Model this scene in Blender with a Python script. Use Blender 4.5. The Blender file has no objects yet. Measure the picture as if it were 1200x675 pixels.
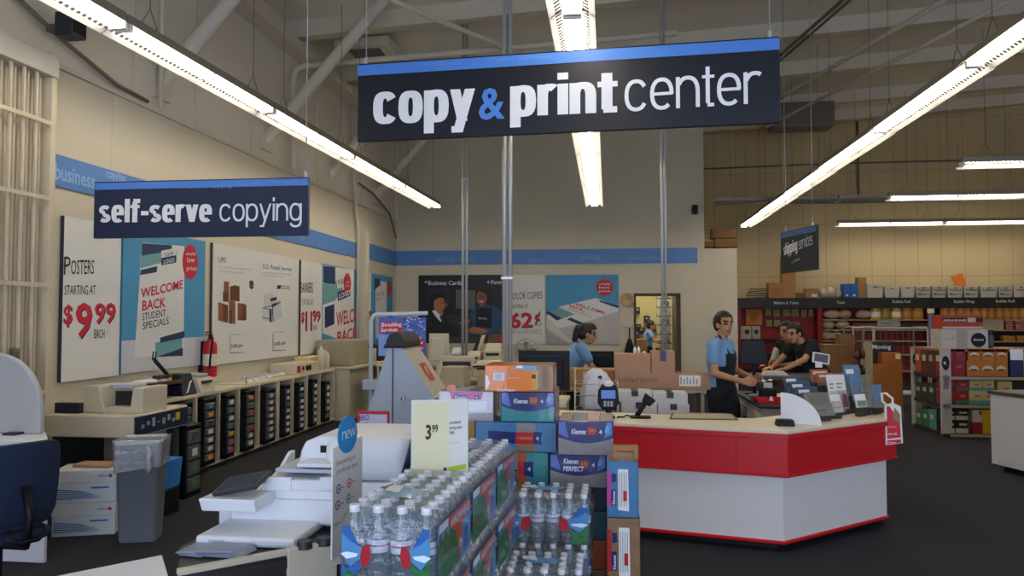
import bpy, bmesh, math, random
from mathutils import Vector as V, Matrix as MX
random.seed(7)
sc = bpy.context.scene
COL = sc.collection
PI = math.pi
# ---------------------------------------------------------------- camera geometry (eye 1.65 m)
FPX, EYE = 900.0, 1.65
TH, PH = math.atan(112/900), math.atan(34.5/900)
FW = V((-math.sin(TH)*math.cos(PH), math.cos(TH)*math.cos(PH), math.sin(PH)))
RT = V((math.cos(TH), math.sin(TH), 0)); UP = RT.cross(FW)
def ray(px, py): return FW + RT*((px-600)/FPX) + UP*(-(py-337.5)/FPX)
def PY(px, py, y): d = ray(px, py); t = y/d.y; return V((d.x*t, y, EYE+d.z*t))
def PXx(px, py, x): d = ray(px, py); t = x/d.x; return V((x, d.y*t, EYE+d.z*t))
def PZ(px, py, z): d = ray(px, py); t = (z-EYE)/d.z; return V((d.x*t, d.y*t, z))
# ---------------------------------------------------------------- materials
MATS = {}
def lin(h):
    h = h.lstrip('#'); r = [int(h[i:i+2], 16)/255 for i in (0, 2, 4)]
    return [(c/12.92 if c <= .04045 else ((c+.055)/1.055)**2.4) for c in r]
def M(name, hexc, rough=.5, metal=0, noise=.06, scale=6, bump=0, spec=.4, coat=0, bscale=None):
    if name in MATS: return MATS[name]
    m = bpy.data.materials.new(name); m.use_nodes = True
    n, l = m.node_tree.nodes, m.node_tree.links
    b = n['Principled BSDF']; c = lin(hexc)
    b.inputs['Roughness'].default_value = rough; b.inputs['Metallic'].default_value = metal
    b.inputs['Specular IOR Level'].default_value = spec; b.inputs['Coat Weight'].default_value = coat
    b.inputs['Base Color'].default_value = (*c, 1)
    if noise or bump:
        tc = n.new('ShaderNodeTexCoord'); nz = n.new('ShaderNodeTexNoise')
        nz.inputs['Scale'].default_value = scale; nz.inputs['Detail'].default_value = 4
        l.new(tc.outputs['Object'], nz.inputs['Vector'])
        if noise:
            mx = n.new('ShaderNodeMix'); mx.data_type = 'RGBA'
            mx.inputs[6].default_value = (*[max(0, x*(1-noise)) for x in c], 1)
            mx.inputs[7].default_value = (*[min(1, x*(1+noise)) for x in c], 1)
            l.new(nz.outputs['Fac'], mx.inputs[0]); l.new(mx.outputs[2], b.inputs['Base Color'])
        if bump:
            if bscale:
                nz2 = n.new('ShaderNodeTexNoise'); nz2.inputs['Scale'].default_value = bscale
                l.new(tc.outputs['Object'], nz2.inputs['Vector'])
            else: nz2 = nz
            bp = n.new('ShaderNodeBump'); bp.inputs['Strength'].default_value = bump; bp.inputs['Distance'].default_value = .01
            l.new(nz2.outputs['Fac'], bp.inputs['Height']); l.new(bp.outputs['Normal'], b.inputs['Normal'])
    MATS[name] = m; return m
def EM(name, hexc, strength):
    if name in MATS: return MATS[name]
    m = bpy.data.materials.new(name); m.use_nodes = True
    b = m.node_tree.nodes['Principled BSDF']; c = lin(hexc)
    b.inputs['Base Color'].default_value = (*c, 1); b.inputs['Emission Color'].default_value = (*c, 1)
    b.inputs['Emission Strength'].default_value = strength
    MATS[name] = m; return m
def FILM(name, hexc, clear=.8, rough=.08, bump=.0, bscale=40, tint=None):
    """thin clear plastic: mostly see-through, shiny, faint body colour"""
    if name in MATS: return MATS[name]
    m = bpy.data.materials.new(name); m.use_nodes = True
    n, l = m.node_tree.nodes, m.node_tree.links
    b = n['Principled BSDF']; b.inputs['Base Color'].default_value = (*lin(hexc), 1)
    b.inputs['Roughness'].default_value = rough; b.inputs['Specular IOR Level'].default_value = .8
    tr = n.new('ShaderNodeBsdfTransparent'); mx = n.new('ShaderNodeMixShader'); m2 = n.new('ShaderNodeMixShader'); gl = n.new('ShaderNodeBsdfGlossy')
    if tint: tr.inputs['Color'].default_value = (*lin(tint), 1)
    gl.inputs['Roughness'].default_value = rough; m2.inputs[0].default_value = 1-clear
    fr = n.new('ShaderNodeLayerWeight'); fr.inputs['Blend'].default_value = .3
    mp = n.new('ShaderNodeMapRange'); mp.inputs['To Min'].default_value = .05; mp.inputs['To Max'].default_value = .42
    l.new(fr.outputs['Facing'], mp.inputs['Value']); l.new(mp.outputs['Result'], mx.inputs[0])
    l.new(tr.outputs[0], m2.inputs[1]); l.new(b.outputs[0], m2.inputs[2]); l.new(m2.outputs[0], mx.inputs[1]); l.new(gl.outputs[0], mx.inputs[2])
    l.new(mx.outputs[0], n['Material Output'].inputs['Surface'])
    if bump:
        tc = n.new('ShaderNodeTexCoord'); nz = n.new('ShaderNodeTexNoise'); nz.inputs['Scale'].default_value = bscale; nz.inputs['Detail'].default_value = 3
        bp = n.new('ShaderNodeBump'); bp.inputs['Strength'].default_value = bump; bp.inputs['Distance'].default_value = .02
        l.new(tc.outputs['Object'], nz.inputs['Vector']); l.new(nz.outputs['Fac'], bp.inputs['Height']); l.new(bp.outputs['Normal'], b.inputs['Normal'])
        l.new(bp.outputs['Normal'], fr.inputs['Normal']); l.new(bp.outputs['Normal'], gl.inputs['Normal'])
    MATS[name] = m; return m
# ---------------------------------------------------------------- text
TXT = {}
def text_geo(s, bold=0.0, sp=1.0):
    k = (s, bold, sp)
    if k in TXT: return TXT[k]
    if bold in ('H', 'L'): TXT[k] = grotesk(s, bold); return TXT[k]
    c = bpy.data.curves.new('run', 'FONT'); c.body = s; c.resolution_u = 2; c.offset = bold; c.space_character = sp
    o = bpy.data.objects.new('run', c); me = bpy.data.meshes.new_from_object(o)
    vs = [(v.co.x, v.co.y) for v in me.vertices]; fs = [tuple(p.vertices) for p in me.polygons]
    bpy.data.objects.remove(o); bpy.data.curves.remove(c); bpy.data.meshes.remove(me)
    x0 = min((v[0] for v in vs), default=0); x1 = max((v[0] for v in vs), default=0)
    TXT[k] = (vs, fs, x0, x1); return TXT[k]
# plain grotesque lower-case letters drawn from rings and bars: 'H' heavy, 'L' light strokes
def grotesk(text, style):
    S, T, W, G, N = (.19, .125, .47, .022, 2.7) if style == 'H' else (.078, .07, .46, .045, 2.3)
    XH, AS, DS = .56, .76, -.2
    vs, fs, lay = [], [], [0]
    def quad(*p): k = len(vs); vs.extend((q[0], q[1], lay[0]) for q in p); fs.append((k, k+1, k+2, k+3))
    def bar(x0, y0, x1, y1): lay[0] += 1; quad((x0, y0), (x1, y0), (x1, y1), (x0, y1))
    def sup(a, rx, ry): c, s = math.cos(a), math.sin(a); return (rx*math.copysign(abs(c)**(2/N), c), ry*math.copysign(abs(s)**(2/N), s))
    def arc(x, a0, a1, w=W, y0=-.012, y1=XH+.012, n=20):
        lay[0] += 1
        cx, cy, rx, ry = x+w/2, (y0+y1)/2, w/2, (y1-y0)/2
        for k in range(n):
            a, b = math.radians(a0+(a1-a0)*k/n), math.radians(a0+(a1-a0)*(k+1)/n)
            p, q, u, v = sup(a, rx, ry), sup(b, rx, ry), sup(b, rx-S, ry-T), sup(a, rx-S, ry-T)
            quad(*[(cx+e[0], cy+e[1]) for e in (p, q, u, v)])
    def diag(xa, ya, xb, yb, w):
        lay[0] += 1
        quad((xa, ya), (xb, yb), (xb+w, yb), (xa+w, ya)) if yb < ya else quad((xb, yb), (xa, ya), (xa+w, ya), (xb+w, yb))
    x = 0
    for ch in text:
        w = W; lay[0] = 0
        if ch == ' ': x += .26; continue
        if ch in 'oabpgdq': arc(x, 0, 360)
        if ch == 'c': arc(x, 33, 327)
        if ch == 'e': arc(x, 0, 312); bar(x+S*.6, XH/2-T*.4, x+W-.01, XH/2+T*.4)
        if ch == 'p': bar(x, DS, x+S, XH)
        if ch == 'b': bar(x, 0, x+S, AS)
        if ch in 'adq': bar(x+W-S, 0, x+W, XH)
        if ch == 'g': bar(x+W-S, -.05, x+W, XH); arc(x, 200, 360, y0=DS-.02, y1=.2)
        if ch in 'nh': bar(x, 0, x+S, XH if ch == 'n' else AS); arc(x, 0, 150, y0=.0); bar(x+W-S, 0, x+W, XH*.55)
        if ch == 'u': bar(x+W-S, 0, x+W, XH); arc(x, 180, 330); bar(x, XH*.45, x+S, XH)
        if ch == 'r': bar(x, 0, x+S, XH); arc(x+.0, 58, 150, w=W*.95); w = W*.72
        if ch == 'i': bar(x, 0, x+S, XH); bar(x, XH+.075, x+S, AS); w = S
        if ch == 'l': bar(x, 0, x+S, AS); w = S
        if ch == 't': bar(x+.07, 0.06, x+.07+S, .71); bar(x, XH-T*.8, x+.07+S+.09, XH); bar(x+.1, -.005, x+.07+S+.08, T*.85); w = S+.16
        if ch == 'f': bar(x+.07, 0, x+.07+S, AS-.1); bar(x, XH-T*.8, x+.07+S+.08, XH); bar(x+.1, AS-T-.01, x+.07+S+.1, AS); w = S+.16
        if ch == 'v': diag(x, XH, x+(W-S)/2, 0, S); diag(x+W-S, XH, x+(W-S)/2, 0, S)
        if ch == 'y': diag(x, XH, x+(W-S)/2, 0, S); diag(x+W-S, XH, x+(W-S)/2-.09, DS, S); bar(x+.03, DS, x+(W-S)/2, DS+T*.9)
        if ch == 'w': d = W*.36; [diag(x+k*d*2, XH, x+d+k*d*2-.02, 0, S*.9) or diag(x+2*d+k*d*2, XH, x+d+k*d*2-.02, 0, S*.9) for k in (0, 1)]; w = 4*d+S
        if ch == 's':
            w = W*.95; P = []; h = T/2
            for k in range(25):
                a = k/24
                if a < .5: t = math.radians(28+(270-28)*a*2); P.append((x+w/2+(w/2-S*.42)*math.cos(t), XH*.73+(XH*.27-h)*math.sin(t), S*.42+(h-S*.42)*abs(math.sin(t))))
                else: t = math.radians(90-(242)*(a-.5)*2); P.append((x+w/2+(w/2-S*.42)*math.cos(t), XH*.25+(XH*.26-h)*math.sin(t), S*.42+(h-S*.42)*abs(math.sin(t))))
            E = []
            for k in range(25):
                a, b = P[max(k-1, 0)], P[min(k+1, 24)]; d = V((b[0]-a[0], b[1]-a[1])); d = d.normalized() if d.length > 1e-6 else V((1, 0)); q = P[k]
                E.append(((q[0]-d.y*q[2], q[1]+d.x*q[2]), (q[0]+d.y*q[2], q[1]-d.x*q[2])))
            for k in range(24): quad(E[k][0], E[k][1], E[k+1][1], E[k+1][0])
        if ch == '-': bar(x+.02, XH*.4, x+.3, XH*.4+T*1.1); w = .3
        x += w+G
    for i, f in enumerate(fs):                      # every face the same way round
        a = sum(vs[f[k]][0]*vs[f[(k+1) % 4]][1]-vs[f[(k+1) % 4]][0]*vs[f[k]][1] for k in range(4))
        if a < 0: fs[i] = f[::-1]
    xs = [v[0] for v in vs]; return vs, fs, min(xs), max(xs)
# ---------------------------------------------------------------- mesh builder
class MB:
    def __init__(s): s.bm = bmesh.new(); s.mats = []; s.sm = False
    def mi(s, m):
        if m not in s.mats: s.mats.append(m)
        return s.mats.index(m)
    def _fin(s, geom_faces, m, smooth=False):
        i = s.mi(m)
        for f in geom_faces: f.material_index = i; f.smooth = smooth
    def mesh(s, vs, fs, m, smooth=False):
        bv = [s.bm.verts.new(v) for v in vs]; out = []
        for f in fs:
            try: out.append(s.bm.faces.new([bv[i] for i in f]))
            except ValueError: pass
        s._fin(out, m, smooth); return s
    def box(s, a, b, m, bev=0, mat=None, seg=2):
        """axis box between corners a and b"""
        lo = [min(a[i], b[i]) for i in range(3)]; hi = [max(a[i], b[i]) for i in range(3)]
        return s.frus([(lo[0], lo[1]), (hi[0], lo[1]), (hi[0], hi[1]), (lo[0], hi[1])], lo[2], hi[2], m, bev=bev, mat=mat, seg=seg)
    def frus(s, poly, z0, z1, m, top=None, bev=0, mat=None, seg=2, smooth=False):
        """prism of a plan polygon between z0 and z1 (top: other polygon)"""
        top = top or poly; n = len(poly)
        b = bmesh.new()
        v0 = [b.verts.new((p[0], p[1], z0)) for p in poly]; v1 = [b.verts.new((p[0], p[1], z1)) for p in top]
        b.faces.new(v0[::-1]); b.faces.new(v1)
        for i in range(n): b.faces.new((v0[i], v0[(i+1) % n], v1[(i+1) % n], v1[i]))
        bmesh.ops.recalc_face_normals(b, faces=b.faces)
        if bev: bmesh.ops.bevel(b, geom=b.edges[:], offset=bev, segments=seg, affect='EDGES', profile=.5, clamp_overlap=True)
        return s._merge(b, m, mat, smooth or bev > 0 and seg > 2)
    def _merge(s, b, m, mat=None, smooth=False):
        if mat is not None: b.transform(mat)
        b.verts.index_update()
        s.mesh([v.co.copy() for v in b.verts], [[v.index for v in f.verts] for f in b.faces], m, smooth); b.free(); return s
    def prism(s, poly, origin, right, up, depth, m, bev=0):
        """polygon in the (right, up) plane at origin, extruded by depth away from its normal (backwards)"""
        r, u = V(right).normalized(), V(up).normalized(); n = r.cross(u)
        mat = MX(((r.x, u.x, n.x, origin[0]), (r.y, u.y, n.y, origin[1]), (r.z, u.z, n.z, origin[2]), (0, 0, 0, 1)))
        return s.frus(poly, -depth, 0, m, bev=bev, mat=mat)
    def poly(s, pts, origin, right, up, m, off=.001):
        r, u = V(right).normalized(), V(up).normalized(); n = r.cross(u); o = V(origin)+n*off
        return s.mesh([o+r*p[0]+u*p[1] for p in pts], [list(range(len(pts)))], m)
    def text(s, t, origin, right, up, size, m, bold=0, xs=1, align='l', off=.002, shear=0, sp=1.0, width=None):
        vs, fs, x0, x1 = text_geo(t, bold, sp)
        if width: xs = width/((x1-x0)*size)
        dx = {'l': -x0, 'c': -(x0+x1)/2, 'r': -x1}[align]
        r, u = V(right).normalized(), V(up).normalized(); n = r.cross(u); o = V(origin)+n*off
        return s.mesh([o+r*((v[0]+dx+v[1]*shear)*size*xs)+u*(v[1]*size) for v in vs], fs, m)
    def cyl(s, a, b, r, m, r2=None, n=12, smooth=True, cap=True):
        a, b = V(a), V(b); r2 = r if r2 is None else r2
        d = (b-a).normalized(); x = d.orthogonal().normalized(); y = d.cross(x)
        vs = []
        for k in range(n):
            t = 2*PI*k/n; e = x*math.cos(t)+y*math.sin(t); vs += [a+e*r, b+e*r2]
        fs = [(2*k, 2*((k+1) % n), 2*((k+1) % n)+1, 2*k+1) for k in range(n)]
        s.mesh(vs, fs, m, smooth)
        if cap: s.mesh([vs[2*k] for k in range(n)], [list(range(n))[::-1]], m); s.mesh([vs[2*k+1] for k in range(n)], [list(range(n))], m)
        return s
    def tube(s, pts, r, m, n=8, smooth=True, closed=False):
        pts = [V(p) for p in pts]; N = len(pts); vs = []; ref = None
        for i, p in enumerate(pts):
            if closed: d = (pts[(i+1) % N]-pts[i-1])
            else: d = pts[min(i+1, N-1)]-pts[max(i-1, 0)]
            d.normalize()
            if ref is None: ref = d.orthogonal().normalized()
            x = (ref-d*ref.dot(d)).normalized(); ref = x; y = d.cross(x)
            vs += [p+(x*math.cos(2*PI*k/n)+y*math.sin(2*PI*k/n))*r for k in range(n)]
        fs = []
        for i in range(N if closed else N-1):
            j = (i+1) % N
            for k in range(n): fs.append((i*n+k, i*n+(k+1) % n, j*n+(k+1) % n, j*n+k))
        if not closed: fs += [tuple(range(n))[::-1], tuple((N-1)*n+k for k in range(n))]
        return s.mesh(vs, fs, m, smooth)
    def lathe(s, prof, o, m, n=16, smooth=True, axis='z'):
        vs = []; o = V(o)
        for (r, z) in prof:
            for k in range(n):
                c, q = r*math.cos(2*PI*k/n), r*math.sin(2*PI*k/n)
                vs.append(o+(V((c, q, z)) if axis == 'z' else V((c, -z, q)) if axis == 'y' else V((z, c, q))))
        fs = []
        for i in range(len(prof)-1):
            for k in range(n): fs.append((i*n+k, i*n+(k+1) % n, (i+1)*n+(k+1) % n, (i+1)*n+k))
        return s.mesh(vs, fs, m, smooth)
    def ball(s, c, r, m, n=12, rot=None, seg=None):
        b = bmesh.new(); bmesh.ops.create_uvsphere(b, u_segments=n, v_segments=max(6, n*2//3), radius=1)
        rr = r if isinstance(r, (tuple, list)) else (r, r, r)
        mt = MX.Translation(V(c)) @ (rot.to_4x4() if rot else MX.Identity(4)) @ MX.Diagonal((*rr, 1))
        return s._merge(b, m, mt, True)
    def xf(s, mat): s.bm.transform(mat); return s
    def build(s, name, parent=None, loc=None, rz=0):
        me = bpy.data.meshes.new(name)
        bmesh.ops.recalc_face_normals(s.bm, faces=[f for f in s.bm.faces if len(f.verts) != 99]) if getattr(s, 'fixn', False) else None
        s.bm.to_mesh(me); s.bm.free()
        for m in s.mats: me.materials.append(m)
        o = bpy.data.objects.new(name, me); COL.objects.link(o)
        if parent: o.parent = parent
        if loc is not None: o.location = loc
        o.rotation_euler.z = rz
        return o
def tag(o, label, cat, group=None, kind=None):
    if label: o['label'] = label
    if cat: o['category'] = cat
    if group: o['group'] = group
    if kind: o['kind'] = kind
    return o
def thing(name, label, cat, loc=(0, 0, 0), rz=0, group=None):
    o = bpy.data.objects.new(name, None); COL.objects.link(o); o.empty_display_size = .1
    o.location = loc; o.rotation_euler.z = rz
    return tag(o, label, cat, group)
def struct(name, mb, label=None, parent=None):
    o = mb.build(name, parent)
    if not parent: o['kind'] = 'structure'
    if label and not parent: o['label'] = label
    return o
KIDS = {}
def dup(root, loc, rz=None, label=None, group=None):
    def cp(o, par):
        c = o.copy(); COL.objects.link(c)
        if par is not None: c.parent = par
        for ch in o.children: cp(ch, c)
        return c
    r = cp(root, None); r.location = loc
    if rz is not None: r.rotation_euler.z = rz
    if label: r['label'] = label
    if group: r['group'] = group
    return r
def pbox(px0, py0, px1, py1, y):
    a = PY(px0, py1, y); b = PY(px1, py0, y)
    return a.x, a.z, b.x, b.z      # x0, z0, x1, z1 on the plane Y=y
EX, EY, EZ = (1, 0, 0), (0, 1, 0), (0, 0, 1)
NX, NY = (-1, 0, 0), (0, -1, 0)
def circle(cx, cy, r, n=28, ry=None): return [(cx+r*math.cos(2*PI*k/n), cy+(ry or r)*math.sin(2*PI*k/n)) for k in range(n)]
# ---------------------------------------------------------------- palette
WALL = M('wall_cream_paint', '#ccc4af', .85, noise=.04, scale=1.2, bump=.02)
WALLU = M('wall_upper_paint', '#d4cdc0', .85, noise=.04, scale=1.0)
WALLT = M('wall_tan_block', '#c2b28e', .85, noise=.05, scale=1.2)
CEIL = M('ceiling_deck_paint', '#e2dccd', .9, noise=.08, scale=.8)
BEAM = M('beam_paint', '#d0c8b8', .8, noise=.08, scale=1.5)
BEAMD = M('purlin_paint', '#d0c8b6', .85, noise=.08, scale=1.5)
CARPET = M('charcoal_carpet', '#35353a', .95, noise=.45, scale=140, bump=.4, spec=.1)
WHITE = M('white_laminate', '#e2e3e6', .35, noise=.02)
WPLAST = M('white_plastic', '#e4e5e8', .35, noise=.02)
GPLAST = M('light_grey_plastic', '#b4b9c2', .4, noise=.03)
BEIGE = M('beige_plastic', '#c9bfa6', .5, noise=.04)
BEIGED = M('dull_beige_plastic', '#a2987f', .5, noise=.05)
BLACK = M('black_plastic', '#131416', .5, noise=.1, spec=.25)
DARK = M('dark_grey_plastic', '#2c2e33', .5, noise=.1)
DKBROWN = M('dark_brown_laminate', '#2f2a28', .5, noise=.1)
RED = M('counter_red_laminate', '#c01a24', .4, noise=.03)
REDT = M('red_edge_strip', '#c8161c', .3, noise=.03)
CTOP = M('cream_countertop', '#d9cfb8', .4, noise=.04, scale=30)
STEEL = M('galvanised_steel', '#b4b6b8', .4, metal=.35, noise=.06)
WIREM = M('wire_grey', '#6d675c', .5, noise=.05)
PAPER = M('white_paper', '#e6e4dd', .8, noise=.02)
CREAMP = M('cream_paper', '#d6d0a8', .7, noise=.02)
CARD = M('brown_cardboard', '#a57a4c', .85, noise=.08, scale=12)
CARDD = M('dark_cardboard', '#7c5a36', .85, noise=.08, scale=12)
CARDP = M('pinkish_cardboard', '#b0876a', .85, noise=.06, scale=12)
NAVY = M('navy_sign', '#171b25', .35, noise=.03)
NAVY2 = M('navy_blue_sign', '#232e4c', .35, noise=.05, scale=2)
SKYB = M('sign_sky_blue', '#4f86d8', .35, noise=.03)
BANDB = M('band_blue', '#5584c4', .5, noise=.05)
BANDT = M('band_text_blue', '#8fb2dd', .5, noise=.02)
BANDT2 = M('band_text_faint', '#6f99d0', .5, noise=.02)
SIGNW = M('sign_white', '#eceef2', .4, noise=.01)
PRED = M('print_red', '#c8283a', .6, noise=.02)
PBLK = M('print_black', '#201e1e', .6, noise=.02)
PGRY = M('print_grey', '#8d8a84', .6, noise=.02)
PNAVY = M('print_navy', '#22385a', .6, noise=.02)
PTEAL = M('print_teal', '#6fa3a8', .6, noise=.02)
PSKY = M('print_sky', '#4a94be', .6, noise=.04, scale=2)
# ================================================================ THE SETTING
XL, YB, YF = -4.8, 17.1, 20.6
def zc(x): return 6.15+.06*(x+4.8)          # roof deck, rising to the right
m = MB(); m.box((-5.2, -3.3, -.1), (11, 20.9, 0), CARPET); struct('floor', m, 'charcoal carpet floor of the shop')
m = MB(); m.mesh([(-5.2, -3.3, zc(-5.2)), (11, -3.3, zc(11)), (11, 20.9, zc(11)), (-5.2, 20.9, zc(-5.2)),
                  (-5.2, -3.3, zc(-5.2)+.1), (11, -3.3, zc(11)+.1), (11, 20.9, zc(11)+.1), (-5.2, 20.9, zc(-5.2)+.1)],
                 [(0, 1, 2, 3), (7, 6, 5, 4), (0, 4, 5, 1), (1, 5, 6, 2), (2, 6, 7, 3), (3, 7, 4, 0)], CEIL)
struct('ceiling', m, 'dim painted roof deck over the shop')
m = MB(); m.box((XL-.2, -3.2, 0), (XL, YB+.2, 3.86), WALL); m.box((XL-.2, -3.2, 3.86), (XL-.03, YB+.2, 6.15), WALLU)
struct('wall_left', m, 'cream side wall with the posters')
m = MB()                                       # ledge line and panel joints on the left wall
m.box((XL-.03, -3.2, 3.84), (XL+.03, YB, 3.885), BEAM)
struct('trim_1', m, 'ledge along the upper left wall')
m = MB()
for y in (7.25, 8.45, 9.9, 12.3, 14.7): m.box((XL-.03, y, 3.9), (XL-.022, y+.02, 6.1), BEAMD)
for y in (6.9,): m.box((XL, y, 3.1), (XL+.004, y+.012, 3.84), BEAMD)
struct('trim_2', m, 'panel joints of the left wall')
m = MB(); m.box((XL, YB, 0), (.62, YB+.2, 6.6), WALL); m.box((.62, YB, 2.14), (1.535, YB+.2, 6.6), WALL); m.box((1.535, YB, 0), (1.97, YB+.2, 6.6), WALL)
struct('wall_back', m, 'cream back wall of the copy centre')
m = MB(); m.box((1.97, YB, 0), (2.1, YF, 6.6), WALL); struct('wall_return', m)
# tan block wall behind the shipping shelves
bm_ = bpy.data.materials.new('tan_block_wall'); bm_.use_nodes = True
n_, l_ = bm_.node_tree.nodes, bm_.node_tree.links
br = n_.new('ShaderNodeTexBrick'); br.offset = 0; br.inputs['Color1'].default_value = (*lin('#c6b48c'), 1); br.inputs['Color2'].default_value = (*lin('#c2b089'), 1)
br.inputs['Mortar'].default_value = (*lin('#b09d76'), 1); br.inputs['Scale'].default_value = 1; br.inputs['Mortar Size'].default_value = .012
br.inputs['Brick Width'].default_value = .56; br.inputs['Row Height'].default_value = 1.35
tc_ = n_.new('ShaderNodeTexCoord'); sx_ = n_.new('ShaderNodeSeparateXYZ'); cx_ = n_.new('ShaderNodeCombineXYZ')
l_.new(tc_.outputs['Object'], sx_.inputs[0]); l_.new(sx_.outputs['X'], cx_.inputs['X']); l_.new(sx_.outputs['Z'], cx_.inputs['Y'])
l_.new(cx_.outputs[0], br.inputs['Vector']); l_.new(br.outputs['Color'], n_['Principled BSDF'].inputs['Base Color']); n_['Principled BSDF'].inputs['Roughness'].default_value = .85
m = MB(); m.box((-1.2, YF, 0), (10.7, YF+.2, 7.0), bm_); struct('wall_far', m, 'tan block wall behind the shipping shelves')
m = MB(); m.box((10.5, -3.2, 0), (10.7, YF, 7.0), WALLT); struct('wall_right', m)
m = MB(); m.box((2.1, YB, 0), (2.79, YB+.35, 3.15), WALL); m.box((2.05, YB-.01, 2.2), (2.056, YB, 3.1), BEAMD)
struct('wall_stub', m, 'short cream partition beside the back wall')
m = MB(); m.box((-1.2, YB+.2, 0), (-1.0, YF, 3.2), WALL); struct('wall_storeroom', m)
m = MB()                                       # shop front behind the viewer, glazed
m.box((-5, -3.2, 0), (10.5, -3.0, .25), WALL); m.box((-5, -3.2, 3.6), (10.5, -3.0, 7), WALL); m.box((-5, -3.2, .25), (-4.2, -3, 3.6), WALL); m.box((9.2, -3.2, .25), (10.5, -3, 3.6), WALL)
struct('wall_front', m)
m = MB()
for k in range(9): x = -4.2+13.4*k/8; m.box((x-.04, -3.15, .25), (x+.04, -3.05, 3.6), STEEL)
m.box((-4.2, -3.15, 2.4), (9.2, -3.05, 2.46), STEEL)
struct('window_1', m, 'shop front window frames')
# door frame of the storeroom
m = MB(); m.box((.575, YB-.03, 0), (.62, YB+.2, 2.14), M('door_frame_brown', '#4a3a2a', .6)); m.box((.575, YB-.03, 2.12), (1.58, YB+.2, 2.18), MATS['door_frame_brown']); m.box((1.49, YB-.03, 0), (1.58, YB+.2, 2.14), MATS['door_frame_brown'])
struct('door_1', m, 'dark framed doorway to the storeroom')
# roof steel
PURL = []
for k, y in enumerate((2.2, 4.4, 6.6, 8.8, 11.0, 13.2, 15.4, 17.9, 19.6)):
    m = MB(); a, b = -4.83, 10.5
    if y > YB: a = 2.1
    m.mesh([(a, y, zc(a)-.26), (b, y, zc(b)-.26), (b, y, zc(b)), (a, y, zc(a)), (a, y+.2, zc(a)-.26), (b, y+.2, zc(b)-.26), (b, y+.2, zc(b)), (a, y+.2, zc(a))],
           [(0, 1, 2, 3), (7, 6, 5, 4), (0, 4, 5, 1)], BEAMD)
    struct('ceiling_beam', m, 'roof purlin')
m = MB(); m.box((-4.83, -3, 5.66), (-4.55, YB, 5.8), BEAM); struct('ceiling_beam_wall', m, 'steel ledger along the left wall')
for y in (7.75, 10.35, 12.95, 15.55):             # diagonal braces from the wall up to the roof
    m = MB(); m.cyl((-4.83, y, 4.18), (-3.0, y, zc(-3)-.02), .085, BEAM, n=14)
    m.box((-4.83, y-.16, 4.02), (-4.79, y+.16, 4.34), BEAM)
    struct('ceiling_beam_brace', m, 'diagonal brace from left wall to roof')
# pipes and conduit under the roof
def pipe(name, pts, r, mat, label, cat='pipe', parent=None):
    m = MB(); m.tube(pts, r, mat, n=8); return tag(m.build(name), label, cat)
pipe('conduit_pipe', [(-4.72, 11.05, 3.9), (-4.72, 11.05, 5.3), (-4.68, 11.05, 5.42), (-4.55, 11.05, 5.47), (-1.5, 11.05, 5.6), (1.0, 11.05, 5.72)], .045, BEAMD, 'bent painted conduit rising on left wall and turning under roof')
pipe('conduit_pipe', [(-4.74, 7.62, 3.9), (-4.74, 7.62, 5.9)], .025, BEAMD, 'thin vertical conduit on upper left wall beside the first brace', 'pipe')
pipe('sprinkler_pipe', [(-4.2, 6.2, 5.5), (-2.3, 9.4, 5.5), (.2, 13.4, 5.55)], .035, BEAM, 'slanting sprinkler pipe crossing below the roof braces')
pipe('sprinkler_pipe', [(-2.7, 6.2, 5.9), (-1.6, 8.2, 5.9), (-.7, 9.9, 5.95)], .03, BEAM, 'short slanting sprinkler pipe above the copy & print sign')
pipe('conduit_pipe', [(4.25, 7.0, 6.35), (2.75, 15.5, 6.25)], .028, WIREM, 'dark conduit pair running back under roof past the large sign')
pipe('conduit_pipe', [(4.36, 7.0, 6.35), (2.86, 15.5, 6.25)], .022, WIREM, 'thinner conduit beside the dark pair under roof')
pipe('sprinkler_pipe', [(6.0, 7.6, 6.3), (2.9, 17.0, 5.9)], .04, BEAMD, 'painted sprinkler pipe slanting above the longest light row')
pipe('sprinkler_pipe', [(6.8, 8.6, 6.3), (3.4, 17.0, 5.75)], .035, BEAMD, 'second painted sprinkler pipe slanting above the longest light row')
pipe('wall_conduit', [(2.15, YF-.05, 5.55), (6.0, YF-.05, 5.62), (10, YF-.05, 5.62)], .02, WIREM, 'horizontal conduit high on the tan block wall')
pipe('drop_pipe', [(4.05, 18.2, 4.2), (4.05, 18.2, 6.55)], .035, BEAMD, 'painted vertical pipe standing before the tan block wall')
pipe('drop_pipe', [(6.4, YF-.06, 4.6), (6.4, YF-.06, 6.7)], .03, WIREM, 'dark vertical pipe on the tan block wall')
pipe('wall_pipe', [(-4.74, 14.2, 1.0), (-4.74, 14.2, 3.3), (-4.74, 14.0, 3.9), (-4.74, 13.8, 5.6)], .03, BEAMD, 'thin painted pipe on left wall above the pilaster', 'pipe')
pipe('wall_cable', [(-4.765, 14.3, 4.25), (-4.765, 15.2, 4.2), (-4.765, 16.4, 3.95), (-4.765, 16.95, 3.45)], .018, WIREM, 'sagging cable high on left wall near the back corner', 'cable')
pipe('wall_cable', [(-4.75, 5.6, 4.25), (-4.75, 6.1, 4.1), (-4.75, 6.9, 3.92), (-4.75, 7.4, 3.9)], .02, WIREM, 'dark cable on left wall running past the speaker', 'cable')
m = MB(); m.box((-4.3, 11.6, 5.95), (-3.4, 12.4, 6.1), BEAMD, .02); m.box((-4.1, 11.75, 5.92), (-3.6, 12.25, 5.96), WIREM); tag(m.build('ceiling_vent'), 'small dark vent under the roof near the poster wall', 'vent')
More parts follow.
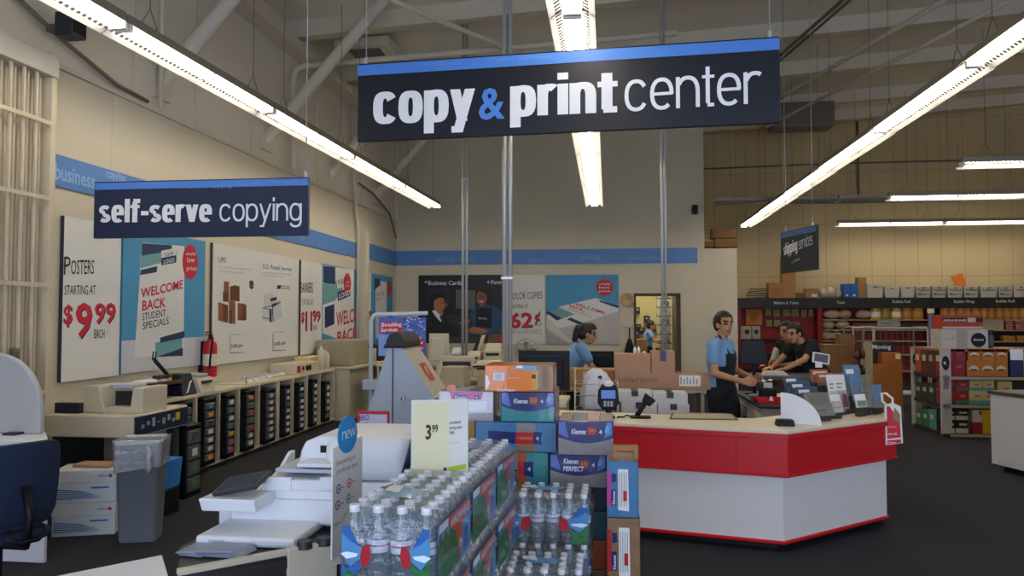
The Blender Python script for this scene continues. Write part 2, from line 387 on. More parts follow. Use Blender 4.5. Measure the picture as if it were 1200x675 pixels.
a = MB(); a.box((3.6, 17.2, 5.8), (4.9, 17.8, 6.35), WIREM, .03); tag(a.build('air_duct'), 'dark duct box under roof before the tan wall', 'duct')
m = MB(); m.box((-4.86, 14.32, 0), (-4.62, 14.52, 3.35), WALL, .008); struct('wall_pilaster', m, 'cream pilaster on the left wall')
# ---------------------------------------------------------------- strip lights
TUBE = EM('fluorescent_tube_lit', '#fff6e8', 12); REFL = M('white_reflector', '#f2efe6', .5, noise=.02); SLOT = M('louver_slot', '#3a352c', .8); HOUS = M('light_housing', '#8d8577', .5)
TOFF = M('fluorescent_tube_dark', '#8d8472', .4)
LL = 2.44
def make_light(lit=True, slots=True, wires=2.0):
    t = thing('strip_light', 'x', 'ceiling light')
    m = MB(); m.box((-.06, -LL/2+.01, .0), (.06, LL/2-.01, .075), HOUS, .004, seg=1); m.build('housing', t)
    m = MB()
    for s in (-1, 1):
        def strip(x0, x1, y0, y1): m.mesh([(s*x, y, -(x-.06)*.636) for x, y in ((x0, y0), (x1, y0), (x1, y1), (x0, y1))], [(0, 1, 2, 3)], REFL if lit else HOUS)
        if not slots: strip(.06, .17, -LL/2, LL/2)
        else:                                      # uplight slots punched along each wing
            strip(.06, .078, -LL/2, LL/2); strip(.125, .17, -LL/2, LL/2)
            for k in range(41): y = -LL/2+k*LL/41; strip(.078, .125, y, y+LL/41*.4)
    m.mesh([(-.06, -LL/2, -.001), (.06, -LL/2, -.001), (.06, LL/2, -.001), (-.06, LL/2, -.001)], [(0, 1, 2, 3)], REFL if lit else HOUS)
    m.build('reflector', t)
    for s in (-1, 1):
        for h in (0, 1):
            m = MB(); y0 = -LL/2+.03+h*LL/2; m.cyl((s*.04, y0, -.035), (s*.04, y0+LL/2-.06, -.035), .02, TUBE if lit else TOFF, n=8)
            m.build('tube', t)
    for h in (-1, 0, 1):
        m = MB(); m.box((-.07, h*(LL/2-.03)-.015, -.06), (.07, h*(LL/2-.03)+.015, 0), REFL); m.build('lamp_holder', t)
    for y in (-LL/2+.35, LL/2-.35):
        m = MB(); m.tube([(0, y-.12, .08), (0, y, .26), (0, y+.12, .08)], .004, WIREM, n=5); m.tube([(0, y, .26), (0, y, wires)], .004, WIREM, n=5); m.build('hanger_cable', t)
    return t
proto_l = make_light()
ordn = ['farthest', 'next to farthest', 'third from the far end', 'fourth from the far end', 'fifth from the far end', 'sixth from the far end', 'seventh from the far end']
used = [False]
def put_light(loc, rz, label, group, src=None):
    src = src or proto_l
    if src is proto_l and not used[0]:
        used[0] = True; src.location = loc; src.rotation_euler.z = rz; src['label'] = label; src['group'] = group; return src
    return dup(src, loc, rz, label, group)
for k in range(5):
    y = 15.25-LL/2-k*(LL+.01); x = -3.43-(15.2-y)*.0312
    put_light((x, y, 3.93), math.atan(-.0312), 'lit strip light in the row along the poster wall, '+ordn[k], 'strip lights in the left row')
for k in range(5):
    y = 15.4-LL/2-k*(LL+.01)
    put_light((-.25, y, 3.93), 0, 'lit strip light in the row behind the large sign, '+ordn[k], 'strip lights in the middle row')
for k in range(6):
    y = 19.45-LL/2-k*(LL+.01); x = 3.35-(19.43-y)*.0085
    put_light((x, y, 3.93), 0, 'lit strip light in the row beside the shipping sign, '+ordn[k], 'strip lights in the right row')
for nm, yy, x0, n in (('upper', 11.97, 5.17, 2), ('middle', 15.16, 5.25, 2), ('lowest', 19.38, 5.52, 2)):
    for k in range(n):
        put_light((x0+LL/2+k*(LL+.01), yy, 3.93), PI/2, 'lit strip light hung crosswise over the shipping aisle, %s row, %s one' % (nm, ('inner', 'outer')[k]), 'crosswise strip lights at right')
off = make_light(lit=False, slots=False, wires=2.2)
off.location = (2.14+LL/2, 16.0, 4.02); off.rotation_euler.z = PI/2; tag(off, 'unlit brown strip light hanging crosswise over the shipping sign, inner one', 'ceiling light', 'unlit strip lights')
dup(off, (2.14+LL*1.5+.01, 16.0, 4.02), PI/2, 'unlit brown strip light hanging crosswise over the shipping sign, outer one')
# ---------------------------------------------------------------- planes that carry print
class Face:
    def __init__(s, o, r, u): s.o = V(o); s.r = V(r).normalized(); s.u = V(u).normalized(); s.n = s.r.cross(s.u)
    def uv(s, px, py):
        d = ray(px, py); e = V((0, 0, EYE)); t = (s.o-e).dot(s.n)/d.dot(s.n); p = e+d*t-s.o
        return (p.dot(s.r), p.dot(s.u))
    def poly(s, mb, pts, mat, off=.002): mb.poly([s.uv(*p) for p in pts], s.o, s.r, s.u, mat, off)
    def puv(s, mb, pts, mat, off=.002): mb.poly(pts, s.o, s.r, s.u, mat, off)
    def text(s, mb, t, a, b, h, mat, bold=0, off=.004, up=None, cap=.729, shear=0, sp=1.0):
        """run t from photo point a to b along its baseline, capital height h photo pixels"""
        A, B = V(s.uv(*a)), V(s.uv(*b)); d = (B-A); w = d.length; d.normalize()
        r = s.r*d.x+s.u*d.y
        q = V(s.uv(a[0]+(up[0] if up else 0), a[1]-h if not up else a[1]+up[1]))-A
        if up: u = s.r*q.x+s.u*q.y
        else: u = s.u*q.y
        L = u.length/cap; u = u.normalized()
        vs, fs, x0, x1 = text_geo(t, bold, sp)
        k = w/max(1e-6, x1-x0); o = s.o+r*0+s.r*A.x+s.u*A.y+s.n*off
        mb.mesh([o+r*((v[0]-x0+v[1]*shear)*k)+u*(v[1]*L)+s.n*(.0003*v[2] if len(v) > 2 else 0) for v in vs], fs, mat)
    def oval(s, mb, cx, cy, rx, ry, mat, off=.002, n=28): s.poly(mb, [(cx+rx*math.cos(2*PI*k/n), cy+ry*math.sin(2*PI*k/n)) for k in range(n)][::-1], mat, off)
# ================================================================ SIGNS AND POSTERS
def hang_sign(name, label, A, B, z0, z1, board_mat, strip_mat, strip_h, wires, thick=.04):
    A, B = V((A[0], A[1], z0)), V((B[0], B[1], z0)); r = (B-A).normalized(); n = r.cross(V(EZ)); W = (B-A).length
    t = thing(name, label, 'hanging sign', (A+B)/2)
    inv = MX.Translation(-(A+B)/2)
    f = Face(A, r, EZ)
    m = MB(); m.prism([(0, 0), (W, 0), (W, z1-z0), (0, z1-z0)], A, r, EZ, thick, board_mat, .004); m.xf(inv); m.build('board', t)
    m = MB(); m.prism([(0, z1-z0-strip_h), (W, z1-z0-strip_h), (W, z1-z0-.012), (0, z1-z0-.012)], A+n*.004, r, EZ, .003, strip_mat); m.xf(inv); m.build('top_stripe', t)
    for w in wires:
        p = A+r*(W*w)-n*thick/2; m = MB(); m.tube([p+V((0, 0, z1-z0-.01)), (p.x, p.y, zc(p.x))], .005, STEEL, n=5); m.box(p+V((-.012, -.012, z1-z0-.01)), p+V((.012, .012, z1-z0+.05)), STEEL); m.xf(inv); m.build('hanging_wire', t)
    return t, f, inv
t, f, inv = hang_sign('copy_center_sign', 'large black hanging sign reading copy & print center', (-1.92, 5.71), (1.205, 5.505), 3.01, 3.62, NAVY, SKYB, .095, (.02, .98))
m = MB(); OF = .008
def runs(f, inv, t, rows, OF=.008):
    for (s, a, b, h, mt, bold, kw) in rows:
        m = MB(); f.text(m, s, a, b, h, mt, bold, OF, **kw); m.xf(inv); m.build('lettering', t)
XC = dict(cap=.56)
runs(f, inv, t, [('copy', (437.5, 145.5), (557, 141.5), 36.5, SIGNW, 'H', XC), ('&', (561, 139.8), (592, 138), 37.5, SKYB, .022, {}), ('print', (598, 137.2), (724, 131.5), 35.5, SIGNW, 'H', XC),
    ('center', (732, 131), (893, 121), 36, SIGNW, 'L', XC), ('print', (583, 73), (603, 72), 6, BANDT2, 0, {}), ('services', (606, 72), (645, 69.5), 6, BANDT2, 0, {}), ('copies', (498, 78), (540, 76), 6, BANDT2, 0, {})])
t, f, inv = hang_sign('self_serve_sign', 'navy hanging sign reading self-serve copying above the wall posters', (-4.395, 6.1), (-2.468, 6.1), 2.33, 2.82, NAVY2, SKYB, .07, (.985,))
runs(f, inv, t, [('self-serve', (116.5, 260.8), (249, 260), 20, SIGNW, 'H', XC), ('copying', (257.5, 259.5), (354, 258.5), 20, SIGNW, 'L', XC), ('self-serve', (222, 221), (244, 220.5), 4, BANDT2, 0, {}), ('copying', (248, 220.5), (272, 220), 4, BANDT2, 0, {}), ('self-serve', (320, 214.5), (350, 214), 4, BANDT2, 0, {})])
t, f, inv = hang_sign('shipping_sign', 'small angled hanging sign reading shipping services', (2.6, 11.98), (2.86, 11.0), 2.31, 2.93, M('charcoal_sign', '#23262b', .5), M('dull_sign_blue', '#45689c', .5), .09, (.12, .88))
runs(f, inv, t, [('shipping', (919, 299.5), (935, 293), 10, SIGNW, 'H', XC), ('services', (936.5, 292.6), (953, 286), 10, SIGNW, 'L', XC), ('counter', (931, 307), (938, 304.5), 3, SIGNW, 0, {})])
m = MB(); f.oval(m, 929, 307.6, .8, 1.8, M('logo_green', '#6f9a4a'), .008, 10); m.xf(inv); m.build('emblem', t)
# blue lettered band round the walls
def band(name, o, r, W, z0, z1, words):
    f = Face(o, r, EZ); m = MB(); m.prism([(0, 0), (W, 0), (W, z1-z0), (0, z1-z0)], V(o)+f.n*.02, r, EZ, .02, BANDB)
    b = m.build(name); b['kind'] = 'structure'; b['label'] = 'blue lettered band along the wall'
    m = MB()
    for (tx, u, v, s, mt) in words: m.text(tx, V(o)+f.r*u+f.u*v+f.n*.02, r, EZ, s, mt, .02, .8, off=.003)
    m.build('lettering', b)
band('trim_3', (XL, 6.05, 2.8), EY, 8.25, 2.8, 3.08, [('business', .06, .06, .2, BANDT), ('copying', .75, .2, .12, BANDT), ('printing', 2.0, .05, .2, BANDT2), ('shipping', 3.6, .17, .12, BANDT2), ('binding services', 4.6, .06, .2, BANDT2)])
band('trim_4', (XL, 14.54, 2.83), EY, 2.54, 2.83, 3.15, [('print', .4, .08, .18, BANDT2)])
band('trim_5', (XL+.03, YB, 2.84), EX, 6.72, 2.84, 3.17, [('printing services', .9, .09, .17, BANDT2), ('copying', 3.0, .05, .14, BANDT2), ('binding', 4.2, .1, .18, BANDT2), ('business services', 5.2, .08, .14, BANDT2)])
# posters
def poster(label, o, r, W, H, mat, thick=.02, bend=0, edge=None):
    t = thing('wall_poster', label, 'poster', V(o)+V(r)*W/2)
    f = Face(V(o)+V(r).cross(V(EZ))*(thick+.004), r, EZ); inv = MX.Translation(-(V(o)+V(r)*W/2))
    m = MB(); m.prism([(0, 0), (W, 0), (W, H), (0, H)], f.o, r, EZ, thick, edge or mat); m.poly([(0, 0), (W, 0), (W, H), (0, H)], f.o, f.r, f.u, mat, .0008); PB.append(m)
    return t, f, inv
PB = []
PWHT = M('poster_white', '#dcdcd8', .6, noise=.02); PGAP = M('poster_shadow_edge', '#3a4252', .7)
def shadow_text(f, m, s, a, b, h, k=.9):
    f.text(m, s, (a[0]+k, a[1]+k), (b[0]+k, b[1]+k), h, PBLK, .03, .003); f.text(m, s, a, b, h, PRED, .02, .005)
t, f, inv = poster('white poster reading posters starting at $9.99 each', (XL, 6.22, 1.08), EY, .8, 1.47, PWHT, .035, edge=PGAP)
m = PB[-1]
f.text(m, 'P', (74.4, 322), (82, 321.8), 23, PBLK, 0); f.text(m, 'OSTERS', (82.6, 321.6), (109.6, 321), 18, PBLK, 0)
f.text(m, 'STARTING AT', (75, 345.5), (111.6, 345), 12, PBLK, 0)
shadow_text(f, m, '$', (73.5, 379), (84, 378), 22); shadow_text(f, m, '9', (87.3, 395), (107, 393), 41); shadow_text(f, m, '99', (110, 378.5), (134.5, 377), 24)
f.text(m, 'EACH', (110, 396.3), (122, 396), 11, PBLK, 0); m.xf(inv); m.build('board', t)
def z4(*pts): return [(x/3, 225+y/3) for x, y in pts]
t, f, inv = poster('blue poster reading welcome back student specials', (XL, 7.08, 1.09), EY, 1.57, 1.47, PSKY)
m = PB[-1]
f.puv(m, [(0, 0), (1.57, 0), (1.57, .33), (0, .33)], M('poster_pale_base', '#c9cdd4', .6), .0015)
f.poly(m, z4((472, 580), (645, 575), (648, 190), (499, 178)), PWHT, .002)
f.poly(m, z4((497, 225), (603, 205), (603, 187), (499, 180)), PNAVY, .003); f.poly(m, z4((494, 268), (565, 250), (620, 240), (620, 205), (603, 203), (497, 226)), PTEAL, .0025); f.poly(m, z4((492, 292), (550, 282), (552, 260), (494, 274)), PNAVY, .003)
f.poly(m, z4((562, 530), (648, 512), (648, 488), (562, 512)), PNAVY, .003); f.poly(m, z4((545, 580), (565, 577), (640, 552), (640, 512), (545, 530)), PTEAL, .0025); f.poly(m, z4((548, 580), (642, 576), (642, 548)), PNAVY, .003)
f.poly(m, z4((566, 258), (619, 248), (618, 222), (566, 232)), PNAVY, .0032); f.poly(m, z4((566, 232), (618, 222), (618, 197), (566, 206)), PWHT, .0032)
def t4(s, a, b, h, mat, bold=0): f.text(m, s, z4(a)[0], z4(b)[0], h/3, mat, bold, .0045)
t4('YOUR', (576, 229), (608, 222), 14, PBLK, .005); t4('LOGO', (574, 253), (612, 245), 15, SIGNW, .005)
t4('WELCOME', (493, 373), (642, 338), 34, PRED, .02); t4('BACK', (498, 417), (581, 403), 36, PRED, .02)
t4('STUDENT', (499, 452), (581, 436), 27, PBLK, 0); t4('SPECIALS', (500, 484), (592, 464), 27, PBLK, 0)
c = f.uv(222.7, 307); f.puv(m, circle(c[0], c[1], .165, ry=.2), PRED, .003)
t4('everyday', (652, 222), (688, 222), 12, SIGNW); t4('low', (657, 247), (683, 247), 20, SIGNW); t4('price', (655, 275), (690, 276), 17, SIGNW)
m.xf(inv); m.build('board', t)
def z6(*pts): return [(240+x/4.5, 280+y/4.5) for x, y in pts]
t, f, inv = poster('wide white poster with UPS and postal service shipping boxes', (XL, 8.8, 1.07), EY, 2.6, 1.49, PWHT, .035, edge=M('poster_dark_edge', '#4a4238', .7))
m = PB[-1]
def t6(s, a, b, h, mat, bold=0): f.text(m, s, z6(a)[0], z6(b)[0], h/4.5, mat, bold, .0045)
PBLUE = M('print_blue', '#2f7ea8'); BOXA = M('print_box_brown', '#8a5a34'); BOXB = M('print_box_dark', '#6a4226'); BOXC = M('print_box_white', '#c9cbcc')
t6('UPS', (70, 122), (110, 124), 28, PBLUE, .01); t6('U.S. Postal Service', (305, 155), (455, 170), 24, PBLUE, .005)
t6('drop off your prepaid packages here', (70, 148), (245, 165), 7, PGRY); t6('with no extra service charge', (70, 172), (205, 183), 7, PGRY)
t6('priority mail and flat rate shipping', (305, 180), (455, 190), 7, PGRY); t6('ask an associate for rates', (305, 195), (415, 203), 7, PGRY)
for q, c1 in (([(98, 330), (126, 332), (126, 226), (100, 224)], BOXA), ([(94, 330), (124, 330), (124, 284), (94, 276)], BOXB), ([(131, 325), (182, 330), (182, 250), (156, 244), (131, 252)], BOXB), ([(131, 325), (158, 328), (158, 246), (131, 252)], BOXA),
              ([(69, 430), (122, 442), (122, 350), (69, 332)], BOXA), ([(95, 438), (122, 442), (122, 350), (95, 341)], BOXB), ([(172, 430), (218, 428), (218, 348), (172, 336)], BOXA), ([(195, 432), (218, 428), (218, 348), (195, 338)], BOXB), ([(126, 446), (160, 448), (160, 330), (126, 326)], BOXA), ([(126, 446), (143, 448), (143, 378), (126, 372)], BOXB)):
    f.poly(m, z6(*q), c1, .002+.0002*(10 if c1 is BOXB else 3))
f.poly(m, z6((234, 256), (245, 268), (256, 258), (256, 224), (245, 218), (234, 222)), BOXB, .003); t6('ups', (237, 250), (254, 252), 12, M('shield_gold', '#c99a3a'), .01)
for q in ([(312, 360), (378, 350), (378, 306), (345, 286), (312, 296)], [(303, 430), (352, 440), (352, 370), (303, 362)], [(358, 440), (410, 410), (395, 322), (352, 345)]): f.poly(m, z6(*q), BOXC, .002)
for q in ([(345, 330), (378, 322), (378, 306), (345, 314)], [(340, 438), (352, 440), (352, 372), (340, 370)], [(352, 345), (358, 440), (362, 438), (357, 345)], [(303, 366), (352, 374), (352, 370), (303, 362)], [(357, 360), (400, 335), (399, 330), (356, 354)], [(312, 362), (352, 356), (352, 352), (312, 358)], [(303, 415), (340, 423), (340, 419), (303, 411)]): f.poly(m, z6(*q), PNAVY, .0025)
t6('POSTAL', (402, 252), (446, 257), 8, PBLK, .01); t6('SERVICE', (402, 263), (446, 268), 8, PBLK, .01); f.poly(m, z6((378, 264), (398, 264), (402, 244), (382, 244)), PNAVY, .003)
for (x, y, s) in ((131, 512, '5:00 pm'), (357, 500, '3:00 pm')):
    f.poly(m, z6((x, y+92), (x+70, y+88), (x+70, y+84), (x+4, y+86), (x+4, y), (x, y)), PGRY, .0025); t6(s, (x+6, y+64), (x+66, y+56), 20, PBLK, .012); t6('pick up times', (x+4, y-6), (x+58, y-8), 6, PBLK)
m.xf(inv); m.build('board', t)
t, f, inv = poster('narrow white poster reading banners starting at $11.99', (XL, 11.52, 1.06), EY, .9, 1.49, PWHT, .03, edge=MATS['poster_dark_edge'])
m = PB[-1]; f.text(m, 'BANNERS', (352, 343), (366.5, 343), 13, PBLK); f.text(m, 'STARTING AT', (353, 357), (366.5, 357.5), 7, PGRY)
shadow_text(f, m, '$', (352.5, 377), (356, 377), 12, .5); shadow_text(f, m, '11', (357.3, 387), (365, 386.5), 23, .5); shadow_text(f, m, '99', (366, 376), (375, 376.5), 13, .5); f.text(m, 'EACH', (366.5, 386.5), (371, 386.5), 6, PBLK)
m.xf(inv); m.build('board', t)
def z3b(*pts): return [(330+x/3.375, 250+y/3.375) for x, y in pts]
t, f, inv = poster('blue banner poster with tilted logo card cut by the pilaster', (XL, 12.43, 1.06), EY, 1.86, 1.5, PSKY)
m = PB[-1]
f.poly(m, z3b((162, 474), (285, 520), (285, 222), (165, 205)), PWHT, .002); f.poly(m, z3b((165, 275), (212, 280), (212, 212), (165, 208)), PNAVY, .003); f.poly(m, z3b((163, 362), (210, 345), (240, 310), (240, 245), (212, 270), (165, 278)), PTEAL, .0028); f.poly(m, z3b((170, 455), (208, 438), (208, 358), (170, 372)), PNAVY, .003)
f.poly(m, z3b((222, 348), (272, 326), (270, 292), (220, 312)), PNAVY, .0032); f.poly(m, z3b((220, 300), (262, 280), (258, 238), (216, 254)), PWHT, .0034)
def t3(s, a, b, h, mat, bold=0): f.text(m, s, z3b(a)[0], z3b(b)[0], h/3.375, mat, bold, .0048)
t3('YOUR', (220, 286), (256, 272), 22, PBLK, .01); t3('LOGO', (226, 338), (270, 322), 22, SIGNW, .01); t3('WELCOME', (215, 448), (330, 415), 58, PRED, .02); t3('BACK', (219, 515), (300, 490), 48, PRED, .02)
f.oval(m, 330+259/3.375, 250+278/3.375, 4.2, 12.5, PRED, .004); t3('low', (254, 276), (266, 274), 10, SIGNW); t3('price', (252, 290), (268, 290), 10, SIGNW)
m.xf(inv); m.build('board', t)
t, f, inv = poster('narrow white poster just past the pilaster reading $2.29', (XL, 14.56, 1.06), EY, .6, 1.48, PWHT)
m = PB[-1]; f.text(m, 'LAMINATING', (423.3, 349), (433, 350), 7, PGRY); f.text(m, 'STARTING AT', (423.4, 359), (433, 359.6), 4, PGRY); shadow_text(f, m, '2', (424.3, 383), (429, 383), 20, .4); shadow_text(f, m, '29', (429.6, 374), (434.6, 374), 11, .4); m.xf(inv); m.build('board', t)
t, f, inv = poster('small blue framed poster in the far wall corner', (XL, 15.2, 1.06), EY, 1.53, 1.49, PSKY)
m = PB[-1]; f.poly(m, [(440, 397), (453, 395), (453, 331), (440, 327)], PWHT, .002); f.poly(m, [(438.5, 340), (445.5, 334), (445.5, 327), (438.5, 326)], PNAVY, .003); f.oval(m, 456, 337.5, 2.6, 9, PRED, .003); f.text(m, 'WELCOME', (441, 347), (450, 346), 4, PRED); f.text(m, 'BACK', (441, 353), (446, 352), 4, PRED); m.xf(inv); m.build('board', t)
# back wall posters
def z5(*pts): return [(480+x*.23333, 310+y*.23333) for x, y in pts]
t, f, inv = poster('dark photo poster of two people at a counter, headed business cards', (-4.27, YB, 1.07), EX, 1.95, 1.54, M('photo_dark', '#15181e', .4))
m = PB[-1]
SK1 = M('photo_skin', '#a8714e', .5); SK2 = M('photo_skin_deep', '#8a5238', .5); HR = M('photo_hair', '#15120f', .5); SUIT = M('photo_suit', '#16181e', .5); BLUS = M('photo_blue_shirt', '#1f4a70', .5); PGR = M('photo_grey', '#5a5d60', .5); PAPR = M('photo_apron', '#0d1118', .5)
f.poly(m, z5((52, 395), (470, 395), (470, 240), (52, 260)), M('photo_mid', '#2a2f36'), .0012); f.poly(m, z5((232, 220), (330, 230), (330, 130), (232, 126)), PGR, .0015); f.poly(m, z5((90, 190), (200, 200), (200, 120), (90, 118)), M('photo_shade', '#20262c'), .0014)
f.poly(m, z5((85, 395), (240, 395), (250, 320), (200, 300), (160, 235), (110, 215), (85, 260)), SUIT, .002); f.poly(m, z5((128, 228), (160, 262), (158, 290), (132, 262), (112, 232)), SIGNW, .0023); f.poly(m, z5((150, 262), (164, 292), (176, 285), (160, 255)), PNAVY, .0026)
c = f.uv(*z5((150, 200))[0]); f.puv(m, circle(c[0], c[1], .135, ry=.19), SK1, .0024); f.poly(m, z5((105, 215), (118, 200), (122, 178), (150, 165), (182, 172), (186, 155), (160, 142), (125, 148), (106, 170)), HR, .0027); f.poly(m, z5((182, 205), (192, 208), (186, 192)), SK1, .0025)
f.poly(m, z5((285, 350), (320, 300), (300, 250), (330, 215), (385, 200), (440, 215), (470, 240), (470, 340), (420, 350), (340, 352)), BLUS, .002); f.poly(m, z5((330, 310), (410, 320), (414, 215), (335, 218)), PAPR, .0024); f.text(m, 'copy & print', z5((345, 272))[0], z5((388, 276))[0], 2.2, SIGNW, 0, .004)
c = f.uv(*z5((362, 168))[0]); f.puv(m, circle(c[0], c[1], .12, ry=.18), SK2, .0024); f.poly(m, z5((350, 135), (372, 112), (402, 122), (412, 160), (405, 205), (388, 205), (392, 165), (378, 142)), HR, .0028); f.poly(m, z5((345, 182), (362, 192), (374, 180), (360, 186)), SIGNW, .003)
f.poly(m, z5((290, 330), (320, 312), (372, 322), (400, 335), (360, 348), (310, 345)), SK1, .0029); f.poly(m, z5((240, 300), (300, 290), (305, 275), (270, 280)), SK1, .0028)
f.poly(m, z5((390, 395), (470, 385), (470, 345), (400, 352)), M('photo_box', '#7a5a3e'), .0026); f.poly(m, z5((440, 385), (470, 380), (470, 362), (440, 366)), PRED, .003); f.poly(m, z5((190, 395), (390, 395), (380, 370), (200, 360)), M('photo_desk', '#3c3a38'), .0025)
for (ex, ey, w_) in ((163, 192, 7), (176, 190, 6), (353, 163, 6), (370, 161, 6)): f.poly(m, z5((ex-w_, ey+2), (ex, ey+4), (ex+w_, ey+2), (ex, ey-2)), HR, .0032); f.poly(m, z5((ex-w_-1, ey-7), (ex+w_+1, ey-9), (ex+w_, ey-11), (ex-w_, ey-10)), HR, .0032)
f.poly(m, z5((160, 222), (178, 219), (176, 224), (164, 227)), M('photo_lip', '#7a3a30', .5), .0032); f.poly(m, z5((128, 226), (172, 244), (160, 262), (122, 240)), SK1, .0022)
f.text(m, 'Business Cards', z5((94, 103))[0], z5((262, 102))[0], 5.2, SIGNW, .005, .004); f.text(m, 'Forms', z5((410, 99))[0], z5((478, 98))[0], 5.2, SIGNW, .005, .004)
for x in (82, 396): f.text(m, '*', z5((x-6, 103))[0], z5((x+6, 103))[0], 5, SIGNW, .01, .004)
m.xf(inv); m.build('board', t)
t, f, inv = poster('white poster reading color copies starting at 62¢', (-2.32, YB, 1.06), EX, .93, 1.54, PWHT)
m = PB[-1]
f.text(m, 'C', z5((500, 176))[0], z5((514, 176))[0], 10.5, PBLK); f.text(m, 'OLOR COPIES', z5((518, 176))[0], z5((667, 170))[0], 8.5, PBLK); f.text(m, 'STARTING AT', z5((500, 221))[0], z5((596, 219))[0], 5, PBLK)
shadow_text(f, m, '62', z5((500, 316))[0], z5((618, 313))[0], 17.5, .5); shadow_text(f, m, '¢', z5((628, 282))[0], z5((656, 281))[0], 12, .5); f.text(m, 'EACH', z5((628, 310))[0], z5((662, 309))[0], 4.5, PBLK); f.text(m, 'FOR 101-500 SHEETS', z5((500, 348))[0], z5((662, 346))[0], 5, PGRY)
m.xf(inv); m.build('board', t)
t, f, inv = poster('blue poster picturing a white ream printed welcome back', (-1.36, YB, 1.055), EX, 1.6, 1.54, PSKY, edge=PGAP)
m = PB[-1]; RM = M('print_ream_side', '#b9b6b4'); RM2 = M('print_ream_front', '#cfccc6')
f.puv(m, [(0, 0), (1.6, 0), (1.6, .62), (0, .62)], M('poster_grey_base', '#a3a2a2'), .001)
f.poly(m, z5((686, 300), (840, 398), (1049, 398), (1049, 215), (935, 168), (752, 212), (690, 255)), PWHT, .0015); f.poly(m, z5((688, 330), (806, 398), (1049, 398), (1049, 235), (828, 305)), RM, .002); f.poly(m, z5((688, 262), (815, 385), (806, 398), (688, 318)), RM2, .0022)
f.poly(m, z5((686, 236), (700, 236), (765, 272), (740, 282), (686, 242)), PNAVY, .0025); f.poly(m, z5((700, 236), (752, 215), (830, 250), (765, 272)), PTEAL, .0024); f.poly(m, z5((950, 186), (1049, 220), (1049, 208), (960, 182)), PNAVY, .0025); f.poly(m, z5((790, 275), (852, 302), (888, 288), (825, 258)), PNAVY, .0028); f.poly(m, z5((808, 266), (872, 293), (888, 288), (825, 258)), PWHT, .003)
f.text(m, 'WELCOME', z5((832, 205))[0], z5((985, 252))[0], 5, PRED, .02, .0045, up=(-2.2, -4.2)); f.text(m, 'BACK', z5((808, 214))[0], z5((878, 238))[0], 5, PRED, .02, .0045, up=(-2.2, -4.2)); f.text(m, 'STUDENT SPECIALS', z5((795, 225))[0], z5((915, 268))[0], 2.4, PGRY, 0, .0045)
c = f.uv(*z5((980, 115))[0]); f.puv(m, circle(c[0], c[1], .19), PRED, .003); f.puv(m, circle(c[0], c[1], .17), M('badge_red', '#b02a38'), .0032)
for s, y in (('everyday', 102), ('low', 120), ('price', 138)): f.text(m, s, z5((952, y))[0], z5((1008, y))[0], 2.6, SIGNW, 0, .005)
m.xf(inv); m.build('board', t)
# ================================================================ ALONG THE LEFT WALL
# folding gate stacked at the end of the wall
GATE = M('gate_cream_steel', '#c9bda4', .55, noise=.05)
t = thing('folding_gate', 'cream folding security gate stacked at the wall end', 'gate', (-4.68, 5.53, 0))
ys = []
y = 5.36
k = 0
while y < 6.05:
    m = MB(); dx = (.05, -.04, .0)[k % 3]; m.box((dx-.012, y-5.75-.012, .06), (dx+.012, y-5.75+.012, 3.66), GATE, .003, seg=1); m.build('gate_bar', t)
    y += .042+.012*(k % 3 == 0); k += 1
for z in (.25, 1.02, 1.9, 2.62, 3.25):
    m = MB(); m.box((.075, -.38, z), (.085, .3, z+.035), GATE); m.build('gate_link', t)
for (y, z) in ((-.3, 1.35), (-.05, 1.35)):
    m = MB(); m.box((.06, y-.03, z-.05), (.11, y+.03, z+.06), M('gate_lock_grey', '#6f6a62', .5, metal=.4), .008); m.cyl((.085, y, z-.05), (.085, y, z-.12), .015, MATS['gate_lock_grey']); m.build('gate_lock', t)
m = MB(); m.box((-.11, -1.4, 3.66), (.1, .36, 3.84), BEAM, .01); m.build('header_track', t)
m = MB(); m.box((-.1, .3, 0), (.08, .36, 3.66), GATE, .004); m.build('end_post', t)
t = thing('wall_speaker', 'small black speaker high on the wall above the gate', 'speaker', (-4.6, 6.02, 4.06))
m = MB(); m.box((-.07, -.1, 0), (.1, .09, .2), DARK, .015); m.build('speaker_body', t); m = MB(); m.box((.1, -.08, .02), (.106, .07, .18), BLACK); m.build('grille', t)
m = MB(); m.box((-.2, -.03, .06), (-.07, .03, .12), WIREM); m.build('bracket', t)
# fire extinguisher
t = thing('fire_extinguisher', 'red fire extinguisher hung between the blue and shipping posters', 'extinguisher', (XL+.13, 8.6, .95))
XR = M('extinguisher_red', '#c01820', .3, noise=.03)
m = MB(); m.lathe([(0, .0), (.07, .0), (.078, .012), (.08, .05), (.08, .36), (.07, .40), (.035, .43), (.03, .45), (0, .45)], (0, 0, 0), XR, n=20); m.build('tank', t)
m = MB(); m.lathe([(.081, .13), (.081, .27)], (0, 0, 0), M('extinguisher_label', '#d9d4c4', .5), n=20); m.build('label_band', t)
m = MB(); m.cyl((0, 0, .45), (0, 0, .49), .022, BLACK); m.box((-.015, -.1, .49), (.015, .05, .5), BLACK); m.box((-.012, -.1, .52), (.012, .03, .532), BLACK); m.build('valve_handle', t)
m = MB(); m.tube([(.02, 0, .47), (.07, -.07, .46), (.08, -.11, .38), (.06, -.11, .2), (.05, -.1, .1)], .012, BLACK, n=8); m.build('hose', t)
m = MB(); m.box((-.13, -.03, .05), (-.08, .03, .42), BLACK); m.build('wall_bracket', t)
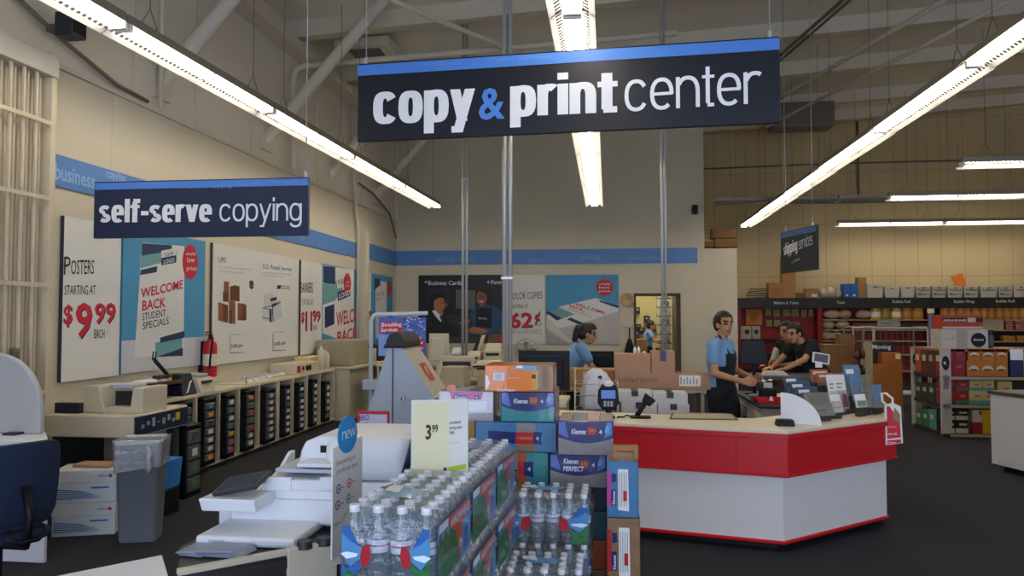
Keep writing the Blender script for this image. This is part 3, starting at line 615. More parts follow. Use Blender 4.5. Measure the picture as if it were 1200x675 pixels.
# ---------------------------------------------------------------- low cubby unit with drawer towers
CXF = -4.28
cub = M('cubby_laminate', '#d3c8ac', .5, noise=.04)
bays = [PXx(px, 450, CXF).y for px in (195, 231, 258, 281, 304.5, 326.5, 344, 360.5, 375.5, 392)]
bays[0] -= .05
t = thing('cubby_cabinet', 'long low cream cubby cabinet holding the drawer towers', 'cabinet', (XL+.25, (bays[0]+bays[-1])/2, 0))
y0, y1 = bays[0]-.03, bays[-1]+.03; cy_ = (bays[0]+bays[-1])/2
def L4(a, b): return ((a[0]-XL-.25, a[1]-cy_, a[2]), (b[0]-XL-.25, b[1]-cy_, b[2]))
m = MB(); m.box(*L4((XL+.02, y0, .81), (CXF, y1, .845)), cub, .004, seg=1); m.build('worktop', t)
m = MB(); m.box(*L4((XL+.02, y0, .045), (CXF, y1, .075)), cub); m.box(*L4((XL+.02, y0, 0), (CXF-.03, y1, .045)), DKBROWN); m.build('plinth', t)
m = MB(); m.box(*L4((XL+.01, y0, .0), (XL+.02, y1, .81)), cub); m.build('back_panel', t)
for k, yb in enumerate(bays):
    w = .035 if k == 5 else .014
    m = MB(); m.box(*L4((XL+.02, yb-w, .075), (CXF, yb+w, .81)), cub); m.build('divider', t)
random.seed(3)
DRG = M('drawer_smoke_plastic', '#54585c', .35, noise=.08); TWB = M('tower_black_plastic', '#131418', .4)
CARDS = [M('card_'+n, h, .6) for n, h in (('red', '#c8322e'), ('orange', '#d8702a'), ('amber', '#d2942c'), ('teal', '#3c8e94'), ('green', '#4f7a4a'), ('pink', '#d04a6a'), ('white', '#c9c8c2'), ('dark', '#4a3a3a'))]
def tower(label, y0, y1, zt, cols, tall_last=False, ins=.03, x1=None, z0=.08):
    x1 = x1 or CXF; w = (y1-y0)/2; n = len(cols)
    t = thing('drawer_tower', label, 'drawer unit', (x1-.22, (y0+y1)/2, z0), 0, 'black drawer towers in the cubby')
    H = zt-z0
    m = MB()
    for s in (-1, 1): m.box((-.2, s*w, 0), (.2-ins, s*(w-.022), H), TWB)
    m.box((-.2, -w, H-.03), (.2-ins, w, H), TWB, .006, seg=1); m.box((-.2, -w, 0), (.2-ins, w, .03), TWB); m.box((-.2, -w, 0), (-.185, w, H), TWB)
    hs = (H-.08)/n
    for k in range(1, n): m.box((-.19, -w+.01, .035+k*hs-.006), (.19-ins, w-.01, .035+k*hs+.004), TWB)
    m.build('tower_frame', t)
    for k, c in enumerate(cols):
        z = .04+(n-1-k)*hs
        m = MB(); m.box((-.16, -w+.035, z+.006), (.2-ins+.012, w-.035, z+hs-.012), DRG, .006, seg=1); d = m.build('drawer', t)
        m = MB(); m.box((.2-ins+.012, -.045, z+hs*.28), (.2-ins+.015, .045, z+hs*.74), CARDS[c]); m.build('label_card', d)
cols = [[0, 1, 0, 0, 4, 0, 4], [3, 2, 7, 6, 6, 6, 2], [6, 4, 6, 4, 2, 5, 5], [1, 4, 0, 4, 0, 6, 6], [6]*7, [6, 6, 4, 6, 6, 6, 6], [6, 3, 6, 6, 6, 6, 6], [6]*6, [6, 6, 6, 6, 3]]
desc = ['with mostly red and orange labels, nearest in the cubby', 'with teal and amber top labels, second in the cubby', 'with pink labels on its two lowest drawers', 'with amber and red labels, fourth in the cubby',
        'with plain pale labels just past the thick divider', 'with one green label among pale ones', 'with a teal second label, behind the brochure tray', 'with six pale drawers, next to last in cubby', 'shortest one, at the far cubby end']
PR = .10
for k in range(9):
    a = bays[k]+(.035 if k == 5 else .014)+.015; b = PXx((231, 258, 280, 303, 327, 344, 360, 375, 390)[k], 450, CXF+PR).y-.01
    tower('black drawer tower '+desc[k], a, b, (.79, .79, .78, .78, .75, .75, .74, .75, .68)[k], cols[k], ins=.02-PR)
# ---------------------------------------------------------------- long format copier bench near the gate
t = thing('plan_copier_bench', 'long beige copier bench with dark blue control panel end', 'copier', (-4.24, 6.1, 0))
def B4(a, b): return ((a[0]+4.24, a[1]-6.1, a[2]), (b[0]+4.24, b[1]-6.1, b[2]))
m = MB(); m.box(*B4((-4.6, 5.8, .675), (-3.8, 6.62, .855)), BEIGE, .012); m.build('bench_body', t)
m = MB(); m.box(*B4((-3.8, 5.82, .69), (-3.79, 6.6, .84)), M('control_panel_navy', '#222c40', .35)); cp = m.build('control_panel', t)
for k in range(7):
    m = MB(); yy = 5.9+k*.075; m.box(*B4((-3.79, yy, .74+.02*(k % 2)), (-3.785, yy+.035, .77+.02*(k % 3))), M('panel_key', '#8e97a4', .4)); m.build('panel_key', cp)
m = MB(); m.box(*B4((-3.79, 6.4, .745), (-3.784, 6.46, .81)), M('panel_amber', '#c79a3a', .4)); m.build('panel_badge', cp)
m = MB(); m.box(*B4((-4.58, 5.9, 0), (-4.5, 6.5, .675)), DARK); m.build('leg', t)
m = MB(); m.box(*B4((-4.5, 6.45, .05), (-3.9, 6.5, .675)), BEIGE); m.build('back_panel', t)
m = MB(); m.box(*B4((-3.9, 6.45, 0), (-3.84, 6.55, .675)), DARK); m.build('leg', t)
t = thing('desktop_printer', 'beige desktop printer standing on the copier bench', 'printer', (-4.1, 6.12, .855))
m = MB()
for s in (0, 1): m.prism([(0, 0), (0, .23), (.10, .23), (.19, .15), (.19, 0)], (-.2 if s == 0 else .17, -.14, 0), (0, 1, 0), EZ, .1 if s == 0 else -.1, BEIGE, 0) if False else None
m.frus([(-.24, -.16), (-.06, -.16), (-.06, .2), (-.24, .2)], 0, .22, BEIGE, top=[(-.24, -.16), (-.12, -.16), (-.12, .2), (-.24, .2)], bev=.008)
m.frus([(.16, -.16), (.28, -.16), (.28, .2), (.16, .2)], 0, .21, BEIGE, top=[(.19, -.16), (.28, -.16), (.28, .2), (.19, .2)], bev=.008)
m.box((-.08, .0, .0), (.18, .2, .2), BEIGE, .006); m.box((-.07, -.14, .0), (.17, .02, .05), BEIGE, .004); m.build('printer_body', t)
m = MB(); m.box((-.06, -.02, .05), (.16, .0, .17), DARK); m.build('paper_slot', t)
m = MB(); m.frus([(-.05, -.12), (.15, -.12), (.15, .1), (-.05, .1)], .2, .235, GPLAST, bev=.008); m.build('lid', t)
m = MB(); m.box((-.48, -.16, 0), (-.26, -.1, .085), M('navy_tray', '#1e2438', .5), .004); tag(m.build('paper_tray', None, (-4.08, 6.05, .856)), 'flat navy tray lying on the bench beside the printer', 'tray')
tower('black drawer tower under the copier bench behind the bin', 6.62, 6.9, .66, [7, 6, 4, 4], ins=.0, x1=-3.8, z0=.0)
# items on the cubby worktop
ZT = .845
t = thing('supply_tray', 'brown tray of white supplies on the worktop under the blue poster', 'tray', (-4.5, 7.09, ZT))
m = MB(); m.box((-.16, -.28, .12), (.2, .28, .14), M('tray_brown', '#5c3a28', .5)); m.box((.19, -.28, .12), (.2, .28, .18), MATS['tray_brown']); m.box((-.16, -.28, .12), (.2, -.27, .18), MATS['tray_brown']); m.box((-.1, -.2, 0), (.1, .2, .12), DKBROWN); m.build('tray', t)
m = MB()
for k in range(6): m.ball((.05-.02*(k % 2), -.22+.08*k, .175), (.08, .05, .03), PAPER, n=8)
m.build('packing_paper', t)
m = MB(); m.box((-.02, .2, .15), (.1, .26, .22), M('sticker_yellow', '#d6c24a', .6)); m.build('sticky_pad', t)
t = thing('hole_punch', 'dark grey lever hole punch on the supply tray', 'punch', (-4.42, 7.2, ZT+.2))
m = MB(); m.box((-.04, -.1, 0), (.04, .12, .03), DARK, .008); m.build('base', t); m = MB(); m.tube([(0, .1, .03), (0, .0, .1), (0, -.1, .17), (0, -.13, .2)], .02, DARK); m.build('lever', t)
m = MB(); m.cyl((-.02, -.13, .19), (-.02, -.11, .27), .007, DARK); m.cyl((.02, -.14, .19), (.02, -.13, .27), .007, DARK); m.build('fork', t)
t = thing('countertop_radio', 'black box speaker standing behind the beige printer on the worktop', 'speaker', (-4.42, 7.53, ZT))
m = MB(); m.frus([(-.12, -.14), (.12, -.14), (.12, .14), (-.12, .14)], 0, .22, M('radio_navy', '#1b2030', .5), top=[(-.12, -.1), (.06, -.1), (.06, .12), (-.12, .12)], bev=.008); m.build('case', t)
t = thing('card_terminal', 'beige card terminal with keys and cable on the worktop', 'card terminal', (-4.4, 7.86, ZT))
m = MB(); m.frus([(-.13, -.14), (.12, -.14), (.12, .16), (-.13, .16)], 0, .16, BEIGE, top=[(-.13, -.14), (.06, -.14), (.06, .16), (-.13, .16)], bev=.008); m.build('case', t)
m = MB(); m.box((.085, -.09, .1), (.11, .1, .125), DARK); m.build('card_slot', t)
m = MB(); m.frus([(-.1, -.1), (.06, -.1), (.06, .1), (-.1, .1)], .16, .2, GPLAST, bev=.01); m.build('keypad', t)
m = MB(); m.tube([(.02, -.14, .15), (.08, -.3, .13), (.1, -.38, .04), (.06, -.4, .005)], .008, PAPER); m.build('cable', t)
m = MB(); m.box((-.03, .08, .2), (.02, .3, .215), DARK, .004); m.build('stylus_arm', t)
t = thing('brochure_tray', 'flat tray of white and purple brochures on the cubby worktop', 'brochures', (-4.48, 9.35, ZT))
m = MB(); m.box((-.2, -.6, 0), (.19, .75, .008), CREAMP); m.box((.185, -.6, 0), (.19, -.59, .09), WIREM); m.build('tray', t)
PUR = M('brochure_purple', '#5a3a78', .5)
for k in range(6):
    m = MB(); y = -.42+k*.19; a = .2+.12*(k % 3); p = [(-.1, 0), (.1, 0), (.1, .2), (-.1, .2)]
    m.frus([(-.14, y), (.1, y+.05), (.1, y+.2), (-.14, y+.15)], .01+.003*k, .03+.004*k, PAPER, top=[(-.14, y), (.1, y+.05), (.08, y+.2), (-.16, y+.15)])
    z = .032+.004*k; m.mesh([(-.1, y+.03, z), (.06, y+.06, z), (.05, y+.14, z), (-.11, y+.11, z)], [(0, 1, 2, 3)], PUR); m.build('brochure', t)
t = thing('label_maker', 'cream label machine with dark display on the cubby worktop', 'label maker', (-4.5, 10.75, ZT))
m = MB(); m.box((-.2, -.45, 0), (.18, .42, .15), BEIGE, .01); m.build('case', t)
m = MB(); m.box((.18, -.1, .04), (.186, .1, .11), BLACK); m.build('display', t); m = MB(); m.cyl((.18, -.2, .08), (.19, -.2, .08), .03, BLACK); m.build('knob', t)
m = MB(); m.box((.18, -.4, .03), (.186, -.3, .12), PRED); m.build('sticker', t)
m = MB(); m.box((-.1, -.3, 0), (.12, .3, .2), M('envelope_cream', '#d8c88e', .7), .006, seg=1); tag(m.build('envelope_box', None, (-4.62, 11.5, ZT)), 'yellowish envelope box at the far end of worktop', 'box')
for k, (y, h, r, lab) in enumerate(((11.45, .42, .05, 'tall white bottle at the far worktop end, thinner one'), (11.62, .34, .07, 'stout white pump bottle at the far worktop end'))):
    t = thing('pump_bottle', lab, 'bottle', (-4.4, y, ZT), 0, 'white bottles on the worktop')
    m = MB(); m.lathe([(0, 0), (r, 0), (r, h*.65), (r*.6, h*.75), (r*.35, h*.78), (r*.35, h*.85), (0, h*.85)], (0, 0, 0), M('bottle_milk', '#cfc9b8', .4), n=14); m.build('bottle_body', t)
    m = MB(); m.cyl((0, 0, h*.85), (0, 0, h), r*.3, M('bottle_cap_grey', '#a9a699', .4)); m.box((-.01, -.01, h*.95), (.06, .01, h), MATS['bottle_cap_grey']); m.build('pump', t)
# far wall counter with beige boxes
t = thing('wall_counter', 'beige wall counter with open shelf past the cubby', 'counter', (-4.3, 12.9, 0))
m = MB(); m.box((-.48, -1.0, .82), (.3, 2.2, .86), BEIGE, .006, seg=1); m.build('counter_top', t); m = MB(); m.box((-.48, -.98, 0), (.2, .25, .82), BEIGE); m.build('cabinet_side', t)
m = MB(); m.box((-.48, .3, .45), (.25, 2.2, .48), BEIGE); m.build('shelf', t); m = MB(); m.box((-.48, .3, 0), (-.44, 2.2, .82), DKBROWN); m.build('back_panel', t); m = MB(); m.box((-.48, 2.15, 0), (.3, 2.2, .82), BEIGE); m.build('end_panel', t)
def carton(label, lo, hi, mat, name='carton', cat='box', tape=None, bev=.004, group=None, rz=0):
    c = V(((lo[0]+hi[0])/2, (lo[1]+hi[1])/2, min(lo[2], hi[2]))); h = [abs(hi[i]-lo[i])/2 for i in (0, 1)]; H = abs(hi[2]-lo[2])
    t = thing(name, label, cat, c, rz, group); m = MB(); m.box((-h[0], -h[1], 0), (h[0], h[1], H), mat, bev, seg=1); m.build('box_body', t)
    if tape: m = MB(); m.box((-.03, -h[1]-.001, H*.55), (.03, -h[1], H), tape); m.box((-.03, -h[1], H), (.03, h[1], H+.001), tape); m.build('tape', t)
    return t
carton('large beige copier drawer unit on the wall counter', (-4.7, 12.0, .861), (-4.1, 12.9, 1.28), BEIGED, 'storage_case', 'case', None, .02)
carton('small cream box beside the beige case on wall counter', (-4.35, 13.1, .86), (-4.1, 13.35, 1.1), BEIGE, 'small_box', 'box')
carton('dark machine at far end of the wall counter', (-4.5, 13.6, .86), (-4.08, 14.15, 1.15), DARK, 'desk_machine', 'machine', None, .02)
carton('paper stack box on the floor under the wall counter', (-4.4, 12.0-.35, .46), (-4.05, 12.0-.1, .7), BEIGE, 'paper_box', 'box')if False else None
# ---------------------------------------------------------------- paper cartons, bin, blue crate
XB = M('paper_box_white', '#d5d8d8', .6, noise=.02); XBL = M('paper_box_stripe', '#3f78b0', .6)
def paper_box(label, x0, x1, y, z0, h):
    t = thing('paper_carton', label, 'box', ((x0+x1)/2, y+.15, z0), .33, 'paper cartons by the copier bench'); w = (x1-x0)/2
    m = MB(); m.box((-w, -.15, 0), (w, .15, h), XB, .004, seg=1)
    m.poly([(.0, h*.28), (w*.9, h*.28), (w*.9, h*.34), (.0, h*.34)], (0, -.15, h*.3), EX, EZ, XBL) if False else None
    o = (-w, -.151, 0)
    for k in range(5):
        a = h*(.12+.075*k); m.mesh([(-w+.01, -.1535, a), (-w+.01, -.1520, a+h*.04), (-.02, -.1520, h*(.14+.05*k)+h*.03), (w*.55, -.1520, h*.13+k*.003), (-.02, -.1520, h*(.14+.05*k))], [(4, 3, 2, 1, 0)], XBL)
    m.box((w*.2, -.1520, h*.43), (w*.78, -.15, h*.49), XBL)
    m.text('xerox', (w*.42, -.15, h*.79), EX, EZ, .036, M('xerox_grey', '#6a6a70'), .01); m.ball((w*.83, -.15, h*.8), (.016, .003, .016), PRED, n=10)
    m.build('box_body', t)
    m = MB(); m.box((-w-.004, -.154, h*.62), (w+.004, .154, h+.004), XB, .004, seg=1); m.text('xerox', (w*.42, -.154, h*.79), EX, EZ, .036, MATS['xerox_grey'], .01); m.ball((w*.83, -.154, h*.82), (.014, .002, .014), PRED, n=10); m.build('lid', t)
paper_box('white paper carton with blue waves, upper of the two', -4.2, -3.77, 5.42, .247, .243); paper_box('white paper carton with blue waves on the floor beneath another', -4.21, -3.77, 5.42, 0, .24)
carton('flat brown pad on top of the paper cartons', (-4.1, 5.5, .495), (-3.8, 5.66, .52), CARDP, 'cardboard_pad', 'cardboard') 
t = thing('trash_bin', 'tall grey waste bin with a clear plastic liner', 'bin', (-3.47, 5.42, 0), .3)
BINM = M('bin_grey', '#7d848d', .5, noise=.04)
def rr(w, d, r, n=4):
    P = []
    for cx, cy, a0 in ((w-r, d-r, 0), (-w+r, d-r, 90), (-w+r, -d+r, 180), (w-r, -d+r, 270)):
        for k in range(n+1): a = math.radians(a0+90*k/n); P.append((cx+r*math.cos(a), cy+r*math.sin(a)))
    return P
m = MB()
def loft(m, rings, mat, smooth=True, cap0=True, cap1=True):
    n = len(rings[0]); vs = [p for r in rings for p in r]; fs = []
    for i in range(len(rings)-1):
        for k in range(n): fs.append((i*n+k, i*n+(k+1) % n, (i+1)*n+(k+1) % n, (i+1)*n+k))
    m.mesh(vs, fs, mat, smooth)
    if cap0: m.mesh(rings[0], [list(range(n))[::-1]], mat)
    if cap1: m.mesh(rings[-1], [list(range(n))], mat)
R3 = lambda w, d, r, z: [(p[0], p[1], z) for p in rr(w, d, r)]
loft(m, [R3(.125, .105, .03, 0), R3(.13, .11, .03, .02), R3(.155, .135, .035, .70), R3(.165, .145, .035, .705), R3(.165, .145, .035, .735), R3(.15, .13, .03, .735), R3(.145, .125, .03, .6), R3(.12, .1, .03, .03)], BINM, True, True, True); m.build('bin_body', t)
LIN = FILM('bin_liner_film', '#dfe3e8', .55, .2, .5, 25)
m = MB(); random.seed(5)
def crink(w, d, z, a): return [(p[0]*(1+random.uniform(-a, a)), p[1]*(1+random.uniform(-a, a)), z+random.uniform(-a, a)*.25+(p[0]*.12 if z < .6 else 0)) for p in rr(w, d, .035, 8)]
loft(m, [crink(.160, .142, .53, .02), crink(.165, .146, .6, .02), crink(.167, .148, .66, .02), crink(.17, .15, .72, .012), crink(.174, .154, .75, .012), crink(.16, .14, .752, .01), crink(.145, .125, .68, .02), crink(.13, .11, .5, .03)], LIN, True, False, False); m.build('liner', t)
m = MB(); m.tube([(.08, -.155, .70), (.095, -.17, .66), (.09, -.175, .62), (.095, -.17, .56), (.088, -.166, .52)], .02, LIN, n=8); m.ball((.095, -.17, .64), (.03, .02, .025), LIN, n=8); m.build('liner_knot', t)
t = thing('blue_crate', 'bright blue plastic crate standing behind the waste bin', 'crate', (PY(197, 560, 6.0).x-.15, 6.12, 0)); CRB = M('crate_blue', '#2f7cc4', .45)
m = MB(); m.frus([(-.12, -.11), (.12, -.11), (.12, .11), (-.12, .11)], .22, .46, CRB, top=[(-.14, -.12), (.14, -.12), (.14, .12), (-.14, .12)], bev=.008)
for k in range(3): m.box((-.13, -.125, .28+.055*k), (.13, -.11, .292+.055*k), M('crate_blue_rib', '#3c8ad0', .45))
m.build('crate_body', t); m = MB(); m.box((-.12, -.11, 0), (.12, .11, .22), BLACK, .01); m.build('crate_base', t)
# ---------------------------------------------------------------- desk, rounded panel and chair at the left edge
t = thing('end_desk', 'white desk with panel end behind the navy chair', 'desk', (-4.3, 5.1, 0))
m = MB(); m.frus([(-.48, -.42), (.54, -.42), (.54, -.3), (.3, -.02), (-.48, -.02)], .8, .835, WHITE, bev=.005, seg=1); m.build('desk_top', t); m = MB(); m.box((-.48, -.3, .0), (.53, -.27, .8), WHITE, .003, seg=1); m.build('panel', t); m = MB(); m.box((-.47, -.28, 0), (-.44, -.04, .8), WHITE); m.build('panel', t)
m = MB(); m.box((.42, -.1, .835), (.5, .06, .842), PAPER); m.build('sticky_note', t) if False else m.bm.free()
t = thing('rounded_divider', 'pale grey rounded divider panel standing on the desk', 'divider', (-4.36, 4.95, .835))
pts = [(-.42, 0), (.42, 0)]+[(.42*math.cos(a)**.9 if math.cos(a) > 0 else -.42*abs(math.cos(a))**.9, .15+.42*math.sin(a)) for a in [PI*k/24 for k in range(25)]]
m = MB(); m.prism(pts, (0, 0, 0), EX, EZ, .05, M('divider_pale', '#b2b4b7', .5, noise=.02), .012); m.build('panel', t)
m = MB(); m.box((-.3, -.08, 0), (-.2, .1, .015), DARK); m.box((.2, -.08, 0), (.3, .1, .015), DARK); m.build('foot', t)
t = thing('office_chair', 'navy fabric office chair turned away beside the white desk', 'chair', (-3.335, 3.885, 0), 1.15)
NVF = M('navy_fabric', '#1d2a44', .9, noise=.25, scale=60, bump=.2, bscale=200)
m = MB(); rings = []
for k, (z, w, d, yy) in enumerate(((.52, .12, .02, .02), (.535, .19, .045, .02), (.6, .225, .06, .0), (.75, .24, .062, -.015), (.88, .235, .06, -.03), (.95, .215, .05, -.045), (.975, .17, .03, -.05))):
    rings.append([(p[0], p[1]+yy-.25+.14*(p[0]/.24)**2, z) for p in rr(w, d, min(d*.8, .045), 6)])
loft(m, rings, NVF); m.build('backrest', t)
m = MB(); m.box((-.2, -.2, .43), (.2, .22, .5), NVF, .035, seg=4); m.build('seat', t)
m = MB(); m.tube([(0, -.28, .75), (0, -.34, .6), (0, -.3, .44), (0, -.05, .41)], .022, BLACK); m.build('back_bracket', t)
m = MB(); m.tube([(-.08, -.3, .54), (-.1, -.32, .5), (-.05, -.33, .47), (.05, -.33, .47), (.1, -.32, .5), (.08, -.3, .54)], .012, BLACK); m.build('handle_loop', t)
m = MB(); m.cyl((0, 0, .08), (0, 0, .43), .03, BLACK); m.build('gas_column', t)
for k in range(5):
    a = 2*PI*k/5+.3; m = MB(); m.tube([(0, 0, .11), (.3*math.cos(a), .3*math.sin(a), .075)], .02, BLACK); lg = m.build('base_spoke', t)
    m = MB(); c = V((.3*math.cos(a), .3*math.sin(a), .03)); m.cyl(c+V((-.02, 0, 0)), c+V((.02, 0, 0)), .03, BLACK); m.build('caster', lg)
# ================================================================ FOREGROUND
# near display table
TA, TB_, TC = V((-1.46, 2.42, .8)), V((-1.163, 2.706, .8)), V((-1.02, 2.83, .8))
u_ = (TB_-TA).normalized(); TD = V((-.86, 3.1, 0)); TL = TA+u_*.04; n_in = V((-u_.y, u_.x, 0))
t = thing('display_table', 'dark low display table with cream edging under the white copier', 'table', (-1.4, 3.0, 0)); inv = MX.Translation((1.4, -3.0, 0))
EDGE = M('cream_edging', '#c9c0a8', .5, noise=.04)
def slab(m, pts, z0, z1, mat, bev=0): m.frus([(p[0], p[1]) for p in pts], z0, z1, mat, bev=bev)
BK, BL, BM = V((-.82, 3.75, 0)), V((-1.62, 3.4, 0)), V((-1.62, 2.78, 0))
m = MB(); slab(m, [TL, TC, TD, BK, BL, BM], .74, .775, DKBROWN); m.xf(inv); m.build('table_deck', t)
m = MB(); slab(m, [TL+n_in*.02, TB_+n_in*.02, TB_, TL], .25, .785, DKBROWN); m.xf(inv); m.build('front_panel', t)
m = MB(); slab(m, [TL+n_in*.025, TB_+n_in*.025, TB_-n_in*.006, TL-n_in*.006], .785, .805, EDGE, .003); m.xf(inv); m.build('edge_strip', t)
m = MB(); slab(m, [TB_-n_in*.012, TC-n_in*.012, TC+n_in*.02, TB_+n_in*.02], .2, .81, EDGE, .006); m.xf(inv); m.build('corner_panel', t)
m = MB(); slab(m, [TC, TC+V((.02, -.005, 0)), TD+V((.02, 0, 0)), TD], .1, .774, BLACK); slab(m, [TD, TD+V((.02, 0, 0)), BK+V((.02, 0, 0)), BK], .1, .774, BLACK); m.xf(inv); m.build('side_panel', t)
for q in (.35, .75):
    m = MB(); c = TB_.lerp(TC, q); m.cyl((c.x, c.y, .80), (c.x, c.y, .828), .03, DARK, r2=.026, n=16); m.xf(inv); m.build('leveling_cap', t)
m = MB(); slab(m, [TL+n_in*.1, TC+n_in*.1+u_*-.1, TD+V((-.05, .0, 0)), BK+V((-.05, -.05, 0)), BL+V((.05, -.05, 0)), BM+V((.06, .05, 0))], 0, .74, BLACK); m.xf(inv); m.build('base_cabinet', t)
# white table corner at the very front
t = thing('white_side_table', 'white laminate table top whose corner shows at the lower edge', 'table', (-1.85, 2.3, 0)); inv = MX.Translation((1.85, -2.3, 0))
P0, P1, P2 = V((-1.627, 2.674, 0)), V((-2.2, 2.0, 0)), V((-1.3, 2.22, 0))
m = MB(); slab(m, [P1, V((-1.5, 1.5, 0)), P2, P0], .755, .78, M('white_table_laminate', '#eceef2', .4, noise=.01), .004); m.xf(inv); m.build('table_top', t)
for p in (P0.lerp(V((-1.7, 2.1, 0)), .15), P1.lerp(V((-1.7, 2.1, 0)), .1), V((-1.52, 1.6, 0)), P2.lerp(V((-1.7, 2.1, 0)), .1)):
    m = MB(); m.cyl((p.x, p.y, 0), (p.x, p.y, .755), .018, STEEL); m.xf(inv); m.build('leg', t)
# ---------------------------------------------------------------- white multifunction copier
CW = M('copier_white', '#e9ebee', .35, noise=.015); CWS = M('copier_grey', '#b9bfca', .4, noise=.03)
t = thing('copier', 'white multifunction copier with tilted control tablet on the display table', 'copier', (-1.25, 3.1, .775)); inv = MX.Translation((1.25, -3.1, -.775))
def cbox(nm, px0, py0, px1, py1, y, y2, mat, bev=.008, z0=None, par=None):
    x0, a, x1, b = pbox(px0, py0, px1, py1, y); m = MB(); m.box((x0, y, a if z0 is None else z0), (x1, y2, b), mat, bev, seg=2); m.xf(inv); return m.build(nm, par or t)
cbox('drawer_slab', 228, 632, 345, 650, 2.80, 3.15, CW, .012, .777)
cbox('lower_body', 272, 612, 392, 640, 3.12, 3.6, CW, .006, .777)
x0, a, x1, b = pbox(244, 632, 262, 648, 2.795); m = MB(); m.box((x0+.0, 2.793, a+.005), (x1, 2.8, b-.004), CWS); m.xf(inv); m.build('drawer_handle', t)
cbox('corner_post', 256, 595, 271, 621, 3.1, 3.2, CW, .006)
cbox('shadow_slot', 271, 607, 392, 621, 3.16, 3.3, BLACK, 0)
cbox('front_panel', 270, 587, 391, 612, 3.06, 3.5, CW, .008)
cbox('upper_panel', 313, 571, 391, 590, 3.08, 3.5, CW, .006)
cbox('output_tray', 311, 564, 391, 574, 3.05, 3.45, CW, .004)
for (q0, q1, q2, q3) in ((311, 560, 341, 575), (374, 560, 391, 575)): cbox('tray_wall', q0, q1, q2, q3, 3.044, 3.066, CW, .004)
x0, a, x1, b = pbox(311, 545, 391, 575, 3.05)
m = MB(); m.prism([(0, 0), (.03, 0), (.3, .0), (.3, .115), (.26, .115), (.16, .06), (.05, .03), (0, .03)], (x0, 3.05, a), (0, 1, 0), EZ, .015, CW) ; m.xf(inv); m.build('tray_wall', t)
m = MB(); m.box((x0+.02, 3.1, b-.045), (x1, 3.4, b-.03), CWS); m.xf(inv); m.build('paper_guide', t)
cbox('paper_guide', 361, 562, 373, 570, 3.06, 3.08, CWS, .002)
cbox('scanner_support', 362, 540, 392, 564, 3.22, 3.5, BLACK, .003)
x0, a, x1, b = pbox(353, 513, 480, 543, 3.25)
m = MB(); m.prism([(0, .0), (x1-x0, 0), (x1-x0, .115), (x1-x0-.02, .125), (.09, .125), (.03, .10), (.01, .06)], (x0, 3.22, a), EX, EZ, .42, CW, .008); m.xf(inv); m.build('document_feeder', t)
m = MB(); m.box((x0+.1, 3.214, a+.055), (x0+.27, 3.23, a+.085), BLACK); m.xf(inv); m.build('feeder_slot', t)
m = MB(); m.box((x0+.04, 3.1, a+.012), (x0+.2, 3.24, a+.03), CW, .006); m.xf(inv); m.build('feeder_tray', t)
x0, a, x1, b = pbox(424, 530, 478, 612, 3.2)
m = MB(); m.box((x0, 3.17, .777), (x1-.006, 3.66, .952), CW, .01); m.xf(inv); m.build('rear_body', t)
ztop_ = PY(440, 512, 3.2).z
m = MB(); m.box((x0-.16, 3.16, .955), (x1, 3.66, ztop_), CW, .05, seg=5); m.xf(inv); m.build('rear_cover', t)
m = MB(); m.box((x1, 3.25, .98), (x1+.01, 3.4, 1.03), CWS); m.xf(inv); m.build('side_latch', t)
x0, a, x1, b = pbox(252, 578, 307, 592, 2.95)
m = MB(); m.frus([(x0-.03, 2.9), (x1, 2.9), (x1, 3.12), (x0-.03, 3.12)], a-.012, b-.012, CW, top=[(x0-.035, 2.88), (x1, 2.88), (x1, 3.12), (x0-.035, 3.12)], bev=.006); m.xf(inv); m.build('panel_shelf', t)
m = MB(); m.frus([(-.095, -.08), (.095, -.08), (.095, .08), (-.095, .08)], 0, .02, DARK, bev=.006); m.xf(inv @ MX.Translation(((x0+x1)/2-.005, 3.0, b+.018)) @ MX.Rotation(-.18, 4, 'Y') @ MX.Rotation(.2, 4, 'X')); tb = m.build('control_tablet', t)
m = MB(); m.box((-.08, -.065, .0202), (.08, .065, .0212), M('tablet_screen_off', '#1b2430', .15)); m.xf(inv @ MX.Translation(((x0+x1)/2-.005, 3.0, b+.018)) @ MX.Rotation(-.18, 4, 'Y') @ MX.Rotation(.2, 4, 'X')); m.build('screen', tb)
GTR = M('smoke_tray', '#8b93a8', .25, noise=.05)
for k, (q0, q1) in enumerate(((216, 246), (238, 288))):
    x0, a, x1, b = pbox(q0, 645, q1, 662, 2.72); m = MB(); m.frus([(x0, 2.68), (x1, 2.66), (x1+.02, 2.78), (x0+.01, 2.8)], .777, b+.006, GTR, top=[(x0-.01, 2.66), (x1-.03, 2.68), (x1-.0, 2.79), (x0, 2.8)], bev=.006); m.xf(inv); m.build('smoke_catch_tray', t)
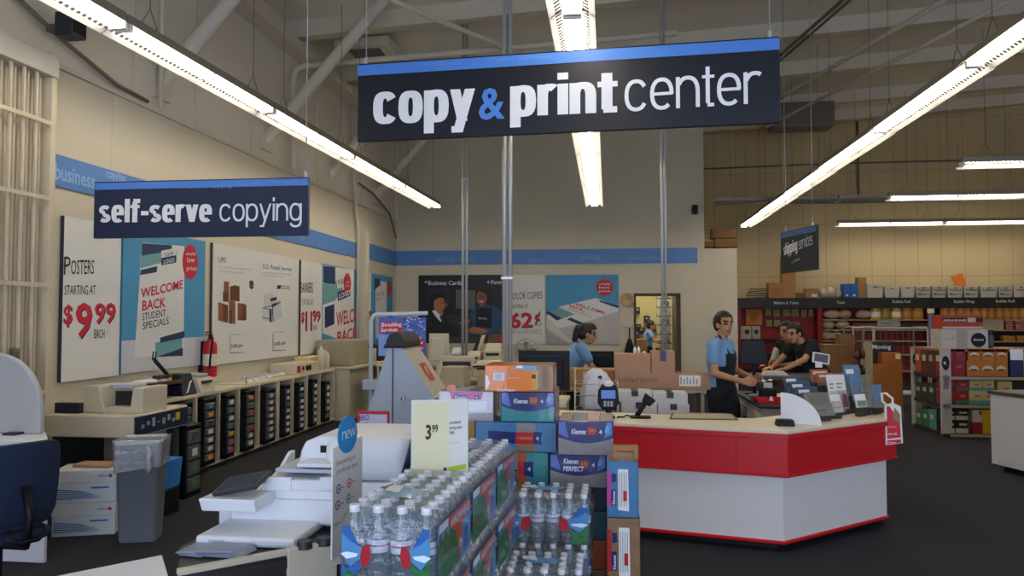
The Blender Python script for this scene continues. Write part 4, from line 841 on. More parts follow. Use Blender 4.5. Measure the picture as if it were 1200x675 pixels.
# "new" card
A, B = PY(389.5, 620, 2.6), PY(424, 600, 2.8); A.z = B.z = .81; r = (B-A).normalized(); W = (B-A).length
t = thing('promo_card', 'white promotional card with blue circle reading new beside the copier', 'card sign', (A+B)/2); inv = MX.Translation(-(A+B)/2); f = Face(A, r, EZ)
ztop = PY(391, 526, 2.6).z-A.z
m = MB(); m.prism([(0, 0), (W, 0), (W, ztop+.015), (0, ztop)], A, r, EZ, .006, PAPER)
f.text(m, 'Everything to', (394, 546), (416, 537), 6.5, PGRY, 0, .002); f.text(m, 'get the job done.', (394, 556), (419, 545.5), 6.5, PGRY, 0, .002)
for (x, y, c) in ((396.5, 573, '#4a62a0'), (409, 566, '#d0603a'), (395.5, 592, '#6a4a90'), (408, 584, '#3f9a88')):
    q = f.uv(x, y); mt = M('ring_'+c[1:], c, .6); f.puv(m, circle(q[0], q[1], .017), mt, .0015); f.puv(m, circle(q[0], q[1], .012), PAPER, .002); f.puv(m, circle(q[0], q[1], .006), mt, .0025)
    f.puv(m, [(q[0]+.022, q[1]-.002), (q[0]+.04, q[1]-.002), (q[0]+.04, q[1]+.002), (q[0]+.022, q[1]+.002)], PGRY, .0015)
f.text(m, 'store', (391.5, 617), (398, 613), 4, PBLK, .01, .002)
m.xf(inv); m.build('card', t)
q = f.uv(407, 509); m = MB(); m.prism([(q[0]+p[0], q[1]+p[1]) for p in circle(0, 0, .066, 32)], A+f.n*.003, r, EZ, .004, M('badge_blue', '#2a8cc8', .4))
f.text(m, 'new', (399.5, 516), (415, 509.5), 9.5, SIGNW, 'L', .005, cap=.56); m.xf(inv); m.build('round_badge', t)
m = MB(); m.box((-W*.4*0-.05, -.05, 0), (.05, .07, .004), M('clear_stand', '#aeb4ba', .2)); m.xf(MX.Translation((0, 0, -.03))); m.build('stand', t)
# ---------------------------------------------------------------- water packs
PET = FILM('clear_bottle', '#dfe8ee', .93, .08, tint='#eaf2f6'); CAPW = M('cap_white', '#e6e9ec', .4, noise=0); LBL = M('bottle_label', '#b9c6d4', .5, noise=0); LBR = M('bottle_label_red', '#a8404a', .5, noise=0)
WRAP = FILM('shrink_wrap', '#e6eef4', .95, .1, .8, 28)
SKYW = M('wrap_sky', '#4a8cbc', .3, noise=.25, scale=18, coat=.5); MTN = M('wrap_forest', '#1e6a34', .4, noise=.6, scale=45, bump=.4, coat=.4); WRED = M('wrap_red', '#a81e28', .3, noise=.1, coat=.5); WORG = M('wrap_scarlet', '#c23a24', .3, noise=.15, coat=.4); WDBL = M('wrap_deep_blue', '#2a62a8', .3, noise=.2, scale=20, coat=.5); WWHT = M('wrap_white', '#dfe7ee', .3, noise=.1, scale=30, coat=.5)
def me_of(m, nm): o = m.build(nm); me = o.data; bpy.data.objects.remove(o); return me
m = MB(); m.lathe([(0, .004), (.022, 0), (.029, .004), (.031, .012), (.031, .04), (.0298, .045), (.031, .05), (.031, .084), (.0305, .122), (.0275, .14), (.02, .165), (.0135, .184), (.0135, .19)], (0, 0, 0), PET, n=14)
m.lathe([(.0316, .088), (.0316, .104)], (0, 0, 0), LBL, n=14); m.lathe([(.0316, .104), (.0316, .108)], (0, 0, 0), LBR, n=14); m.lathe([(.0316, .108), (.0316, .121)], (0, 0, 0), LBL, n=14)
ME_B = me_of(m, 'bottle')
m = MB(); m.cyl((0, 0, .187), (0, 0, .205), .0148, CAPW, r2=.0142, n=12); ME_C = me_of(m, 'cap')
SP = .066
def pack_wrap(nx, ny, fmat_seed):
    W, D = nx*SP/2, ny*SP/2; m = MB(); e = .003
    rd = lambda w, d, z, q=.03: [(p[0], p[1], z) for p in rr(w, d, q, 4)]
    loft(m, [rd(W*.96, D*.96, .002), rd(W+e, D+e, .012), rd(W+e, D+e, .166), rd(W-.006, D-.006, .186), rd(W-.022, D-.022, .204, .02), rd(W-.05, D-.05, .207, .02)], WRAP, True, False, True)
    fr = Face((-W, -D-e-.001, 0), EX, EZ); sd = Face((W+e+.001, -D, 0), EY, EZ)
    w, d = 2*W, 2*D
    def curve(x0, x1, f_, n=10): return [(x0+(x1-x0)*k/n, f_(x0+(x1-x0)*k/n)) for k in range(n+1)]
    # end face: blue and white swooshes with red tabs around the clear opening
    a = .30*w
    for s in (0, 1):
        X = (lambda v: v) if s == 0 else (lambda v: w-v)
        P = lambda L: [(X(p[0]), p[1]) for p in (L if s == 0 else L[::-1])]
        fr.puv(m, P([(.012, .13), (.012, .085), (.10*w+.01, .055), (.27*w, .085), (.27*w, .105), (.14*w, .12), (.06*w, .14)]), SKYW, .0006)
        fr.puv(m, P([(.03*w, .088), (.10*w, .075), (.2*w, .082), (.22*w, .09), (.1*w, .094)]), WWHT, .0009)
        fr.puv(m, P([(.012, .16), (.012, .11), (.05*w, .105), (.16*w, .118), (.22*w, .112), (.12*w, .16)]), WDBL, .0005)
        fr.puv(m, P([(.012, .07), (.08*w, .05), (.2*w, .06), (.27*w, .085), (.25*w, .055), (.17*w, .03), (.16*w, .004), (.012, .004)]), (MTN if s else WDBL), .0006)
        fr.puv(m, P([(.012, .004), (.012, .035+.06*s), (.05*w, .03+.055*s), (.12*w, .05), (.2*w, .03), (.23*w, .004)]), MTN, .0008)
        fr.puv(m, P([(.26*w, .108), (.335*w, .115), (.35*w, .085), (.32*w, .06), (.25*w, .058), (.235*w, .08)]), WRED, .0012)
    rs = random.Random(fmat_seed)
    sd.puv(m, [(.012, .004), (d-.012, .004), (d-.012, .162), (.012, .162)], SKYW, .0004)
    top = [(.012+(d*.62)*k/16, .105+.03*abs(math.sin(k*.9))+rs.uniform(-.008, .008)-.05*max(0, k-10)/6) for k in range(17)]
    sd.puv(m, [(.012, .004), (.012+d*.62, .004)]+top[::-1], MTN, .0008)
    sd.puv(m, [(.02, .14), (.13, .14), (.12, .161), (.03, .161)], WWHT, .0006)
    sd.puv(m, [(d*.3, .162), (d*.3, .14), (d*.52, .10), (d*.62, .02), (d*.66, .02), (d*.72, .11), (d-.02, .13), (d-.02, .162)], WORG, .001)
    sd.text(m, 'ARROWHEAD', (0, 0), (0, 0), 1, WWHT) if False else m.text('ARROWHEAD', sd.o+sd.r*(d*.34)+sd.u*.128, sd.r, sd.u, .034, WWHT, .02, off=.0018, width=d*.58)
    m.text('24', sd.o+sd.r*(d*.60)+sd.u*.05, sd.r, sd.u, .03, WWHT, .02, off=.0018)
    sd.puv(m, [(d*.74, .02), (d*.9, .03), (d*.88, .08), (d*.76, .085)], WDBL, .001)
    # printed patch on the top film
    tp = Face((-W, -D, .2085), EX, EY)
    tp.puv(m, [(w*.3, d*.35), (w*.62, d*.3), (w*.7, d*.55), (w*.35, d*.62)], SKYW, .001); tp.puv(m, [(w*.22, d*.5), (w*.4, d*.45), (w*.36, d*.68), (w*.2, d*.66)], WWHT, .0015); tp.puv(m, [(w*.12, d*.58), (w*.25, d*.52), (w*.2, d*.74)], MTN, .0012)
    return me_of(m, 'shrink_wrap')
WR46, WR64 = pack_wrap(4, 6, 1), pack_wrap(6, 4, 2)
def water_pack(label, loc, rz, nx, ny, wrap, full=True, group='water bottle packs'):
    t = thing('water_pack', label, 'bottled water', loc, rz, group)
    o = bpy.data.objects.new('shrink_wrap', wrap); COL.objects.link(o); o.parent = t
    for i in range(nx):
        for j in range(ny):
            if not full and j > 1 and i < nx-2: continue
            b = bpy.data.objects.new('bottle', ME_B); COL.objects.link(b); b.parent = t; b.location = ((i-nx/2+.5)*SP, (j-ny/2+.5)*SP, .003); b.rotation_euler.z = random.uniform(0, 6)
            c = bpy.data.objects.new('cap', ME_C); COL.objects.link(c); c.parent = b
random.seed(11)
ROT = -math.radians(3.0); q0 = V((-.5665, 2.17, 0)); dr = V((math.sin(-ROT), math.cos(ROT), 0))
lay = ['top', 'second', 'third', 'fourth', 'floor']
for k in range(3):
    for l in range(5):
        c = q0+dr*(k*.405)+V((random.uniform(-.004, .004), 0, .02+.213*(4-l)+.07))
        water_pack('shrink wrapped water bottles in the tall stack, %s pile, %s layer' % (('nearest', 'middle', 'rearmost')[k], lay[l]), c, ROT+random.uniform(-.012, .012), 4, 6, WR46, full=(l == 0))
def pallet(label, x0, x1, y0, y1, h, rz=0):
    c = V(((x0+x1)/2, (y0+y1)/2, 0)); t = thing('display_pallet', label, 'pallet', c, rz)
    m = MB(); m.box((x0-c.x, y0-c.y, h-.02), (x1-c.x, y1-c.y, h), M('pallet_wood', '#8a6a48', .8, noise=.15)); m.build('deck', t)
    for yy in (y0-c.y, -.03, y1-c.y-.06): m = MB(); m.box((x0-c.x, yy, 0), (x1-c.x, yy+.06, h-.02), MATS['pallet_wood']); m.build('runner', t)
pallet('wooden pallet under the tall water stack', -.74, -.36, 1.9, 3.24, .09, 0)
for l in range(4):
    water_pack('shrink wrapped water bottles in the stack before the tissue boxes, %s layer' % lay[l if l < 3 else 4], V((-.27+random.uniform(-.004, .004), 3.42, .02+.213*(3-l)+.03)), random.uniform(-.01, .01), 6, 4, WR64, full=(l == 0))
for l in range(3):
    water_pack('shrink wrapped water bottles in the lowest front stack, %s layer' % ['top', 'middle', 'floor'][l], V((-.245+random.uniform(-.004, .004), 3.09, .02+.213*(2-l)+.03)), random.uniform(-.012, .012), 5, 4, pack_wrap(5, 4, 3) if l == 0 else bpy.data.meshes['shrink_wrap.002'] if 'shrink_wrap.002' in bpy.data.meshes else WR64, full=(l == 0))
pallet('wooden pallet under the two lower water stacks', -.47, -.06, 2.92, 3.58, .05)
# price sign in the stack
Y_ = 2.50; x0, a, x1, b = pbox(481.5, 470, 549, 560, Y_)
t = thing('price_sign', 'tall shelf sign reading 3.99 standing among the water packs', 'price sign', ((x0+x1)/2, Y_, a-.03)); inv = MX.Translation((-(x0+x1)/2, -Y_, -a+.03)); f = Face((x0, Y_, a-.03), (1, -.04, 0), EZ); W = x1-x0; H = b-a+.03
m = MB(); m.prism([(0, 0), (W, 0), (W, H+.008), (0, H)], f.o, f.r, EZ, .004, M('sign_offwhite', '#d0cfc4', .6)); f.puv(m, [(.008, .0), (W*.67, 0), (W*.67, H-.005), (.008, H-.008)], CREAMP, .0006)
MAR = M('price_maroon', '#4a1f24', .6)
f.text(m, '3', (499, 514.5), (505.5, 514), 17, MAR, .03, .002); f.text(m, '99', (506.3, 506.5), (513.5, 506), 9, MAR, .025, .002)
for k, s in enumerate(('arrowhead', 'spring water', '24pk')): f.text(m, s, (527, 497+6*k), ((540, 541.5, 533)[k], 496+6*k), 4, PBLK, 0, .002)
f.text(m, 'limited time offer', (527, 519.5), (538, 518.6), 1.6, PGRY, 0, .002)
f.poly(m, [(525, 553), (546.5, 549.5), (546.5, 543.5), (525, 547.5)], M('price_lime', '#a4b22e', .5), .001); f.poly(m, [(519.5, 552), (524, 551.3), (524, 547.6), (519.5, 548.3)], PNAVY, .001)
m.xf(inv); m.build('front_card', t)
q = [PY(468, 560, 2.52), PY(487, 548, 2.68), PY(513, 461, 2.70), PY(493, 474, 2.54)]
m = MB(); d = V((.004, .0, .002)); m.mesh(q+[p+d for p in q], [(3, 2, 1, 0), (4, 5, 6, 7), (0, 1, 5, 4), (1, 2, 6, 5), (2, 3, 7, 6), (3, 0, 4, 7)], M('sign_back_navy', '#2c3a66', .4)); k = q[3]; j = q[2]
m.mesh([k, j, j-V((0, 0, .012)), k-V((0, 0, .012)), k+d*1.2, j+d*1.2, j+d*1.2-V((0, 0, .012)), k+d*1.2-V((0, 0, .012))], [(0, 1, 2, 3), (4, 5, 6, 7), (0, 1, 5, 4), (0, 3, 7, 4)], PAPER); m.xf(inv); m.build('rear_card', t)
# ---------------------------------------------------------------- tissue bundles
TN = M('tissue_navy', '#262f6a', .25, noise=.08, coat=.6); TG = M('tissue_grey', '#8d8784', .3, noise=.35, scale=30, coat=.6); TT = M('tissue_teal', '#3a8a8c', .3, noise=.25, scale=30, coat=.6); TP = M('tissue_pink', '#c23a8c', .3, coat=.5); TW = M('tissue_white', '#c9c8cc', .3, noise=.15, scale=25, coat=.5); TO = M('tissue_orange', '#e87812', .3, noise=.05, coat=.6); TB = M('tissue_blue', '#4479a4', .3, noise=.25, scale=20, coat=.6); TR = M('tissue_red', '#b8242e', .3, noise=.08, coat=.5); TBR = M('tissue_brown', '#8a6844', .4, noise=.3, scale=18, coat=.4); TDK = M('tissue_dark', '#1e2a3c', .3, noise=.2, coat=.5); TLB = M('tissue_light_blue', '#5fa8cc', .3, noise=.2, scale=14, coat=.5); TOS = M('tissue_copper', '#b0552c', .35, noise=.15, coat=.4); TYL = M('tissue_amber', '#d8962c', .35, noise=.1, coat=.4)
KG = 'tissue box bundles'
def bundle(label, x0, z0, x1, z1, y, depth, base, fn=None, side=None, top=None):
    c = V(((x0+x1)/2, y+depth/2, z0)); t = thing('tissue_bundle', label, 'tissue boxes', c, 0, KG); w, h = x1-x0, z1-z0
    m = MB(); m.box((-w/2, -depth/2, 0), (w/2, depth/2, h-.001), base, .006, seg=2)
    f = Face((-w/2, -depth/2, 0), EX, EZ)
    if fn: fn(m, f, w, h)
    s = Face((w/2, -depth/2, 0), EY, EZ)
    for k, c_ in enumerate(side or [TBR, TG, TBR]): n = len(side or [1, 2, 3]); s.puv(m, [(depth*k/n+.006, .006), (depth*(k+1)/n-.003, .006), (depth*(k+1)/n-.003, h-.006), (depth*k/n+.006, h-.006)], c_, .0006)
    T = Face((-w/2, -depth/2, h-.001), EX, EY)
    for k, c_ in enumerate(top or [TBR, TDK, TBR, TG]): n = len(top or [1]*4); T.puv(m, [(w*k/n+.004, .006), (w*(k+1)/n-.002, .006), (w*(k+1)/n-.002, depth-.006), (w*k/n+.004, depth-.006)], c_, .0006)
    m.build('wrapped_boxes', t); return t
def smile(w, h, v0, dip, n=14, u0=.0, u1=1.0): return [(w*(u0+(u1-u0)*k/n), h*(v0-dip*math.sin(PI*k/n))) for k in range(n+1)]
def brand(m, f, u, v, s, w=None): m.text('Kleenex', f.o+f.r*u+f.u*v, f.r, f.u, s, SIGNW, .015, .8, off=.003, shear=.12, width=w)
def st_navy(low, name2=None):
    def fn(m, f, w, h):
        f.puv(m, [(.004, .004), (w-.004, .004)]+[(p[0]*.98+.004, p[1]) for p in smile(w, h, .52, .16)][::-1], low, .0008)
        f.puv(m, [(w*.14, h-.004)]+[(p[0], p[1]) for p in smile(w, h, .46, .1, u0=.2, u1=.82)]+[(w*.88, h-.004)], TN, .0014)
        f.puv(m, [(w*.02, h*.62), (w*.2, h*.5), (w*.13, h*.97), (w*.02, h*.97)], M('tissue_wave', '#5a72b8', .3, noise=.2, coat=.5), .0012)
        f.puv(m, [(w*.83, h*.5), (w*.97, h*.62), (w*.97, h*.97), (w*.88, h*.97)], MATS['tissue_wave'], .0012); f.puv(m, [(w*.84, h*.68), (w*.91, h*.65), (w*.93, h*.85), (w*.87, h*.88)], TLB, .0018)
        brand(m, f, w*.25, h*(.72 if name2 else .62), h*.22, w*.26); q = (w*.61, h*.70); f.puv(m, [(q[0]-w*.07, q[1]-h*.1), (q[0]+w*.07, q[1]-h*.1), (q[0]+w*.07, q[1]+h*.13), (q[0]-w*.07, q[1]+h*.13)], TOS if low is TT else TR, .002); m.text('3 PLY', f.o+f.r*(q[0]-w*.05)+f.u*(q[1]-.003), f.r, f.u, h*.12, TYL, .01, .8, off=.004)
        m.text('4', f.o+f.r*(w*.74)+f.u*(h*.63), f.r, f.u, h*.18, SIGNW, .01, off=.003)
        if name2: m.text(name2, f.o+f.r*(w*.24)+f.u*(h*.5), f.r, f.u, h*.2, SIGNW, .02, .8, off=.003, shear=.15)
    return fn
def st_orange(m, f, w, h):
    f.puv(m, [(w*.68, .004), (w-.004, .004), (w-.004, h-.004), (w*.68, h-.004)], TBR, .0008); f.puv(m, [(w*.68, .01), (w*.78, .01), (w*.78, h*.8), (w*.68, h*.8)], TYL, .001); f.puv(m, [(w*.42, h*.86), (w*.76, h*.8), (w*.76, h-.004), (w*.46, h-.004)], TLB, .0012); f.puv(m, [(w*.46, h*.9), (w*.55, h*.88), (w*.57, h-.004), (w*.48, h-.004)], SIGNW, .0014)
    f.puv(m, [(.003, h*.03), (w*.04, h*.1), (w*.075, h*.3), (w*.05, h*.52), (.003, h*.64)], SIGNW, .0012); f.puv(m, [(w*.13, h*.42), (w*.29, h*.42), (w*.29, h*.70), (w*.13, h*.70)], SIGNW, .0012)
    for k in range(9): x = w*(.145+.015*k); f.puv(m, [(x, h*.45), (x+w*(.004+.004*(k % 2)), h*.45), (x+w*(.004+.004*(k % 2)), h*.68), (x, h*.68)], TN, .0016)
    f.puv(m, [(w*.33, h*.6), (w*.37, h*.6), (w*.37, h*.7), (w*.33, h*.7)], TLB, .0012); f.puv(m, [(w*.69, h*.5), (w*.75, h*.5), (w*.75, h*.65), (w*.69, h*.65)], TDK, .0016)
    m.text('SCANNABLE 4', f.o+f.r*(w*.18)+f.u*.002, f.r, f.u, h*.11, SIGNW, .02, off=.002); m.text('keep away from moisture', f.o+f.r*(w*.33)+f.u*(h*.5), f.r, f.u, h*.05, SIGNW, 0, off=.002)
def st_pink(m, f, w, h):
    f.puv(m, [(w*.2, h-.003), (w*.24, h*.72), (w*.78, h*.72), (w*.82, h-.003)], TP, .001); f.puv(m, [(w*.28, h*.7), (w*.52, h*.7), (w*.52, h*.88), (w*.28, h*.88)], TN, .0014); f.puv(m, [(w*.66, h*.72), (w*.75, h*.72), (w*.75, h*.88), (w*.66, h*.88)], TN, .0014); brand(m, f, w*.3, h*.74, h*.15); m.text('4', f.o+f.r*(w*.68)+f.u*(h*.75), f.r, f.u, h*.12, SIGNW, off=.003)
    f.puv(m, [(w*.5, h*.3), (w*.86, h*.36), (w*.9, h*.68), (w*.52, h*.64)], SIGNW, .0012); f.puv(m, [(.004, .004), (w-.004, .004), (w-.004, h*.3), (.004, h*.22)], TG, .0008)
def st_row(m, f, w, h):
    for k, c in enumerate((TB, TB, TG, TB)): f.puv(m, [(w*k/4+.002, .004), (w*(k+1)/4-.002, .004), (w*(k+1)/4-.002, h-.004), (w*k/4+.002, h-.004)], c, .0006)
    f.puv(m, [(w*.5, .004), (w*.74, .004), (w*.74, h*.24), (w*.5, h*.24)], TBR, .0008)
    f.puv(m, [(w*.16, h*.24), (w*.5, h*.28), (w*.5, h*.66), (w*.16, h*.7)], TN, .001); f.puv(m, [(w*.5, h*.26), (w*.72, h*.26), (w*.72, h*.66), (w*.5, h*.66)], TR, .0012); f.puv(m, [(w*.72, h*.26), (w*.83, h*.26), (w*.81, h*.45), (w*.83, h*.68), (w*.72, h*.68)], TN, .0014); m.text('+ FREE MINI', f.o+f.r*(w*.52)+f.u*(h*.42), f.r, f.u, h*.13, TYL, .02, off=.003, width=w*.18); m.text('4', f.o+f.r*(w*.75)+f.u*(h*.4), f.r, f.u, h*.2, SIGNW, off=.003)
def st_teal(m, f, w, h):
    f.puv(m, [(.004, .004), (w*.3, .004), (w*.3, h-.004), (.004, h-.004)], TOS, .0008); f.puv(m, [(.004, h*.3), (w*.22, h*.3), (w*.22, h*.72), (.004, h*.72)], TR, .0012); f.puv(m, [(w*.22, h*.3), (w*.52, h*.24), (w*.5, h*.48), (w*.52, h*.72), (w*.22, h*.7)], TN, .0014); m.text('4', f.o+f.r*(w*.33)+f.u*(h*.42), f.r, f.u, h*.2, SIGNW, off=.003)
def st_up(bg):
    def fn(m, f, w, h):
        f.puv(m, [(.002, h*.2), (w*.14, h*.2), (w*.14, h*.82), (.002, h*.82)], TP if bg is TB else TR, .001); f.puv(m, [(w*.14, h*.22), (w*.3, h*.22), (w*.3, h*.5), (w*.14, h*.5)], TN, .0012); f.puv(m, [(w*.16, h*.62), (w*.32, h*.64), (w*.3, h*.78), (w*.16, h*.78)], TN, .0012)
        f.puv(m, [(w*.36, h*.14), (w*.7, h*.12), (w*.68, h*.86), (w*.36, h*.86)], PAPER, .0012)
        for k in range(4): f.puv(m, [(w*(.4+.07*k), h*.2), (w*(.42+.07*k), h*.2), (w*(.42+.07*k), h*.8), (w*(.4+.07*k), h*.8)], PGRY, .0016)
        f.puv(m, [(w*.52, h*.3), (w*.64, h*.3), (w*.64, h*.48), (w*.52, h*.48)], TR, .002); m.text('Kleenex', f.o+f.r*(w*.27)+f.u*(h*.24), EZ, NX, w*.13, SIGNW, .01, off=.003)
    return fn
KY = 3.72
def kb(label, px0, py0, px1, py1, y, depth, base, fn, side=None, top=None, z0=None, z1=None):
    x0, a, x1, b = pbox(px0, py0, px1, py1, y); return bundle(label, x0, a if z0 is None else z0, x1, b if z1 is None else z1, y, depth, base, fn, side, top)
zz = [PY(600, y, KY).z for y in (568, 529.5, 494.5, 459)]       # shelf heights of the stack
kb('orange and sky blue bundle topmost on the tissue stack', 568, 428, 648, 459, KY, .26, TO, st_orange, [TBR, TOS, TBR], [TO, TO, TBR, TBR], z0=zz[3])
kb('pale bundle with a pink arch beside the price sign', 514, 460, 578, 494, KY, .24, TW, st_pink, [TDK, TDK], [TP, TW, TG, TW], z0=zz[2], z1=zz[3])
kb('navy and teal bundle just under the orange one', 586.5, 460, 650, 494, KY, .34, TN, st_navy(TT), [TBR, TG, TBR, TBR], None, z0=zz[2], z1=zz[3])
kb('blue four box bundle with a red free mini band', 557, 495, 652, 529, KY, .3, TB, st_row, None, [TB, TB, TG, TB], z0=zz[1], z1=zz[2])
kb('navy bundle over grey flowers standing next to the counter', 653.5, 494, 719, 535, KY-.06, .34, TN, st_navy(TG), [TBR, TG], [TBR, TDK, TR, TBR], z0=zz[1])
kb('teal bundle with copper and red end, in the second row up', 606, 530, 643, 567, KY, .3, TT, st_teal, None, None, z0=zz[0], z1=zz[1])
kb('navy bundle with grey lower half reading extra soft', 644, 530, 711, 568, KY-.03, .34, TN, st_navy(TG, 'PERFECT'), [TBR, TDK], None, z0=zz[0], z1=zz[1])
x0, _, x1, _ = pbox(606, 0+500, 711, 568, KY); pz = zz[0]
kb('dark blue end bundle below the extra soft one', 692, 568, 711, 599, KY-.0, .3, TDK, None, [TDK], None, z1=zz[0])
za, zb, zcc = [PY(700, y, KY).z for y in (599, 633, 668)]
kb('deep teal end bundle in the third row down', 690, 599, 711, 633, KY, .3, M('tissue_deep_teal', '#245a66', .35, noise=.2, coat=.4), None, [TDK], None, z0=za-.14 if False else zb, z1=za)
kb('copper end bundle near the floor of the tissue stack', 690, 633, 711, 668, KY, .3, TOS, None, [TOS], None, z0=zcc, z1=zb)
kb('brown end bundle lowest in the tissue stack', 690, 668, 711, 720, KY, .3, TBR, None, [TBR], None, z0=0, z1=zcc)
x0, _, x1, _ = pbox(560, 568, 690, 600, KY)
carton('brown shipper carton bearing the tissue stack', (x0, KY, 0), (x1-.002, KY+.33, zz[0]), CARD, 'shipper_carton', 'box')
x0, _, x1, _ = pbox(512, 495, 557, 568, KY)
carton('brown shipper carton bearing the pale pink bundle', (x0, KY+.0, 0), (x1-.003, KY+.28, zz[2]), CARD, 'shipper_carton', 'box')
KE = 3.45
x0, a, x1, b = pbox(711, 541, 748, 608, KE); x0b, a2, x1b, b2 = pbox(711, 608, 750, 680, KE)
bundle('blue upright bundle on end beside the counter front', x0, b2+.001, x1, b, KE, .24, TB, st_up(TB), [TB, TBR], [TBR, TBR]); bundle('brown upright bundle on end under the blue upright one', x0, a2-.02, x1b, b2, KE, .24, TBR, st_up(TBR), [TBR, TBR], [TB])
carton('plain carton under the two upright bundles', (x0, KE, 0), (x1b, KE+.24, a2-.021), CARDD, 'shipper_carton', 'box')
x0, a, x1, b2_ = pbox(718, 524, 748, 541, KE+.05)
t = thing('cardboard_collar', 'open cardboard frame standing on the blue upright bundle', 'cardboard', ((x0+x1)/2, KE+.05, b+.001)); w = (x1-x0)/2; h = b2_-b
for (p, q) in (((-w, 0), (-w+.02, h)), ((w-.02, 0), (w, h)), ((-w+.02, h-.02), (w-.02, h))): m = MB(); m.box((p[0], 0, p[1]), (q[0], .06, q[1]), CARD); m.build('flap', t)
c = PY(529, 457, KY+.02); t = thing('round_tag', 'small salmon round tag sticking up over the pale pink bundle', 'tag', (c.x, KY+.02, zz[3]+.001)); r_ = c.z-zz[3]
m = MB(); m.prism(circle(0, r_, .026, 24), (0, 0, 0), EX, EZ, .004, M('tag_salmon', '#d88a6a', .5)); m.box((-.018, -.0012, r_-.012), (.018, .0, r_-.004), PAPER); m.build('tag_disc', t); m = MB(); m.box((-.004, .004, 0), (.004, .008, r_), PAPER); m.build('stem', t)
# ---------------------------------------------------------------- shredding console and its sign
t = thing('drop_console', 'tall pale grey wedge console with a black cap', 'document console', (-1.5, 5.7, 0))
KGY = M('console_daylit_blue', '#aab4c0', .45, noise=.02); KB = M('console_lamplit_beige', '#b7ad98', .5, noise=.03)  # cool daylight painted into the front colour, warm lamplight into the slanted side
def CP(px, py, y, dz=0): p = PY(px, py, y); return p
fb = [PY(419, 520, 5.5), PY(541, 520, 5.5)]; zt_ = PY(460, 407, 5.5).z; xl, xr = PY(455, 407, 5.5).x, PY(471, 407, 5.5).x
sl_ = (fb[0].x-xl)/(zt_-fb[0].z); sr_ = (PY(513, 472, 5.5).x-xr)/(zt_-PY(513, 472, 5.5).z)
zb_ = .04; X0, X1 = xl+sl_*(zt_-zb_), xr+sr_*(zt_-zb_); D0, D1 = 5.5, 5.98
def inset(x0, x1, d, z): return [V((x0, d[0], z)), V((x1, d[0], z)), V((x1+.0, d[1], z)), V((x0, d[1], z))]
bt, tp_ = inset(X0, X1, (D0, D1), zb_), inset(xl, xr, (D0, D1), zt_)
inv = MX.Translation((1.5, -5.7, 0)); m = MB()
m.mesh(bt+tp_, [(0, 1, 5, 4), (2, 3, 7, 6), (3, 0, 4, 7), (4, 5, 6, 7), (3, 2, 1, 0)], KGY); m.mesh([bt[1], bt[2], tp_[2], tp_[1]], [(0, 1, 2, 3)], KB); m.xf(inv); m.build('console_body', t)
m = MB(); g = PY(460.5, 407, 5.498).x; m.box((g-.004, 5.496, .06), (g+.004, 5.5, zt_), DARK); m.xf(inv); m.build('door_seam', t)
m = MB(); c = PY(471.5, 467, 5.5); m.cyl((c.x, 5.475, c.z), (c.x, 5.5, c.z), .024, STEEL, n=16); m.box((c.x-.004, 5.472, c.z-.012), (c.x+.004, 5.476, c.z+.012), DARK); m.xf(inv); m.build('lock', t)
m = MB(); x0, _, x1, _ = pbox(453, 390, 478, 407, 5.5); w = x1-x0
prof = [(0, 0), (w*.9, 0), (w*.9, .05), (w*.75, .1), (w*.5, .118), (w*.2, .1), (w*.06, .06)]
m.prism(prof, (x0-.005, 5.47, zt_-.005), EX, EZ, .5, M('console_cap_black', '#26272b', .55), .012); m.xf(inv); m.build('cap', t)
m = MB(); n = (tp_[1]-bt[1]); dn = n.normalized(); er = V(EY); o = bt[1]+n*.58+V((0, .1, 0)); sn = er.cross(dn)
f = Face(bt[1], er, dn); m = MB(); Lz = n.length; v0 = Lz*((PY(520, 470, 5.5).z-zb_)/(zt_-zb_))
v0 = (PY(504, 436, 5.6).z-zb_)/(zt_-zb_)*Lz; f.puv(m, [(.16, v0-.09), (.34, v0-.09), (.34, v0+.07), (.16, v0+.07)], M('console_red_badge', '#c0392e', .5), .003); f.puv(m, [(.21, v0-.05), (.23, v0+.03), (.285, v0+.04), (.265, v0-.02)], KB, .0045); m.xf(inv); m.build('badge', t)
m = MB(); m.box((X0+.01, D0+.02, 0), (X1-.01, D1-.02, zb_), BLACK); m.xf(inv); m.build('foot', t)
# sign stand
ST = M('stand_white_tube', '#c3c8cc', .4, noise=.02); Ys = 6.6
t = thing('sign_stand', 'white bent tube stand behind the wedge console', 'sign stand', (PY(435, 500, Ys).x, Ys, 0)); inv = MX.Translation((-t.location.x, -Ys, 0))
a, b, c = PY(435, 378, Ys), PY(441, 368.5, Ys), PY(501, 367, Ys); m = MB(); m.tube([(a.x, Ys, 0.05), a, V((a.x+.006, Ys, a.z+.03)), V((a.x+.025, Ys, b.z-.008)), b, c], .018, ST, n=10); m.xf(inv); m.build('tube_frame', t)
m = MB(); m.lathe([(0, 0), (.17, 0), (.17, .02), (.03, .05), (0, .05)], (0, 0, 0), M('stand_base_grey', '#8f97a4', .4), n=20); m.build('base', t); m = MB(); z = PY(435, 446, Ys).z; m.box((-.07, -.05, z-.08), (.07, .05, z+.01), GPLAST, .01); m.build('holder', t)
t = thing('shredding_sign', 'blue hanging sign reading shredding services behind the wedge console', 'sign', PY(471, 393, Ys-.01)); f = Face(PY(443.5, 417, Ys-.02), EX, EZ); inv = MX.Translation(-t.location)
x0, a, x1, b = pbox(443.5, 372, 499, 417, Ys-.02); W, H = x1-x0, b-a; m = MB(); SB = M('shred_blue', '#4560b0', .45, noise=.2, scale=30); m.prism([(0, 0), (W, 0), (W, H), (0, H)], f.o, EX, EZ, .008, SB)
